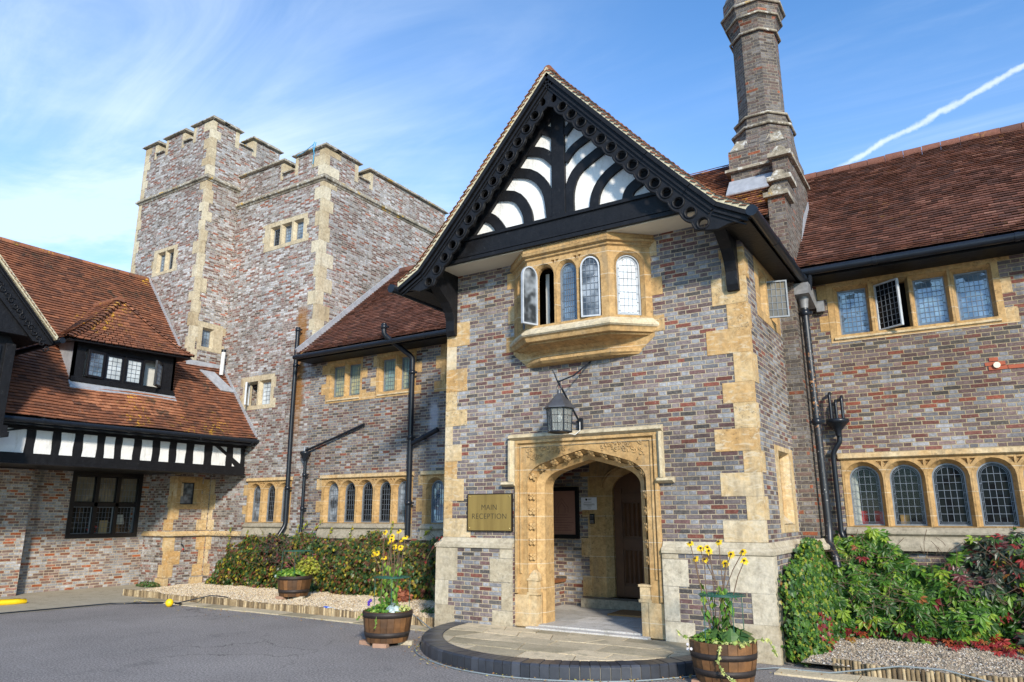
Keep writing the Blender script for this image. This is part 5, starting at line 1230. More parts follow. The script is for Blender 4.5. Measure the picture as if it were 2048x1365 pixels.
fan(c0, c1, ap, ap+V((0, 0.02, 0)), 17, 71); fan(b0, c0, rb, ap, 17, 72); fan(c1, b1, ap, rb, 17, 73)
for lo, hi in ((c0, ap), (c1, ap)):                # curly bonnet tiles on the hips
    for i in range(17):
        p = sag_(lo, hi, i/17); q = sag_(lo, hi, (i+1.1)/17); d = (q-p).normalized(); s_ = d.cross(V((0, 0, 1))).normalized(); up = s_.cross(d)
        P, Q = [], []
        for t in range(6):
            a = math.pi*t/5; P.append(p+s_*0.13*math.cos(a)+up*(0.055*math.sin(a)+0.02)); Q.append(q+s_*0.07*math.cos(a)+up*(0.03*math.sin(a)+0.01))
        mb.strip(P, Q, False, random.random())
mb.tube([ap+V((0.05, 0, 0.01)), rb], 0.09, 8)
mb.build('dormer_roof', M_TILE_L, dm, fixn=False)
mb = MB(); mb.add([c0+V((0, 0, -0.05)), c1+V((0, 0, -0.05)), b1+V((0, 0, -0.05)), b0+V((0, 0, -0.05)), sag_(c0, ap, .5)+V((0, 0, -0.05)), sag_(c1, ap, .5)+V((0, 0, -0.05)), ap+V((0, 0, -0.05)), rb+V((0, 0, -0.05))], [(0, 1, 2, 3), (0, 1, 5, 4), (4, 5, 6), (3, 0, 4), (3, 4, 6, 7), (1, 2, 5), (2, 7, 6, 5)]); mb.build('dormer_deck', M_BLACK, dm)

# ---- gabled bay at the far left edge
gb = thing('gabled_bay', 'black timber gabled bay with carved bargeboard cut by the left edge', 'building', (-15.5, 5.2, 2.6))
GX = -15.5; gy, gz = 4.55, 7.75
mb = MB(); mb.box(-19, GX-0.02, 2.9, 6.36, 3.40, 5.0); mb.prism([[V((GX-0.02, y, z)) for y, z in ((2.9, 5.0), (6.36, 5.0), (gy, 7.3))]], V((-3, 0, 0))); mb.build('timber_wall', M_BLACK, gb)
mb = MB(); mb.box(GX-3, GX+0.06, 2.8, 6.44, 3.30, 3.42); mb.box(GX-3, GX+0.10, 2.8, 6.46, 3.20, 3.30); mb.box(GX-0.03, GX+0.02, 6.2, 6.37, 3.4, 5.0); mb.build('sill_beam', M_BLACK, gb)
for sg in (-1, 1):
    hw = 2.33
    mb = MB(); P = [(gy, gz), (gy+sg*hw, gz-1.1*hw), (gy+sg*hw, gz-1.1*hw-0.14), (gy+sg*(hw-0.35), gz-1.1*hw-0.12), (gy, gz-0.62)]
    mb.prism([[V((GX+0.30, y, z)) for y, z in P]], V((-0.05, 0, 0))); bb = mb.build('bargeboard', M_BLACK, gb)
    mb = MB(); rg = random.Random(8)
    for k in range(26):
        t = 0.08+k*0.035; y = gy+sg*hw*t; z = gz-1.1*hw*t-0.34; r0 = 0.075; a0 = k*2.4
        mb.tube([(GX+0.31, y+r0*(1-q/9)*math.cos(a0+q*0.9), z+r0*(1-q/9)*math.sin(a0+q*0.9)) for q in range(8)], 0.014, 5)
    for o in (0.03, 0.10): mb.bar((GX+0.31, gy, gz-o), (GX+0.31, gy+sg*hw, gz-1.1*hw-o), (0.04, 0, 0), (0, 0, 0.04))
    mb.build('carving', M_BLACK, bb)
    mb = MB(); mb.prism([[V((GX+0.34, y, z)) for y, z in [(gy, gz+0.12), (gy+sg*(hw+0.08), gz-1.1*hw+0.05), (gy+sg*(hw+0.06), gz-1.1*hw-0.02), (gy, gz)]]], V((-0.12, 0, 0))); mb.build('verge', M_MORTARV, gb)
    mb = MB(); Sg = V((0, -sg, 1.1)).normalized(); tiles(mb, lambda u, s, sg=sg: (u, gy+sg*hw-sg*0.6727*s, gz-1.1*hw+0.74*s+0.05), (0, sg*1.1, 1), int(hw*1.487/0.1), 0.1, 0.165, lambda i, s: [(-19.5, GX+0.36)], seed=81+sg); mb.build('tiled_roof', M_TILE_L, gb, fixn=False)
mb = MB(); mb.prism([[V((GX+0.25, y, z)) for y, z in ((gy-2.3, gz-2.6), (gy, gz-0.05), (gy+2.3, gz-2.6))]], V((-4, 0, 0))); mb.build('roof_deck', M_BLACK, gb)
mb = MB(); mb.tube([(GX+0.42, gy+2.46, 5.16), (-18.5, gy+2.46, 5.12)], 0.06, 10); mb.build('gutter', M_IRON, gb)
fg = FX(GX)
mb = MB(); surround(mb, fg, rect(5.25, 6.12, 4.02, 4.95), [(5.32, 6.05, 4.1, 4.88, 0)], 0.02, 0.03, 0.06, 0.02); gw = mb.build('black_window', M_FRAMEB, gb); glazing(gw, fg, (5.32, 6.05, 4.1, 4.88, 0), 0.005, 5, 5, G_BLUE, False, fm=M_FRAME)

# ================================================================== ground
mb = MB(); mb.add([(-300, -300, 0), (300, -300, 0), (300, 300, 0), (-300, 300, 0)], [(0, 1, 2, 3)]); struct(mb, 'ground', M_ASPH)
mb = MB(); rg = random.Random(2)
mb.add([(-18.8, 2, 0.006), (-15.6, 2, 0.006), (-15.15, 6.7, 0.006), (-15.0, 7.6, 0.006), (-14.9, 9.0, 0.006), (-15.2, 9.62, 0.006), (-16.45, 9.65, 0.006), (-16.9, 11.4, 0.006), (-18.8, 11.4, 0.006)], [tuple(range(9))], 0.5); struct(mb, 'paved_apron', M_CONC)
mb = MB(); x = -15.3
while x < -7.3: w_ = rg.uniform(0.5, 0.9); x1 = min(x+w_, -7.25); mb.box(x, x1-0.012, 9.28+0.03*math.sin(x), 9.63, 0.0, 0.014+rg.uniform(0, 0.008), rg.random()); x += w_
x = -2.15
while x < 4: w_ = rg.uniform(0.5, 0.9); mb.box(x, x+w_-0.012, 8.93, 9.28, 0.0, 0.016+rg.uniform(0, 0.006), rg.random()); x += w_
struct(mb, 'stone_kerb_path', M_FLAG)
# gravel beds
def bed(name, poly, z, lab):
    mb = MB(); mb.add([(x, y, z) for x, y in poly], [tuple(range(len(poly)))]); o = struct(mb, name, M_GRAVB); return o
LP = [(-16.9, 11.3), (-16.3, 9.72), (-7.42, 9.72), (-7.42, 12.5), (-17.0, 12.5)]
RP = [(-1.95, 9.4), (4.0, 9.4), (4.0, 12.5), (-1.95, 12.5)]
bed('gravel_bed', LP, 0.075, ''); bed('gravel_bed', RP, 0.075, '')
def pebbles(name, mat, n, xf, size, z=0.078):
    rg = random.Random(n); mb = MB()
    base = [(1,0,0),(-1,0,0),(0,1,0),(0,-1,0),(0,0,1),(0,0,-1)]
    fc = [(0,2,4),(2,1,4),(1,3,4),(3,0,4)]
    vs, fs, rr = [], [], []
    for i in range(n):
        x, y = xf(rg); s = size*rg.uniform(0.6, 1.5); a = rg.uniform(0, 6.28); c_, s_ = math.cos(a), math.sin(a); e = rg.uniform(0.55, 1); h = rg.uniform(0.4, 0.8); k = len(vs)
        zz = z+0.018*noise.noise(V((x*1.5, y*1.5, 0)))+rg.uniform(-0.003, 0.006); tx_, ty_ = rg.uniform(-.4, .4), rg.uniform(-.4, .4)
        for bx, by, bz in base[:5]:
            X, Y_, Z_ = bx*s, by*s*e, bz*s*h+0.001
            vs.append((x+X*c_-Y_*s_, y+X*s_+Y_*c_, zz+Z_+X*tx_*0.6+Y_*ty_*0.6))
        for f in fc: fs.append(tuple(q+k for q in f)); rr.append(rg.random())
    mb.v = vs; mb.f = fs; mb.rv = rr; mb.mi = [0]*len(fs); mb.sm = [False]*len(fs)
    return struct(mb, name, mat, 'stuff', fixn=False)
def xl(rg):
    while True:
        y = rg.uniform(9.72, 12.2); x = rg.uniform(-16.9, -7.45)
        if x > -16.25-(y-9.72)*0.4: return x, y
pebbles('gravel', M_PEBBLE, 46000, xl, 0.0145)
pebbles('gravel', M_PEBBLE_G, 19000, lambda rg: (-1.9+5.3*rg.random()**1.2, rg.uniform(9.42, 12.0)), 0.017)
# log roll edgings
def edging(path, lab, s0):
    rg = random.Random(s0); mb = MB(); P = [V(p) for p in path]
    for a, b in zip(P, P[1:]):
        L_ = (b-a).length; d = (b-a)/L_; t = 0
        while t < L_:
            r_ = rg.uniform(0.018, 0.028); p = a+d*(t+r_)+V((0, rg.uniform(-0.01, 0.01), 0)); h = 0.135+rg.uniform(-0.012, 0.010)+0.012*math.sin(p.x*2.3)
            tip = V((rg.uniform(-0.006, 0.006), rg.uniform(-0.01, 0.006), 0))
            mb.tube([(p.x, p.y, -0.01), (p.x+tip.x, p.y+tip.y, h)], r_, 7, rg.random()); t += r_*2.02
    return solo(mb, 'log_edging', M_LOG, lab, 'garden edging', fixn=False)
edging([(-16.42, 9.68, 0), (-15.2, 9.66, 0), (-14.5, 9.60, 0), (-13.2, 9.68, 0), (-11, 9.67, 0), (-9.0, 9.66, 0), (-7.46, 9.62, 0)], 'log roll edging along the pale gravel bed left of the porch', 5)
edging([(-1.62, 9.50, 0), (-1.2, 9.36, 0), (0.2, 9.40, 0), (2.5, 9.42, 0)], 'grey log roll edging of the gravel bed at the right edge of the picture', 6)
# patio: semicircular step with flags and blue brick rim
pc = V((-4.83, 9.48, 0)); RO, RI = 2.21, 1.93
mb = MB(); n = 40
P = [V((pc.x-RI*math.cos(math.pi*k/n), pc.y-RI*math.sin(math.pi*k/n), 0)) for k in range(n+1)]
mb.prism([P], V((0, 0, 0.143))); struct(mb, 'patio_bedding', plain('dark_joint_mortar', (0.13, 0.11, 0.08), 0.9))
mb = MB(); rg = random.Random(14); nb = 62
for k in range(nb):
    a, b = math.pi*(k+0.035)/nb, math.pi*(k+0.965)/nb; z1 = 0.152+rg.uniform(-0.002, 0.003); rr = rg.random()
    q = [V((pc.x-r_*math.cos(t), pc.y-r_*math.sin(t), 0)) for r_, t in ((RI+0.004, a), (RO-0.02, a), (RO-0.02, b), (RI+0.004, b))]
    o = [V((pc.x-RO*math.cos(t), pc.y-RO*math.sin(t), 0)) for t in (a, b)]
    up = V((0, 0, z1)); lo = V((0, 0, z1-0.02))
    vs = [q[0]+up, q[1]+up, q[2]+up, q[3]+up, o[0]+lo, o[1]+lo, o[0]-V((0, 0, 0.01)), o[1]-V((0, 0, 0.01)), q[0], q[3]]
    mb.add(vs, [(0, 1, 2, 3), (1, 4, 5, 2), (4, 6, 7, 5), (0, 8, 6, 4, 1), (3, 2, 5, 7, 9)], rr)
struct(mb, 'brick_edging', M_BLUEBRICK, fixn=False)
mb = MB(); P = [V((pc.x-(RO-0.015)*math.cos(math.pi*k/n), pc.y-(RO-0.015)*math.sin(math.pi*k/n), 0)) for k in range(n+1)]; Q = [V((pc.x-(RO-0.04)*math.cos(math.pi*k/n), pc.y-(RO-0.04)*math.sin(math.pi*k/n), 0)) for k in range(n+1)]
mb.strip([p+V((0, 0, 0.0)) for p in P], [p+V((0, 0, 0.125)) for p in P], False); mb.strip([p+V((0, 0, 0.125)) for p in P], [p+V((0, 0, 0.140)) for p in Q], False)
struct(mb, 'pale_joint_mortar', plain('pale_joint_mortar', (0.42, 0.38, 0.30), 0.9))
# irregular flags: jittered rows cut to the circle
mb = MB(); rg = random.Random(21); rows = [7.50, 7.98, 8.36, 8.80, 9.16, 9.475]
def clip(poly, R_):
    out = []
    for i in range(len(poly)):
        a, b = poly[i], poly[(i+1) % len(poly)]; n_ = 8
        for k in range(n_): out.append(a.lerp(b, k/n_))
    res = []
    for p in out:
        d = p-pc; d.z = 0
        if d.length > R_: d = d*(R_/d.length); p = pc+d
        res.append(p)
    cl_ = [res[0]]
    for p in res[1:]:
        if (p-cl_[-1]).length > 0.004: cl_.append(p)
    return cl_
joints = {}
for i in range(len(rows)-1):
    y0, y1 = rows[i], rows[i+1]; x = pc.x-RI-0.1; xs = [x]
    while x < pc.x+RI: x += rg.uniform(0.45, 0.95); xs.append(x)
    tilt = [rg.uniform(-0.10, 0.10) for _ in xs]
    def yy(row, x, i=i): return row + (0.035*math.sin(x*2.6+row*7)+0.02*math.sin(x*7+row*3) if 7.6 < row < 9.4 else 0)
    for j in range(len(xs)-1):
        g = 0.008
        a, b = xs[j]+g, xs[j+1]-g
        poly = [V((a-tilt[j], yy(y0, a)+g, 0)), V((b-tilt[j+1], yy(y0, b)+g, 0)), V((b+tilt[j+1], yy(y1, b)-g, 0)), V((a+tilt[j], yy(y1, a)-g, 0))]
        c = sum(poly, V())/4
        if (c-pc).length > RI+0.2: continue
        P = clip(poly, RI-0.012)
        A_ = abs(sum(P[k].x*P[(k+1) % len(P)].y-P[(k+1) % len(P)].x*P[k].y for k in range(len(P))))/2
        if A_ < 0.02: continue
        z1 = 0.152+rg.uniform(-0.003, 0.004); mb.prism([[p+V((0, 0, 0.13)) for p in P]], V((0, 0, z1-0.13)), rg.random())
struct(mb, 'stone_patio', M_FLAG)
mb = MB(); rg = random.Random(8)
mb.box(-5.72, -3.85, 9.44, 9.60, 0.10, 0.175, 0.6)
y = 9.602
while y < 11.88:
    h = 0.56; x = -6.9-(0.3 if int(y*3) % 2 else 0)
    while x < -2.72: w_ = rg.uniform(0.7, 1.0); mb.box(max(x, -6.88), min(x+w_, -2.72)-0.005, y, min(y+h-0.005, 11.9), 0.05, 0.196+rg.uniform(0, 0.002), rg.random()); x += w_
    y += h
struct(mb, 'porch_floor', M_FLOOR)

# ================================================================== fixtures
# downpipes
def pipe(name, lab, path, r_, collars=(), cat='drainpipe', extra=None, r2=None):
    t = thing(name, lab, cat, (path[-1][0], path[-1][1], path[-1][2]), 'cast iron pipes on the walls')
    mb = MB(); mb.tube(path, r_, 12); mb.build('pipe', M_IRON, t)
    for z in collars:
        for a, b in zip(path, path[1:]):
            if (a[2]-z)*(b[2]-z) <= 0 and abs(a[2]-b[2]) > 0.05:
                f = (a[2]-z)/(a[2]-b[2]); c = V(a).lerp(V(b), f); d = (V(b)-V(a)).normalized()
                mb = MB(); mb.tube([c-d*0.05, c-d*0.045, c+d*0.045, c+d*0.05], [r_, r_+0.014, r_+0.014, r_], 12); mb.box(c.x-r_-0.05, c.x+r_+0.05, c.y+0.01, c.y+0.05, c.z-0.02, c.z+0.02); mb.build('collar', M_IRON, t); break
    return t
def bend(*pts, k=4):
    """round the corners of a pipe run"""
    P = [V(p) for p in pts]; out = [P[0]]
    for i in range(1, len(P)-1):
        a, b, c = P[i-1], P[i], P[i+1]; r_ = min(0.09, (a-b).length*0.45, (c-b).length*0.45); p0 = b+(a-b).normalized()*r_; p1 = b+(c-b).normalized()*r_
        for j in range(k+1): t = j/k; out.append((p0*(1-t)**2+b*2*t*(1-t)+p1*t*t))
    out.append(P[-1]); return [tuple(p) for p in out]
pipe('drainpipe', 'tall black soil pipe up the tower wall at the end of the tiled eave', bend((-14.40, 12.36, 6.52), (-14.40, 12.36, 4.0), (-14.36, 12.36, 1.5), (-14.42, 12.22, 1.25), (-14.42, 12.15, 1.05)), 0.055, (6.45, 5.5, 4.0, 2.4))
t = pipe('drainpipe', 'thin black pipe under a funnel hopper with a slanting branch', bend((-13.82, 12.38, 3.10), (-13.82, 12.38, 1.35), (-13.82, 12.32, 1.2)), 0.040, (2.7, 1.9))
mb = MB(); mb.lathe((-13.82, 12.36, 3.04), [(0.045, 0), (0.06, 0.04), (0.10, 0.14), (0.125, 0.18), (0.125, 0.23), (0.10, 0.235), (0.09, 0.18), (0.02, 0.10)], 14); mb.build('hopper', M_IRON, t)
mb = MB(); mb.tube([(-13.84, 12.40, 3.30), (-12.9, 12.42, 3.56), (-11.96, 12.43, 3.83)], 0.030, 8); mb.build('branch_pipe', M_IRON, t)
mb = MB(); mb.tube([(-13.88, 12.38, 3.26), (-13.88, 12.38, 3.38), (-13.86, 12.47, 3.40)], 0.025, 8); mb.build('waste_pipe', M_FRAME, t)
t = pipe('drainpipe', 'black soil pipe bending out over the gutter beside the upper mullioned windows', bend((-10.86, 11.78, 5.98), (-10.86, 11.78, 5.72), (-10.46, 12.34, 5.25), (-10.46, 12.36, 1.3)), 0.060, (5.9, 4.9, 3.42, 2.0))
mb = MB(); mb.tube([(-10.44, 12.36, 3.28), (-9.72, 12.38, 3.56)], 0.055, 12); mb.tube([(-10.1, 12.37, 3.41), (-10.06, 12.37, 3.426)], 0.065, 12); mb.build('branch_pipe', M_IRON, t)
t = pipe('drainpipe', 'flaking black downpipe below the box rainwater head beside the porch', bend((-1.93, 11.92, 5.0), (-1.90, 11.92, 1.55), (-1.90, 11.85, 1.30), (-1.82, 11.72, 1.17), (-1.80, 11.70, 1.0)), 0.058, (4.9, 3.15, 1.50))
def flake():
    m, t_, b = new_mat('flaking_black_paint'); P = posn(t_)
    q = t_.noise(P, 26, 5, 0.75); zz = t_.sep(P)[2]; band_ = t_.m('MULTIPLY', t_.step(zz, 2.6, 3.4), t_.step(zz, 4.6, 3.9))
    c = t_.mix(t_.m('MULTIPLY', t_.step(q, 0.62, 0.66), 1.0), (0.012, 0.014, 0.018), (0.42, 0.40, 0.38))
    c = t_.mix(t_.m('MULTIPLY', band_, t_.step(t_.noise(P, 24, 5, 0.75), 0.57, 0.61)), c, (0.42, 0.20, 0.07))
    t_.put(b.inputs['Base Color'], c); b.inputs['Roughness'].default_value = 0.4; return m
M_FLAKE = flake()
for c in t.children:
    if c.name.startswith('pipe'): c.data.materials[0] = M_FLAKE
mb = MB(); mb.prism([[V((-2.05, y, z)) for y, z in ((11.74, 5.18), (12.32, 5.06), (12.46, 5.12), (12.46, 5.36), (11.74, 5.36))]], V((0.24, 0, 0))); mb.lathe((-1.93, 11.92, 4.98), [(0.06, 0), (0.07, 0.1), (0.09, 0.2)], 12)
mb.box(-1.82, -1.70, 12.40, 12.47, 5.02, 5.20); mb.build('rainwater_head', plain('old_lead_box', (0.10, 0.10, 0.11), 0.5, 0.1, c2=(0.34, 0.34, 0.34), vs=14), t)
mb = MB(); mb.tube(bend((-1.80, 11.92, 5.55), (-1.84, 12.0, 5.3)), 0.045, 10); mb.build('outlet', M_IRON, t)
t = pipe('drainpipe', 'slim black pipe under an ornate hopper by the lower arched windows', bend((-1.68, 12.38, 2.98), (-1.68, 12.38, 2.86), (-1.80, 12.38, 2.70), (-1.80, 12.38, 1.42), (-1.66, 12.32, 1.28), (-1.60, 12.25, 1.18)), 0.040, (2.62, 1.45))
mb = MB(); mb.lathe((-1.68, 12.33, 2.95), [(0.045, 0), (0.05, 0.08), (0.12, 0.16), (0.16, 0.20), (0.175, 0.215), (0.175, 0.26), (0.15, 0.262), (0.14, 0.22)], 16)
for a, h in ((-0.08, 0.55), (0.0, 0.42), (0.09, 0.48)): mb.tube(bend((-1.68+a, 12.34, 3.1), (-1.68+a, 12.34, 3.1+h), (-1.68+a, 12.5, 3.1+h)), 0.024, 8)
mb.build('hopper', M_IRON, t)
# flue on the left roof
mb = MB(); mb.tube([(-17.35, 12.30, 5.55), (-17.33, 12.30, 6.22)], 0.055, 12); fl_ = thing('roof_flue', 'short white flue with black cap on the mossy roof by the tower', 'flue pipe', (-17.35, 12.3, 5.5)); mb.build('pipe', plain('white_flue', (0.6, 0.6, 0.58), 0.5), fl_)
mb = MB(); mb.tube([(-17.33, 12.30, 6.20), (-17.33, 12.30, 6.27)], 0.066, 12); mb.build('cap', M_IRON, fl_)
# lantern
ln_ = thing('lantern', 'hanging black lantern with ribbed glass panes above the doorway', 'lantern', (-4.90, 9.05, 2.90))
LX, LY = -4.90, 9.06
def hexr(r_, z, n=6, ph=0.3): return [V((LX+r_*math.cos(ph+k*2*math.pi/n), LY+r_*math.sin(ph+k*2*math.pi/n), z)) for k in range(n)]
mb = MB(); A, B = hexr(0.165, 2.905), hexr(0.185, 3.235)
g_, t_, b_ = new_mat('lantern_glass'); t_.put(b_.inputs['Base Color'], (0.55, 0.58, 0.55, 1)); b_.inputs['Roughness'].default_value = 0.25; b_.inputs['Transmission Weight'].default_value = 0.75; b_.inputs['IOR'].default_value = 1.2
mb.strip([a*1 for a in A], B, True); mb.build('glass', g_, ln_)
mb = MB()
for a, b in zip(A, B): mb.tube([a, b], 0.011, 6)
for Z_, r_, rad in ((2.90, 0.17, 0.014), (3.24, 0.188, 0.012), (3.02, 0.173, 0.004), (3.13, 0.179, 0.004)):
    P = hexr(r_, Z_); mb.tube(P+[P[0]], rad, 6, caps=False)
for a, a2, b, b2 in zip(A, A[1:]+A[:1], B, B[1:]+B[:1]): mb.tube([(a+a2)/2, (b+b2)/2], 0.004, 5)
mb.add(hexr(0.165, 2.90), [tuple(range(6))]); mb.build('frame', M_IRON, ln_)
mb = MB(); tp = hexr(0.235, 3.235); mb.strip(tp, hexr(0.235, 3.250), True); mb.strip(hexr(0.235, 3.250), hexr(0.03, 3.46), True); mb.add(tp, [tuple(range(6))]); mb.tube([(LX, LY, 3.45), (LX, LY, 3.50)], 0.03, 8); mb.tube([(LX+0.035*math.cos(k*math.pi/6), LY, 3.545+0.045*math.sin(k*math.pi/6)) for k in range(13)], 0.008, 6); mb.build('roof', plain('lantern_lead_roof', (0.05, 0.055, 0.065), 0.4, 0.5, c2=(0.16, 0.16, 0.17)), ln_)
mb = MB(); mb.lathe((LX, LY, 3.04), [(0.005, 0), (0.03, 0.02), (0.04, 0.06), (0.02, 0.12), (0.01, 0.16)], 10); mb.build('bulb', plain('white_bulb', (0.8, 0.8, 0.78), 0.3), ln_)
mb = MB(); mb.tube([(LX+0.02, 9.06, 3.57), (LX, 9.02, 3.62), (LX-0.07, 9.0, 3.82)], 0.010, 6); mb.tube([(LX, 9.02, 3.64), (LX+0.10, 9.52, 3.06)], 0.016, 6); mb.box(LX+0.06, LX+0.13, 9.50, 9.557, 2.98, 3.14); mb.tube([(LX, 9.05, 3.63), (LX+0.12, 9.3, 3.75), (-4.62, 9.54, 3.98)], 0.013, 6); mb.build('wall_bracket', M_IRON, ln_)
mb = MB(); mb.tube([(LX+0.10, 9.50, 3.10), (LX+0.13, 9.44, 2.95), (LX+0.09, 9.35, 2.88), (LX+0.03, 9.2, 2.90), (LX+0.02, 9.12, 2.92)], 0.006, 5); mb.build('cable', plain('white_cable', (0.7, 0.7, 0.68), 0.5), ln_)

# brass sign with engraved words
sg_ = thing('brass_sign', 'brass plate engraved MAIN RECEPTION screwed to the brickwork left of the arch', 'sign', (-6.42, 9.53, 1.51))
def brass():
    m, t_, b = new_mat('aged_brass'); P = posn(t_); q = t_.node('ShaderNodeMapping'); q.inputs['Scale'].default_value = (9, 9, 0.7); t_.put(q.inputs['Vector'], P)
    c = t_.mix(t_.noise(q.outputs[0], 1.0, 4, 0.6), (0.14, 0.085, 0.018), (0.42, 0.29, 0.085)); t_.put(b.inputs['Base Color'], c); b.inputs['Metallic'].default_value = 0.35; b.inputs['Roughness'].default_value = 0.42; return m
mb = MB(); mb.box(-6.835, -6.015, 9.528, 9.556, 1.51, 2.062); pl_ = mb.build('plate', brass(), sg_)
mb = MB(); 
for x0, x1, z0, z1 in ((-6.845, -6.005, 1.50, 1.512), (-6.845, -6.005, 2.060, 2.072), (-6.845, -6.833, 1.512, 2.060), (-6.017, -6.005, 1.512, 2.060)): mb.box(x0, x1, 9.522, 9.556, z0, z1)
mb.build('dark_edge', plain('dark_bronze', (0.03, 0.018, 0.012), 0.4, 0.6), sg_)
mb = MB()
for x in (-6.80, -6.05):
    for z in (1.545, 2.027): mb.lathe((x, 9.525, z), [(0.0001, -0.008), (0.009, -0.006), (0.009, 0.006), (0.0001, 0.008)], 8)
mb.build('screw', plain('bright_brass', (0.75, 0.62, 0.3), 0.25, 0.9), sg_)
M_INK = plain('engraved_ink', (0.02, 0.016, 0.01), 0.6)
def text(s, size, loc, parent, mat, name='lettering', spacing=1.0, rot=(R(90), 0, 0), offset=0.0):
    cu_ = bpy.data.curves.new(name, 'FONT'); cu_.body = s; cu_.size = size; cu_.align_x = 'CENTER'; cu_.align_y = 'CENTER'; cu_.space_character = spacing; cu_.offset = offset; cu_.extrude = 0.0008
    tmp = bpy.data.objects.new('tmp', cu_); col.objects.link(tmp); dg = bpy.context.evaluated_depsgraph_get(); dg.update()
    me = bpy.data.meshes.new_from_object(tmp.evaluated_get(dg)); bpy.data.objects.remove(tmp)
    me.transform(Matrix.LocRotScale(V(loc)-ORG[parent.name], __import__('mathutils').Euler(rot), None)); me.materials.clear(); me.materials.append(mat)
    o = bpy.data.objects.new(name, me); col.objects.link(o); o.parent = parent; return o
text('MAIN', 0.118, (-6.43, 9.5265, 1.858), sg_, M_INK, spacing=1.06, offset=-0.0016); text('RECEPTION', 0.118, (-6.43, 9.5265, 1.722), sg_, M_INK, spacing=1.08, offset=-0.0016)
# notice board, paper and keypad on the inner wall
nb_ = thing('notice_board', 'black framed board with a faint line drawing hanging inside the porch', 'notice board', (-6.4, 11.88, 1.34))
mb = MB()
for x0, x1, z0, z1 in ((-6.75, -6.06, 1.33, 1.40), (-6.75, -6.06, 2.17, 2.24), (-6.75, -6.69, 1.40, 2.17), (-6.12, -6.06, 1.40, 2.17)): mb.box(x0, x1, 11.84, 11.895, z0, z1)
mb.build('frame', M_BLACK, nb_)
mb = MB(); mb.box(-6.69, -6.12, 11.865, 11.895, 1.40, 2.17); mb.build('panel', plain('pink_stone_panel', (0.30, 0.15, 0.11), 0.5), nb_)
mb = MB(); z = 1.47
for i, (a, b) in enumerate(((0.20, 0.20), (0.22, 0.12), (0.16, 0.16), (0.24, 0.24), (0.2, 0.1), (0.23, 0.2), (0.12, 0.12))):
    mb.box(-6.405-a, -6.405+b, 11.862, 11.866, z, z+0.006); z += 0.045
for a in (0.07, 0.13): mb.tube([(-6.405-a, 11.864, 1.78), (-6.405-a, 11.864, 1.88), (-6.405, 11.864, 1.88+a*1.2), (-6.405+a, 11.864, 1.88), (-6.405+a, 11.864, 1.78)], 0.003, 4)
mb.build('line_drawing', plain('drawing_ink', (0.10, 0.045, 0.035), 0.6), nb_)
pn = thing('paper_notice', 'white paper notice with a small dark crest beside the inner door', 'notice', (-5.86, 11.88, 1.83))
mb = MB(); mb.box(-6.01, -5.70, 11.872, 11.876, 1.83, 2.05); mb.build('sheet', plain('white_paper', (0.72, 0.72, 0.78), 0.7, var=0.03), pn)
mb = MB()
mb.prism([[V((x, 11.8715, z)) for x, z in ((-5.925, 2.03), (-5.885, 2.03), (-5.885, 2.005), (-5.905, 1.985), (-5.925, 2.005))]], V((0, -0.001, 0)))
for x0, x1, z in ((-5.87, -5.80, 2.018), (-5.87, -5.82, 2.003), (-5.95, -5.80, 1.962), (-5.965, -5.75, 1.930), (-5.955, -5.74, 1.914), (-5.90, -5.80, 1.895), (-5.88, -5.82, 1.86)): mb.box(x0, x1, 11.870, 11.8715, z, z+0.006)
mb.build('print', M_INK, pn)
kp = thing('entry_keypad', 'small black entry keypad on the ochre stone beside the inner door', 'keypad', (-5.79, 11.86, 1.59))
mb = MB(); mb.box(-5.835, -5.755, 11.85, 11.888, 1.59, 1.76); mb.build('body', M_IRON, kp)
mb = MB(); mb.box(-5.825, -5.765, 11.846, 11.85, 1.60, 1.66)
for i in range(3):
    for j in range(3): mb.box(-5.822+i*0.02, -5.808+i*0.02, 11.845, 11.849, 1.68+j*0.022, 1.694+j*0.022)
mb.build('buttons', plain('steel_buttons', (0.5, 0.5, 0.52), 0.3, 0.8), kp)
mb = MB(); mb.box(-5.15, -4.35, 11.0, 11.6, 0.198, 0.222); solo(mb, 'doormat', plain('coir_mat', (0.30, 0.16, 0.06), 0.95, bs=1, bscale=90), 'brown coir doormat on the stone floor before the inner door', 'doormat')
# small red wall tap / bracket
tp_ = thing('wall_tap', 'small dark tap on the turret base between the ochre stones', 'tap', (-17.585, 11.75, 0.9))
mb = MB(); mb.tube([(-17.60, 11.78, 1.0), (-17.53, 11.78, 1.0), (-17.50, 11.78, 0.93)], 0.014, 6); mb.tube([(-17.585, 11.78, 1.02), (-17.585, 11.78, 1.20)], 0.008, 5); mb.build('spout', M_IRON, tp_); mb = MB(); mb.tube([(-17.50, 11.77, 0.88), (-17.50, 11.79, 0.90)], 0.02, 6); mb.build('handle', plain('red_tap_handle', (0.5, 0.02, 0.01), 0.5), tp_)
# blue rope on the battlements
mb = MB(); mb.tube([(-14.30, 12.38, 11.86), (-14.34, 12.37, 11.70), (-14.28, 12.38, 11.5), (-14.33, 12.40, 11.2)], 0.012, 5); mb.tube([(-14.30, 12.38, 11.80), (-14.7, 12.38, 11.66), (-15.0, 12.40, 11.64)], 0.010, 5); mb.tube([(-14.26, 12.40, 11.84), (-14.30, 12.38, 11.60)], 0.014, 5)
solo(mb, 'blue_rope', plain('blue_rope', (0.02, 0.28, 0.50), 0.6), 'blue rope hanging from the corner merlon of the tower', 'rope')
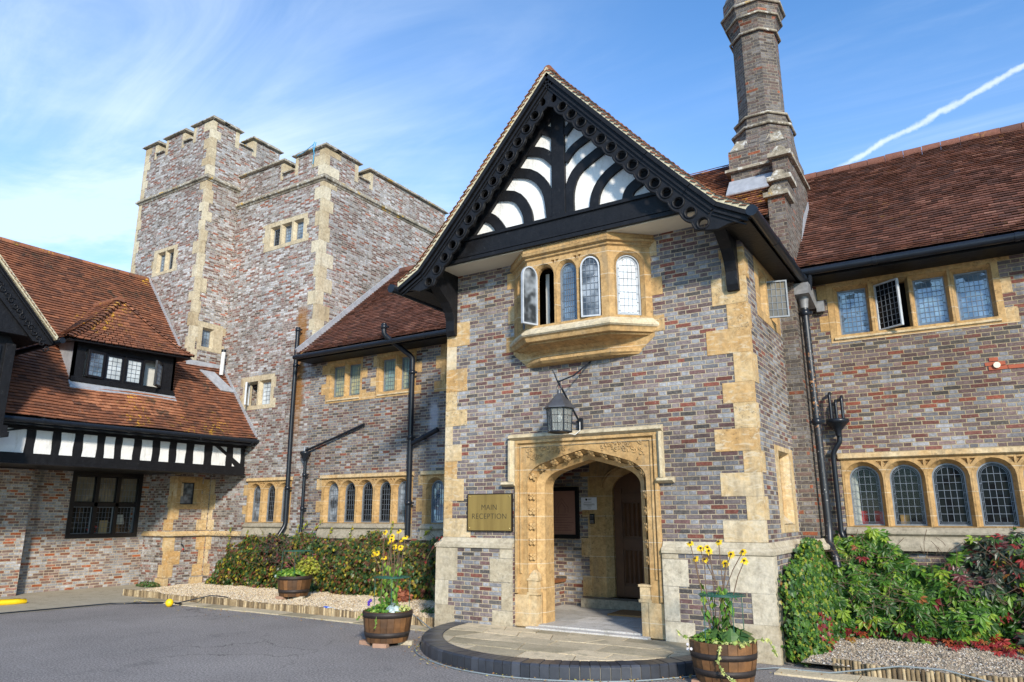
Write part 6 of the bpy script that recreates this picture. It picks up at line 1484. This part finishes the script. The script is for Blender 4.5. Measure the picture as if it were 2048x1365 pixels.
# things lying about
mb = MB(); mb.lathe((-13.60, 8.98, 0.0), [(0.012*0, 0)]+[(0.075*math.sin(math.pi*k/10), 0.078-0.078*math.cos(math.pi*k/10)) for k in range(1, 10)]+[(0.0, 0.156)], 18); solo(mb, 'yellow_ball', M_YEL, 'yellow ball by the log edging at the end of a black hose', 'ball')
mb = MB(); mb.tube([(-13.55, 9.08, 0.06), (-13.6, 9.25, 0.03), (-14.1, 9.35, 0.02), (-15.0, 8.6, 0.018), (-15.1, 7.6, 0.016), (-15.25, 6.6, 0.016), (-15.4, 5.4, 0.016)], 0.016, 6); mb.tube([(-13.6, 9.10, 0.05), (-13.4, 9.75, 0.16), (-13.1, 9.95, 0.12)], 0.012, 6); solo(mb, 'black_hose', M_IRON, 'thin black hose lying along the edge of the asphalt', 'hose')
mb = MB(); P = [(-17.05, 5.3, 0.05), (-17.0, 6.2, 0.052), (-16.9, 7.2, 0.052), (-16.75, 7.72, 0.052), (-16.62, 7.75, 0.052), (-16.62, 7.55, 0.052), (-16.74, 7.1, 0.052), (-16.8, 6.2, 0.052), (-16.85, 5.3, 0.05)]; mb.tube(P, 0.052, 10); solo(mb, 'yellow_hose', M_YEL, 'thick yellow flexible hose lying at the left edge', 'hose')
mb = MB(); P = [V((pc.x-2.28*math.cos(math.pi*k/30)*(1+0.012*math.sin(k)), pc.y-2.29*math.sin(math.pi*k/30), 0.012)) for k in range(1, 28)]; P = [V((-8.2, 9.75, 0.18)), V((-7.9, 9.62, 0.14)), V((-7.5, 9.45, 0.03)), V((-7.2, 9.2, 0.02))]+P+[V((-2.7, 8.7, 0.012)), V((-2.2, 9.2, 0.022)), V((-1.6, 9.2, 0.03)), V((-0.9, 9.32, 0.15)), V((-0.5, 9.35, 0.15)), V((0.2, 9.3, 0.03)), V((1.5, 9.25, 0.03))]
mb.tube(P, 0.009, 6); solo(mb, 'grey_cable', plain('grey_cable', (0.20, 0.23, 0.24), 0.5), 'pale grey cable running round the foot of the curved step', 'cable')
bt = thing('plastic_bottle', 'crushed clear bottle with blue label on the gravel behind the log edging', 'bottle', (-10.1, 9.76, 0.08))
mb = MB(); mb.tube([(-9.88, 9.74, 0.115), (-10.06, 9.77, 0.115)], [0.03, 0.032], 8); mb.tube([(-10.16, 9.78, 0.115), (-10.26, 9.80, 0.11), (-10.30, 9.80, 0.11)], [0.032, 0.02, 0.012], 8); mb.build('body', plain('clear_plastic', (0.55, 0.60, 0.66), 0.2), bt)
mb = MB(); mb.tube([(-10.06, 9.77, 0.118), (-10.16, 9.78, 0.118)], 0.035, 8); mb.build('wrapper', plain('blue_wrapper', (0.01, 0.10, 0.55), 0.4), bt)
# interior items seen through windows
def room_item(name, lab, cat, boxes, mat):
    mb = MB()
    for b in boxes: mb.box(*b)
    return solo(mb, name, mat, lab, cat)

for k, x0 in enumerate((-1.64, -1.36)):
    room_item('red_chair', ('red chair back at the left of' if k == 0 else 'red chair back at the right of')+' the first arched window right of the downpipes', 'chair', ((x0, x0+0.18, 12.86, 12.90, 1.40, 1.80), (x0, x0+0.18, 12.90, 13.1, 1.38, 1.42)), M_REDIN)
room_item('white_curtain', 'white curtain strip inside the first arched window right of the downpipes', 'curtain', ((-1.66, -1.56, 12.80, 12.82, 1.5, 2.5), (-1.60, -1.54, 12.83, 12.85, 1.5, 2.5)), M_CURTAIN)
room_item('cardboard_box', 'small ochre box on the sill inside the second arched window', 'box', ((-1.0, -0.88, 12.85, 12.95, 1.56, 1.74),), plain('cardboard', (0.42, 0.24, 0.07), 0.8))
lp = thing('table_lamp', 'table lamp with pale shade inside the black framed window under the jetty', 'lamp', (-18.98, 10.82, 1.3))
mb = MB(); mb.lathe((-18.98, 10.82, 1.52), [(0.15, 0), (0.11, 0.24)], 18); mb.build('lamp_shade', M_CURTAIN, lp)
mb = MB(); mb.lathe((-18.98, 10.82, 1.28), [(0.06, 0), (0.07, 0.08), (0.03, 0.16), (0.015, 0.25)], 14); mb.build('lamp_base', plain('terracotta_lamp', (0.35, 0.14, 0.05), 0.5), lp)
room_item('wooden_board', 'small wooden board leaning inside the black framed window under the jetty', 'board', ((-18.90, -18.87, 10.30, 10.50, 1.29, 1.62),), plain('light_wood', (0.45, 0.30, 0.13), 0.6))
mb = MB(); rg = random.Random(4)
for i in range(16): mb.lathe((-18.9+rg.uniform(-.03, .03), 10.02+rg.random()*0.24, 1.34+rg.random()*0.16), [(0.001, -0.02), (0.025, 0), (0.001, 0.02)], 6)
for i in range(5): mb.tube([(-18.9, 10.12, 1.28), (-18.9, 10.05+i*0.05, 1.45)], 0.004, 4)
solo(mb, 'red_flowers', plain('red_pink_petals', (0.6, 0.06, 0.05), 0.6), 'bunch of red flowers inside the black framed window under the jetty', 'flowers')

# ================================================================== half barrel planters
def barrel(center, lab, scale=1.0):
    x, y, z0 = center; t = thing('barrel_planter', lab, 'planter', (x, y, z0), 'half barrel planters'); rg = random.Random(int(abs(x*10)))
    H = 0.40; n = 22
    def rad(h): f = h/H; return (0.285+0.045*f+0.02*math.sin(math.pi*f*0.75))*scale
    mb = MB(); hs = [0, 0.1, 0.2, 0.3, H]
    for k in range(n):
        a, b = 2*math.pi*(k+0.02)/n, 2*math.pi*(k+0.98)/n; rr = rg.random(); jit = rg.uniform(-0.002, 0.003)
        O = [[V((x+(rad(h)+jit)*math.cos(t_), y+(rad(h)+jit)*math.sin(t_), z0+0.05+h)) for h in hs] for t_ in (a, b)]
        I = [[V((x+(rad(h)-0.025)*math.cos(t_), y+(rad(h)-0.025)*math.sin(t_), z0+0.05+h)) for h in (0, H)] for t_ in (a, b)]
        mb.add(O[0]+O[1], [(i, i+5, i+6, i+1) for i in range(4)], rr); mb.add([O[0][4], O[1][4], I[1][1], I[0][1]], [(0, 1, 2, 3)], rr); mb.add([I[0][0], I[1][0], I[1][1], I[0][1]], [(0, 1, 2, 3)], rr); mb.add([O[0][0], O[1][0], I[1][0], I[0][0]], [(0, 1, 2, 3)], rr)
    mb.build('staves', M_OAK, t)
    for h0, h1 in ((0.07, 0.135), (0.325 if x < -3 else 0.235, 0.395 if x < -3 else 0.295)):
        mb = MB(); mb.lathe((x, y, z0+0.05), [(rad(h0)-0.001, h0), (rad(h0)+0.006, h0), (rad(h1)+0.006, h1), (rad(h1)-0.001, h1)], 44); mb.build('hoop', M_HOOP, t)
    mb = MB(); mb.lathe((x, y, z0+0.05), [(0.0001, 0.30), (rad(0.3)-0.028, 0.30)], 24); mb.build('soil', M_SOIL, t)
    return t
BL, BM, BR = (-7.17, 8.10, 0.0), (-12.12, 10.78, 0.085), (-2.47, 8.14, 0.0)
barrel(BL, 'oak half barrel planter on red blocks beside the curved step'); barrel(BM, 'oak half barrel planter standing on the gravel'); barrel(BR, 'oak half barrel planter at the right end of the curved step', 1.02)
for (x, y, z), L_ in ((BL, (((-0.22, -0.16), 'pinkish wooden block under the left side of the barrel beside the curved step'), ((0.10, -0.23), 'pinkish wooden block under the front of the barrel beside the curved step'), ((0.24, 0.12), 'pale block under the right side of the barrel beside the curved step'))), (BM, (((-0.10, -0.24), 'wooden block under the front of the barrel on the gravel'), ((0.22, -0.05), 'pale block under the right side of the barrel on the gravel'))), (BR, (((0.20, -0.2), 'reddish block under the right side of the barrel at the right end of the step'), ((-0.2, -0.15), 'reddish block under the left side of the barrel at the right end of the step')))):
    for (dx, dy), lab in L_:
        mb = MB(); a = 0.2+dx; mb.obox((x+dx, y+dy, z+0.026), V((math.cos(a), math.sin(a), 0))*0.10, V((-math.sin(a), math.cos(a), 0))*0.05, V((0, 0, 0.026))); solo(mb, 'wooden_block', M_BLOCK if 'pale' not in lab else M_PALE, lab, 'block', 'blocks under the barrels')
# ---- plants in the barrels
def clump(name, lab, cat, c, rx, ry, h, n, size, mat, kind=0, seed=1, stems=True, group=None, dome=True, trail=()):
    rg = random.Random(seed); random.seed(seed); t = thing(name, lab, cat, c, group); mb = MB(); c = V(c)
    for i in range(n):
        a = rg.uniform(0, 2*math.pi); r_ = math.sqrt(rg.random()); p = c+V((rx*r_*math.cos(a), ry*r_*math.sin(a), h*(rg.random()**0.8)*(1.05-r_*0.6) if dome else h*rg.random()))
        leaf(mb, p, rnd_dir((math.cos(a)*0.6*r_, math.sin(a)*0.6*r_-0.3, 0.9), 0.45), size*rg.uniform(0.7, 1.3), rg.random(), up=(math.cos(a), math.sin(a), -0.4), kind=kind)
    for path in trail:
        for a, b in zip(path, path[1:]):
            for k in range(3):
                f = k/3; p = V(a).lerp(V(b), f)+V((rg.uniform(-.015, .015), rg.uniform(-.015, .015), rg.uniform(-.01, .01))); leaf(mb, p, rnd_dir((0, -0.8, 0.5), 0.4), 0.045*rg.uniform(.8, 1.3), 0.9*rg.random()+0.1, kind=1)
    mb.build('leaves', mat, t, fixn=False)
    if stems:
        mb = MB()
        for i in range(14): a = rg.uniform(0, 6.28); mb.tube([c+V((0, 0, -0.06)), c+V((rx*0.6*math.cos(a), ry*0.6*math.sin(a), h*0.5))], 0.005, 4)
        for path in trail: mb.tube(path, 0.004, 4)
        mb.build('stems', M_GSTEM, t)
    return t
M_L1 = rnd_mat('bright_green_leaves', [(0, (0.05, 0.14, 0.02)), (0.6, (0.13, 0.27, 0.03)), (1, (0.30, 0.40, 0.06))], 0.5, 0.3)
M_L2 = rnd_mat('dark_green_leaves', [(0, (0.03, 0.075, 0.02)), (0.7, (0.07, 0.14, 0.03)), (1, (0.13, 0.09, 0.04))], 0.45, 0.2)
M_SIL = rnd_mat('silver_leaves', [(0, (0.32, 0.42, 0.42)), (1, (0.55, 0.62, 0.62))], 0.8, 0.1)
M_YF = rnd_mat('yellow_petals', [(0, (0.72, 0.44, 0.01)), (1, (0.85, 0.62, 0.02))], 0.6, 0.3)
M_VAR = rnd_mat('variegated_leaves', [(0, (0.42, 0.45, 0.12)), (0.5, (0.62, 0.62, 0.24)), (1, (0.20, 0.30, 0.05))], 0.5, 0.25)
M_VIO = plain('violet_petals', (0.10, 0.03, 0.42), 0.6); M_PINK = plain('pink_petals', (0.36, 0.10, 0.11), 0.7); M_WHT = plain('white_petals', (0.75, 0.72, 0.74), 0.6); M_EYE = plain('dark_flower_centre', (0.03, 0.015, 0.008), 0.7)
def rudbeckia(c, heads, lab, seed):
    rg = random.Random(seed); t = thing('rudbeckia', lab, 'flowering plant', c); c = V(c); mb = MB(); lm = MB()
    for hx, hy, hz in heads:
        b = c+V((rg.uniform(-0.12, 0.12), rg.uniform(-0.1, 0.1), 0)); e = V((hx, hy, hz)); mid = b.lerp(e, 0.55)+V((rg.uniform(-0.05, 0.05), rg.uniform(-0.04, 0.04), 0.05)); P = [b.lerp(mid, k/3) for k in range(3)]+[mid, mid.lerp(e, 0.5)+V((rg.uniform(-0.02, 0.02), 0, 0.01)), e]
        mb.tube(P, 0.0055, 5)
        for k in range(9):
            p = b.lerp(mid, rg.uniform(0.0, 1.05)); a = rg.uniform(0, 6.28); leaf(lm, p+V((0.04*math.cos(a), 0.04*math.sin(a), -0.02)), rnd_dir((math.cos(a), math.sin(a), 0.3), 0.3), rg.uniform(0.06, 0.11), rg.random(), up=(0.3*math.cos(a), 0.3*math.sin(a), -1))
    mb.build('stems', M_STEM, t); lm.build('leaves', M_L1, t, fixn=False)
    for hx, hy, hz in heads:
        nrm_ = rnd_dir((0.1, -0.75, 0.6), 0.25); nn = nrm_; a_ = nn.cross(V((0, 0, 1))).normalized(); b_2 = nn.cross(a_); e = V((hx, hy, hz)); mb = MB()
        for k in range(12):
            an = 2*math.pi*k/12+rg.uniform(-.1, .1); d = a_*math.cos(an)+b_2*math.sin(an); q = nn.cross(d); L_ = rg.uniform(0.040, 0.056)
            mb.add([e+d*0.008-q*0.005, e+d*0.008+q*0.005, e+d*L_*0.7+q*0.009-nn*0.006, e+d*L_-nn*0.014, e+d*L_*0.7-q*0.009-nn*0.006], [(0, 1, 2, 3, 4)], rg.random())
        fo = mb.build('flower', M_YF, t, fixn=False)
        mb = MB(); mb.lathe(e+nn*0.002, [(0.013, -0.006), (0.014, 0.004), (0.009, 0.012), (0.0001, 0.015)], 8); mb.build('flower_centre', M_EYE, fo)
    return t
random.seed(3)
rudbeckia((-7.15, 8.12, 0.36), [(-7.46, 8.3, 1.50), (-7.30, 8.28, 1.44), (-7.21, 8.32, 1.52), (-7.24, 8.2, 1.40), (-7.14, 8.3, 1.40), (-7.02, 8.25, 1.44), (-6.98, 8.1, 1.30), (-7.18, 8.2, 1.30), (-7.68, 8.3, 1.18), (-7.60, 8.3, 1.20), (-7.44, 8.28, 1.14), (-7.32, 8.25, 1.37)], 'tall yellow coneflowers with brown stems in the barrel beside the curved step', 31)
rudbeckia((-2.45, 8.16, 0.36), [(-2.82, 8.3, 1.43), (-2.70, 8.3, 1.375), (-2.62, 8.3, 1.385), (-2.60, 8.28, 1.35), (-2.77, 8.3, 1.26), (-2.66, 8.3, 1.255), (-2.49, 8.3, 1.45), (-2.36, 8.3, 1.32), (-2.23, 8.3, 1.35), (-2.43, 8.3, 1.22), (-2.22, 8.3, 1.255)], 'tall yellow coneflowers in the barrel at the right end of the curved step', 32)
def support(c, r_, h, lab, legs=((0.9), (2.3), (4.1), (5.4))):
    t = thing('plant_support', lab, 'plant support', c); x, y, z = c; mb = MB()
    for k in range(5): rr = r_*(1-0.17*k); mb.tube([(x+rr*math.cos(q*math.pi/12), y+rr*math.sin(q*math.pi/12), z+h) for q in range(25)], 0.004, 4, caps=False)
    for k in range(6): a = math.pi*k/6; mb.tube([(x-r_*math.cos(a), y-r_*math.sin(a), z+h), (x+r_*math.cos(a), y+r_*math.sin(a), z+h)], 0.003, 4)
    mb.build('wire_ring', M_WIRE, t)
    for a in legs: mb = MB(); mb.tube([(x+r_*math.cos(a), y+r_*math.sin(a), z), (x+r_*math.cos(a), y+r_*math.sin(a), z+h)], 0.005, 5); mb.build('leg', M_WIRE, t)
support((-7.12, 8.12, 0.34), 0.25, 0.55, 'green wire ring support in the barrel beside the curved step'); support((-2.45, 8.16, 0.34), 0.25, 0.56, 'green wire ring support in the barrel at the right end of the step'); support((-12.1, 10.8, 0.40), 0.30, 0.62, 'green wire ring support in the barrel on the gravel')
clump('bedding_plants', 'low bright green bedding plants trailing over the barrel beside the curved step', 'plant', (-7.17, 8.06, 0.40), 0.29, 0.26, 0.17, 420, 0.05, M_L1, seed=41, trail=([(-7.1, 7.80, 0.45), (-7.06, 7.74, 0.36), (-7.05, 7.72, 0.25)], [(-7.3, 7.85, 0.45), (-7.42, 7.80, 0.38), (-7.48, 7.80, 0.33)]))
clump('silver_ragwort', 'silver leaved plant at the right of the barrel beside the curved step', 'plant', (-6.98, 7.98, 0.46), 0.09, 0.09, 0.10, 40, 0.09, M_SIL, seed=42)
clump('variegated_ivy', 'pale variegated leaves at the rim of the barrel beside the curved step', 'plant', (-6.90, 8.10, 0.46), 0.10, 0.12, 0.10, 60, 0.04, M_VAR, seed=43)
clump('bedding_plants', 'low mixed green bedding plants in the barrel at the right end of the step', 'plant', (-2.5, 8.12, 0.40), 0.29, 0.26, 0.16, 420, 0.045, M_L1, seed=44)
clump('broad_leaved_plant', 'broad dark green leaves in the barrel at the right end of the step', 'plant', (-2.38, 8.12, 0.42), 0.22, 0.2, 0.26, 46, 0.15, M_L2, seed=45)
clump('silver_ragwort', 'silver leaved plant at the back of the right hand barrel', 'plant', (-2.62, 8.26, 0.46), 0.08, 0.06, 0.12, 34, 0.08, M_SIL, seed=46)
clump('variegated_ivy', 'variegated ivy trailing down the front of the right hand barrel', 'plant', (-2.32, 7.90, 0.44), 0.20, 0.06, 0.05, 50, 0.05, M_VAR, kind=1, seed=47, trail=([(-2.38, 7.82, 0.45), (-2.40, 7.77, 0.40), (-2.42, 7.76, 0.30), (-2.38, 7.74, 0.22), (-2.28, 7.73, 0.14), (-2.23, 7.73, 0.11)], [(-2.2, 8.0, 0.46), (-2.05, 8.05, 0.50), (-1.98, 8.1, 0.48), (-1.93, 8.1, 0.40), (-1.90, 8.1, 0.33)], [(-2.74, 8.0, 0.45), (-2.86, 8.0, 0.47), (-2.93, 8.0, 0.53)]))
clump('lime_green_plant', 'lime green leaves in the barrel on the gravel', 'plant', (-12.15, 10.70, 0.50), 0.32, 0.26, 0.20, 300, 0.085, M_L1, seed=48)
clump('yellow_leaved_shrub', 'yellow green shrub behind the barrel on the gravel', 'plant', (-11.95, 10.95, 0.55), 0.30, 0.2, 0.42, 330, 0.07, rnd_mat('yellow_green_leaves', [(0, (0.16, 0.20, 0.03)), (1, (0.42, 0.40, 0.05))], 0.5, 0.3), seed=49)
clump('silver_foliage', 'grey green foliage at the left rim of the barrel on the gravel', 'plant', (-12.42, 10.68, 0.48), 0.12, 0.12, 0.14, 70, 0.05, M_SIL, seed=50)
def blooms(name, lab, pts, mat, r_=0.014, cat='flower'):
    mb = MB(); rg = random.Random(len(pts))
    for p in pts:
        for k in range(5): a = k*1.256; mb.obox(V(p)+V((r_*0.8*math.cos(a), -0.004, r_*0.8*math.sin(a))), (r_*0.5, 0, 0), (0, 0.003, 0), (0, 0, r_*0.5))
    return solo(mb, name, mat, lab, cat)
blooms('violets', 'violet flowers on the left of the barrel beside the curved step', [(-7.42, 7.98, 0.55), (-7.36, 7.95, 0.58), (-7.44, 8.0, 0.52)], M_VIO, 0.018)
blooms('daisies', 'tiny white and pink daisies hanging over the left rim of the right hand barrel', [(-2.78, 7.92, 0.36), (-2.73, 7.88, 0.37), (-2.79, 7.95, 0.40)], M_WHT, 0.011)
rg = random.Random(77); mb = MB()
for i in range(16):
    p = V((-12.1+rg.uniform(-0.45, 0.5), 10.95+rg.uniform(-0.1, 0.1), 0.72+rg.uniform(-0.05, 0.25)))
    for k in range(8): leaf(mb, p+V((rg.uniform(-.03, .03), rg.uniform(-.03, .03), rg.uniform(-.01, .02))), (0, -0.3, 1), 0.035, 0.5)
    mb.tube([p, V((-12.05, 10.9, 0.5))], 0.003, 4, 0.5)
solo(mb, 'sedum', M_PINK, 'dusky pink sedum heads above the barrel on the gravel', 'flowering plant')

# ================================================================== climbers
def climber(name, lab, cat, n, place, size, mats, kinds, seed, group=None, under=None):
    """place(rg) -> point, outward normal, material index"""
    random.seed(seed); rg = random.Random(seed); t = thing(name, lab, cat, under, group)
    mbs = [MB() for _ in mats]
    for i in range(n):
        p, nn, k = place(rg); leaf(mbs[k], p, rnd_dir(nn, 0.38), size[k]*rg.uniform(0.65, 1.35), rg.random(), up=(rg.uniform(-.5, .5), 0, -1), kind=kinds[k])
    for k, mb in enumerate(mbs):
        if mb.f: mb.build('leaves', mats[k], t, fixn=False)
    return t
def hump(x, s=0.0): return noise.noise(V((x*1.1, s, 3.3)))*0.22+noise.noise(V((x*3.5, s, 1.3)))*0.10
def top_l(x): return (1.14+hump(x, 1.0)*1.2+0.14*math.exp(-((x+13.6)/0.6)**2)) * min(1, max(0.25, (x+16.55)*1.6))
def pl_left(rg):
    while True:
        x = rg.uniform(-16.5, -7.45); tp_l = top_l(x); z = 0.06+tp_l*rg.random()**0.85
        f = z/tp_l; y = 11.80+0.55*max(0, f-0.55)**1.2+noise.noise(V((x*1.4, z*1.6, 0)))*0.22+noise.noise(V((x*4.5, z*4.5, 8)))*0.16+rg.random()**1.5*0.28
        if y > 12.44: continue
        red = noise.noise(V((x*0.8, z*0.8, 7)))+0.35*(f-0.5)+0.1*rg.uniform(-1, 1)
        return V((x, y, z)), V((0.0, -1, 0.35+0.9*max(0, f-0.6))), (1 if red > 0.30 and rg.random() < 0.65 else 0)
def twigs(parent, n, box, seed):
    rg = random.Random(seed); mb = MB(); x0, x1, y0, y1, z0, z1 = box
    for i in range(n):
        p = V((rg.uniform(x0, x1), rg.uniform(y0, y1), rg.uniform(z0, z1))); d = V((rg.uniform(-1, 1), -rg.random()*0.5, rg.uniform(-0.3, 1))).normalized(); q = p+d*rg.uniform(0.12, 0.35); mb.tube([p, p.lerp(q, 0.5)+V((rg.uniform(-.03, .03), 0, rg.uniform(-.03, .03))), q], 0.0035, 4)
    mb.build('loose_twigs', M_STEM, parent, fixn=False)  # short separate twigs scattered among the leaves
hl = climber('creeper_hedge', 'long clipped creeper hedge in green and autumn red below the windows left of the porch', 'hedge', 17500, pl_left, (0.078, 0.075), (M_LEAF_L, M_LEAF_D), (1, 1), 91, under=(-12, 12, 0.07))
mb = MB(); mb.prism([[V((x, 12.05, z)) for x, z in [(-16.2, 0.05)]+[(-7.45, 0.05)]+[(-7.45-k*0.35, 0.05+0.82*top_l(-7.45-k*0.35)) for k in range(26)]]], V((0, 0.40, 0))); mb.build('dark_backing', M_STEM if False else plain('dark_twigs', (0.018, 0.02, 0.012), 0.9), hl)  # solid slab behind the leaves, shade of the gaps in its dark colour
twigs(hl, 420, (-16.3, -7.5, 11.65, 12.0, 0.5, 1.3), 3)
def shoots(name, lab, lines, mat, size, seed, kind=1, y=12.42, dens=26):
    random.seed(seed); rg = random.Random(seed); t = thing(name, lab, 'climber', (lines[0][0][0], y, lines[0][0][1])); mb, st = MB(), MB()
    for L_ in lines:
        P = [V((a, y+0.02, z)) for a, z in L_]; st.tube(P, 0.004, 4)
        for a, b in zip(P, P[1:]):
            for k in range(max(2, int((b-a).length*dens))): p = a.lerp(b, rg.random())+V((rg.uniform(-.03, .03), -rg.random()*0.04, rg.uniform(-.02, .02))); leaf(mb, p, rnd_dir((0, -1, 0.4), 0.35), size*rg.uniform(0.6, 1.3), rg.random(), kind=kind)
    mb.build('leaves', mat, t, fixn=False); st.build('stems', M_STEM, t); return t
M_SHOOT = rnd_mat('young_yellow_green_leaves', [(0, (0.12, 0.20, 0.02)), (0.7, (0.36, 0.36, 0.03)), (1, (0.46, 0.34, 0.03))], 0.5, 0.35)
shoots('creeper_shoots', 'thin yellow green creeper shoots climbing the wall above the left hedge', [[(-16.42, 0.2), (-16.5, 0.9), (-16.45, 1.48)], [(-15.72, 0.9), (-15.78, 1.4)], [(-15.1, 1.0), (-15.2, 1.35)], [(-14.1, 1.1), (-13.9, 1.5), (-13.75, 1.75)], [(-13.6, 1.0), (-13.4, 1.4), (-13.1, 1.62)], [(-12.9, 1.1), (-12.8, 1.45)], [(-12.2, 1.1), (-12.15, 1.5)], [(-11.7, 1.1), (-11.3, 1.45)], [(-11.1, 1.1), (-10.9, 1.6)], [(-10.2, 1.2), (-9.8, 1.5)], [(-16.6, 0.15), (-16.2, 0.3), (-16.35, 0.6)], [(-13.7, 0.9), (-13.9, 1.3), (-13.6, 1.6)]], M_SHOOT, 0.055, 95, y=12.38, dens=44)
def top_r(x):
    b = 1.14+0.13*math.sin(x*2.6+0.6)+hump(x, 5)*0.8
    for c, h_, w_ in ((-1.25, 0.28, 0.22), (0.0, 0.16, 0.18), (0.45, 0.10, 0.2), (-0.75, -0.10, 0.3)): b += h_*math.exp(-((x-c)/w_)**2)
    return b
def pl_right(rg):
    while True:
        x = rg.uniform(-2.0, 4.5) if rg.random() < 0.25 else rg.uniform(-2.0, 1.2); tp_ = top_r(x); z = 0.10+tp_*rg.random()**0.9; f = z/tp_
        y = 11.55+0.60*max(0, f-0.35)**1.3+noise.noise(V((x*1.7, z*1.7, 4)))*0.30+noise.noise(V((x*4.2, z*4.2, 6)))*0.26+rg.random()**1.3*0.40
        if y > 12.42: continue
        dk = 0.9*noise.noise(V((x*1.3, z*1.3, 2)))+0.75*(x+0.10)-0.30*(f-0.55)
        k = 0
        if dk > 0.0+0.3*rg.random(): k = 1
        if f < 0.20 and rg.random() < 0.25 or (x > -0.1 and f > 0.62 and noise.noise(V((x*2.2, z*2.2, 9))) > 0.0 and rg.random() < 0.28) or rg.random() < 0.03: k = 2
        return V((x, y, z)), V((0.05, -1, 0.45)), k
hr = climber('virginia_creeper', 'large leaved Virginia creeper in green and crimson against the right wall', 'climber', 3700, pl_right, (0.125, 0.135, 0.12), (M_LEAF_G, M_LEAF_D, M_LEAF_RED), (2, 2, 2), 92, under=(0, 12, 0.07))
mb = MB(); mb.prism([[V((x, 12.05, z)) for x, z in [(-1.9, 0.05), (4.4, 0.05)]+[(4.4-k*0.35, 0.05+0.78*top_r(4.4-k*0.35)) for k in range(19)]]], V((0, 0.38, 0))); mb.build('dark_backing', plain('leaf_gap_shade_b', (0.022, 0.020, 0.014), 0.9), hr)  # dark slab that makes the gaps between the leaves look shaded
twigs(hr, 260, (-1.9, 2.5, 11.1, 11.8, 0.3, 1.35), 4)
shoots('creeper_shoots', 'green creeper shoots climbing the sill between the right hand arched windows', [[(-1.22, 1.2), (-1.16, 1.5)], [(-0.14, 1.15), (-0.10, 1.42)], [(0.35, 1.2), (0.42, 1.6)], [(-1.9, 1.2), (-1.85, 1.55)]], M_LEAF_G, 0.06, 96, dens=36)
def pl_ivy(rg):
    while True:
        y = rg.uniform(9.46, 12.1); tp_ = 1.02+0.32*min(1, max(0, (y-9.6)/1.3))+hump(y*1.3, 9)*0.6; z = 0.02+tp_*rg.random()**0.95; f = z/tp_
        b = 0.10+0.20*max(0, 1-f)**0.8+0.12*min(1, max(0, (y-9.5)*1.2)); x = XR+0.09+b*rg.random()**0.5+noise.noise(V((y*2, z*2, 5)))*0.07
        if y < 9.62+0.25*f and rg.random() < 0.7: continue
        red = f < 0.45 and y > 10.1 and noise.noise(V((y*1.5, z*1.5, 1))) > 0.12 and rg.random() < 0.3
        return V((x, y, z)), V((0.9, -0.55, 0.35)), (1 if red else 0)
hi = climber('ivy', 'dense small leaved ivy covering the plinth on the right side of the porch', 'climber', 9500, pl_ivy, (0.060, 0.07), (M_IVY, M_LEAF_RED), (1, 1), 93, under=(-2.1, 10.5, 0.0))
mb = MB(); mb.prism([[V((XR+0.085, y, z)) for y, z in ((9.75, 0), (12.2, 0), (12.2, 1.1), (10.6, 1.15), (9.75, 0.9))]], V((0.10, 0, 0))); mb.build('dark_backing', plain('leaf_gap_shade_c', (0.02, 0.024, 0.012), 0.9), hi)  # slab under the ivy, near-black colour stands for shade between leaves
shoots('creeper_tendril', 'thin reddish tendril crossing the left end of the porch plinth', [[(-7.62, 0.95), (-7.52, 1.15), (-7.40, 1.28), (-7.30, 1.42)]], M_LEAF_RED, 0.04, 97, y=9.42, dens=22)
# fallen leaves and low red growth below the right creeper
mb = MB(); rg = random.Random(61); random.seed(61)
for i in range(460):
    x = rg.uniform(-1.9, 2.0); y = 11.50-abs(rg.gauss(0, 0.20))-0.15*math.sin(x*2)
    if noise.noise(V((x*2.2, y*1.2, 0))) < -0.12 or x < -1.4 and y < 11: continue
    if y < 9.5: continue
    leaf(mb, (x, y, 0.10+rg.random()*0.16*max(0, y-10.9)), rnd_dir((0, -0.4, 1), 0.4), rg.uniform(0.05, 0.11), rg.random(), kind=2)
struct(mb, 'red_ground_creeper', M_LEAF_RED, 'stuff', fixn=False)
mb = MB(); rg = random.Random(62)
for i in range(620):
    if rg.random() < 0.4: a = rg.uniform(0, math.pi); q = RO+abs(rg.gauss(0, 0.10))+0.02; x, y = pc.x-q*math.cos(a), pc.y-q*math.sin(a)
    else: x, y = rg.uniform(-15, 0), 9.3-abs(rg.gauss(0, 0.35))
    leaf(mb, (x, y, 0.022), rnd_dir((0, 0, 1), 0.25), rg.uniform(0.015, 0.04), rg.random())
struct(mb, 'leaf_litter', rnd_mat('dry_leaves', [(0, (0.22, 0.10, 0.04)), (0.6, (0.36, 0.22, 0.08)), (1, (0.45, 0.42, 0.10))], 0.8), 'stuff', fixn=False)
clump('heuchera', 'low rusty red leaved plant at the foot of the left hedge', 'plant', (-9.95, 11.55, 0.08), 0.30, 0.22, 0.26, 170, 0.10, rnd_mat('rusty_leaves', [(0, (0.16, 0.05, 0.03)), (1, (0.42, 0.14, 0.06))], 0.6, 0.2), seed=53)
clump('yellow_bedding_plant', 'low pale yellow leaved plant by the foot of the porch wall', 'plant', (-8.15, 11.1, 0.08), 0.42, 0.3, 0.13, 150, 0.06, M_VAR, seed=54)
clump('weed_tuft', 'small green weed on the shaded gravel near the porch', 'plant', (-8.3, 10.5, 0.08), 0.22, 0.12, 0.10, 110, 0.05, M_L2, seed=55)
clump('moss_clump', 'dark green moss and weeds at the foot of the turret', 'plant', (-17.85, 11.15, 0.0), 0.42, 0.2, 0.16, 260, 0.06, M_L2, seed=56)
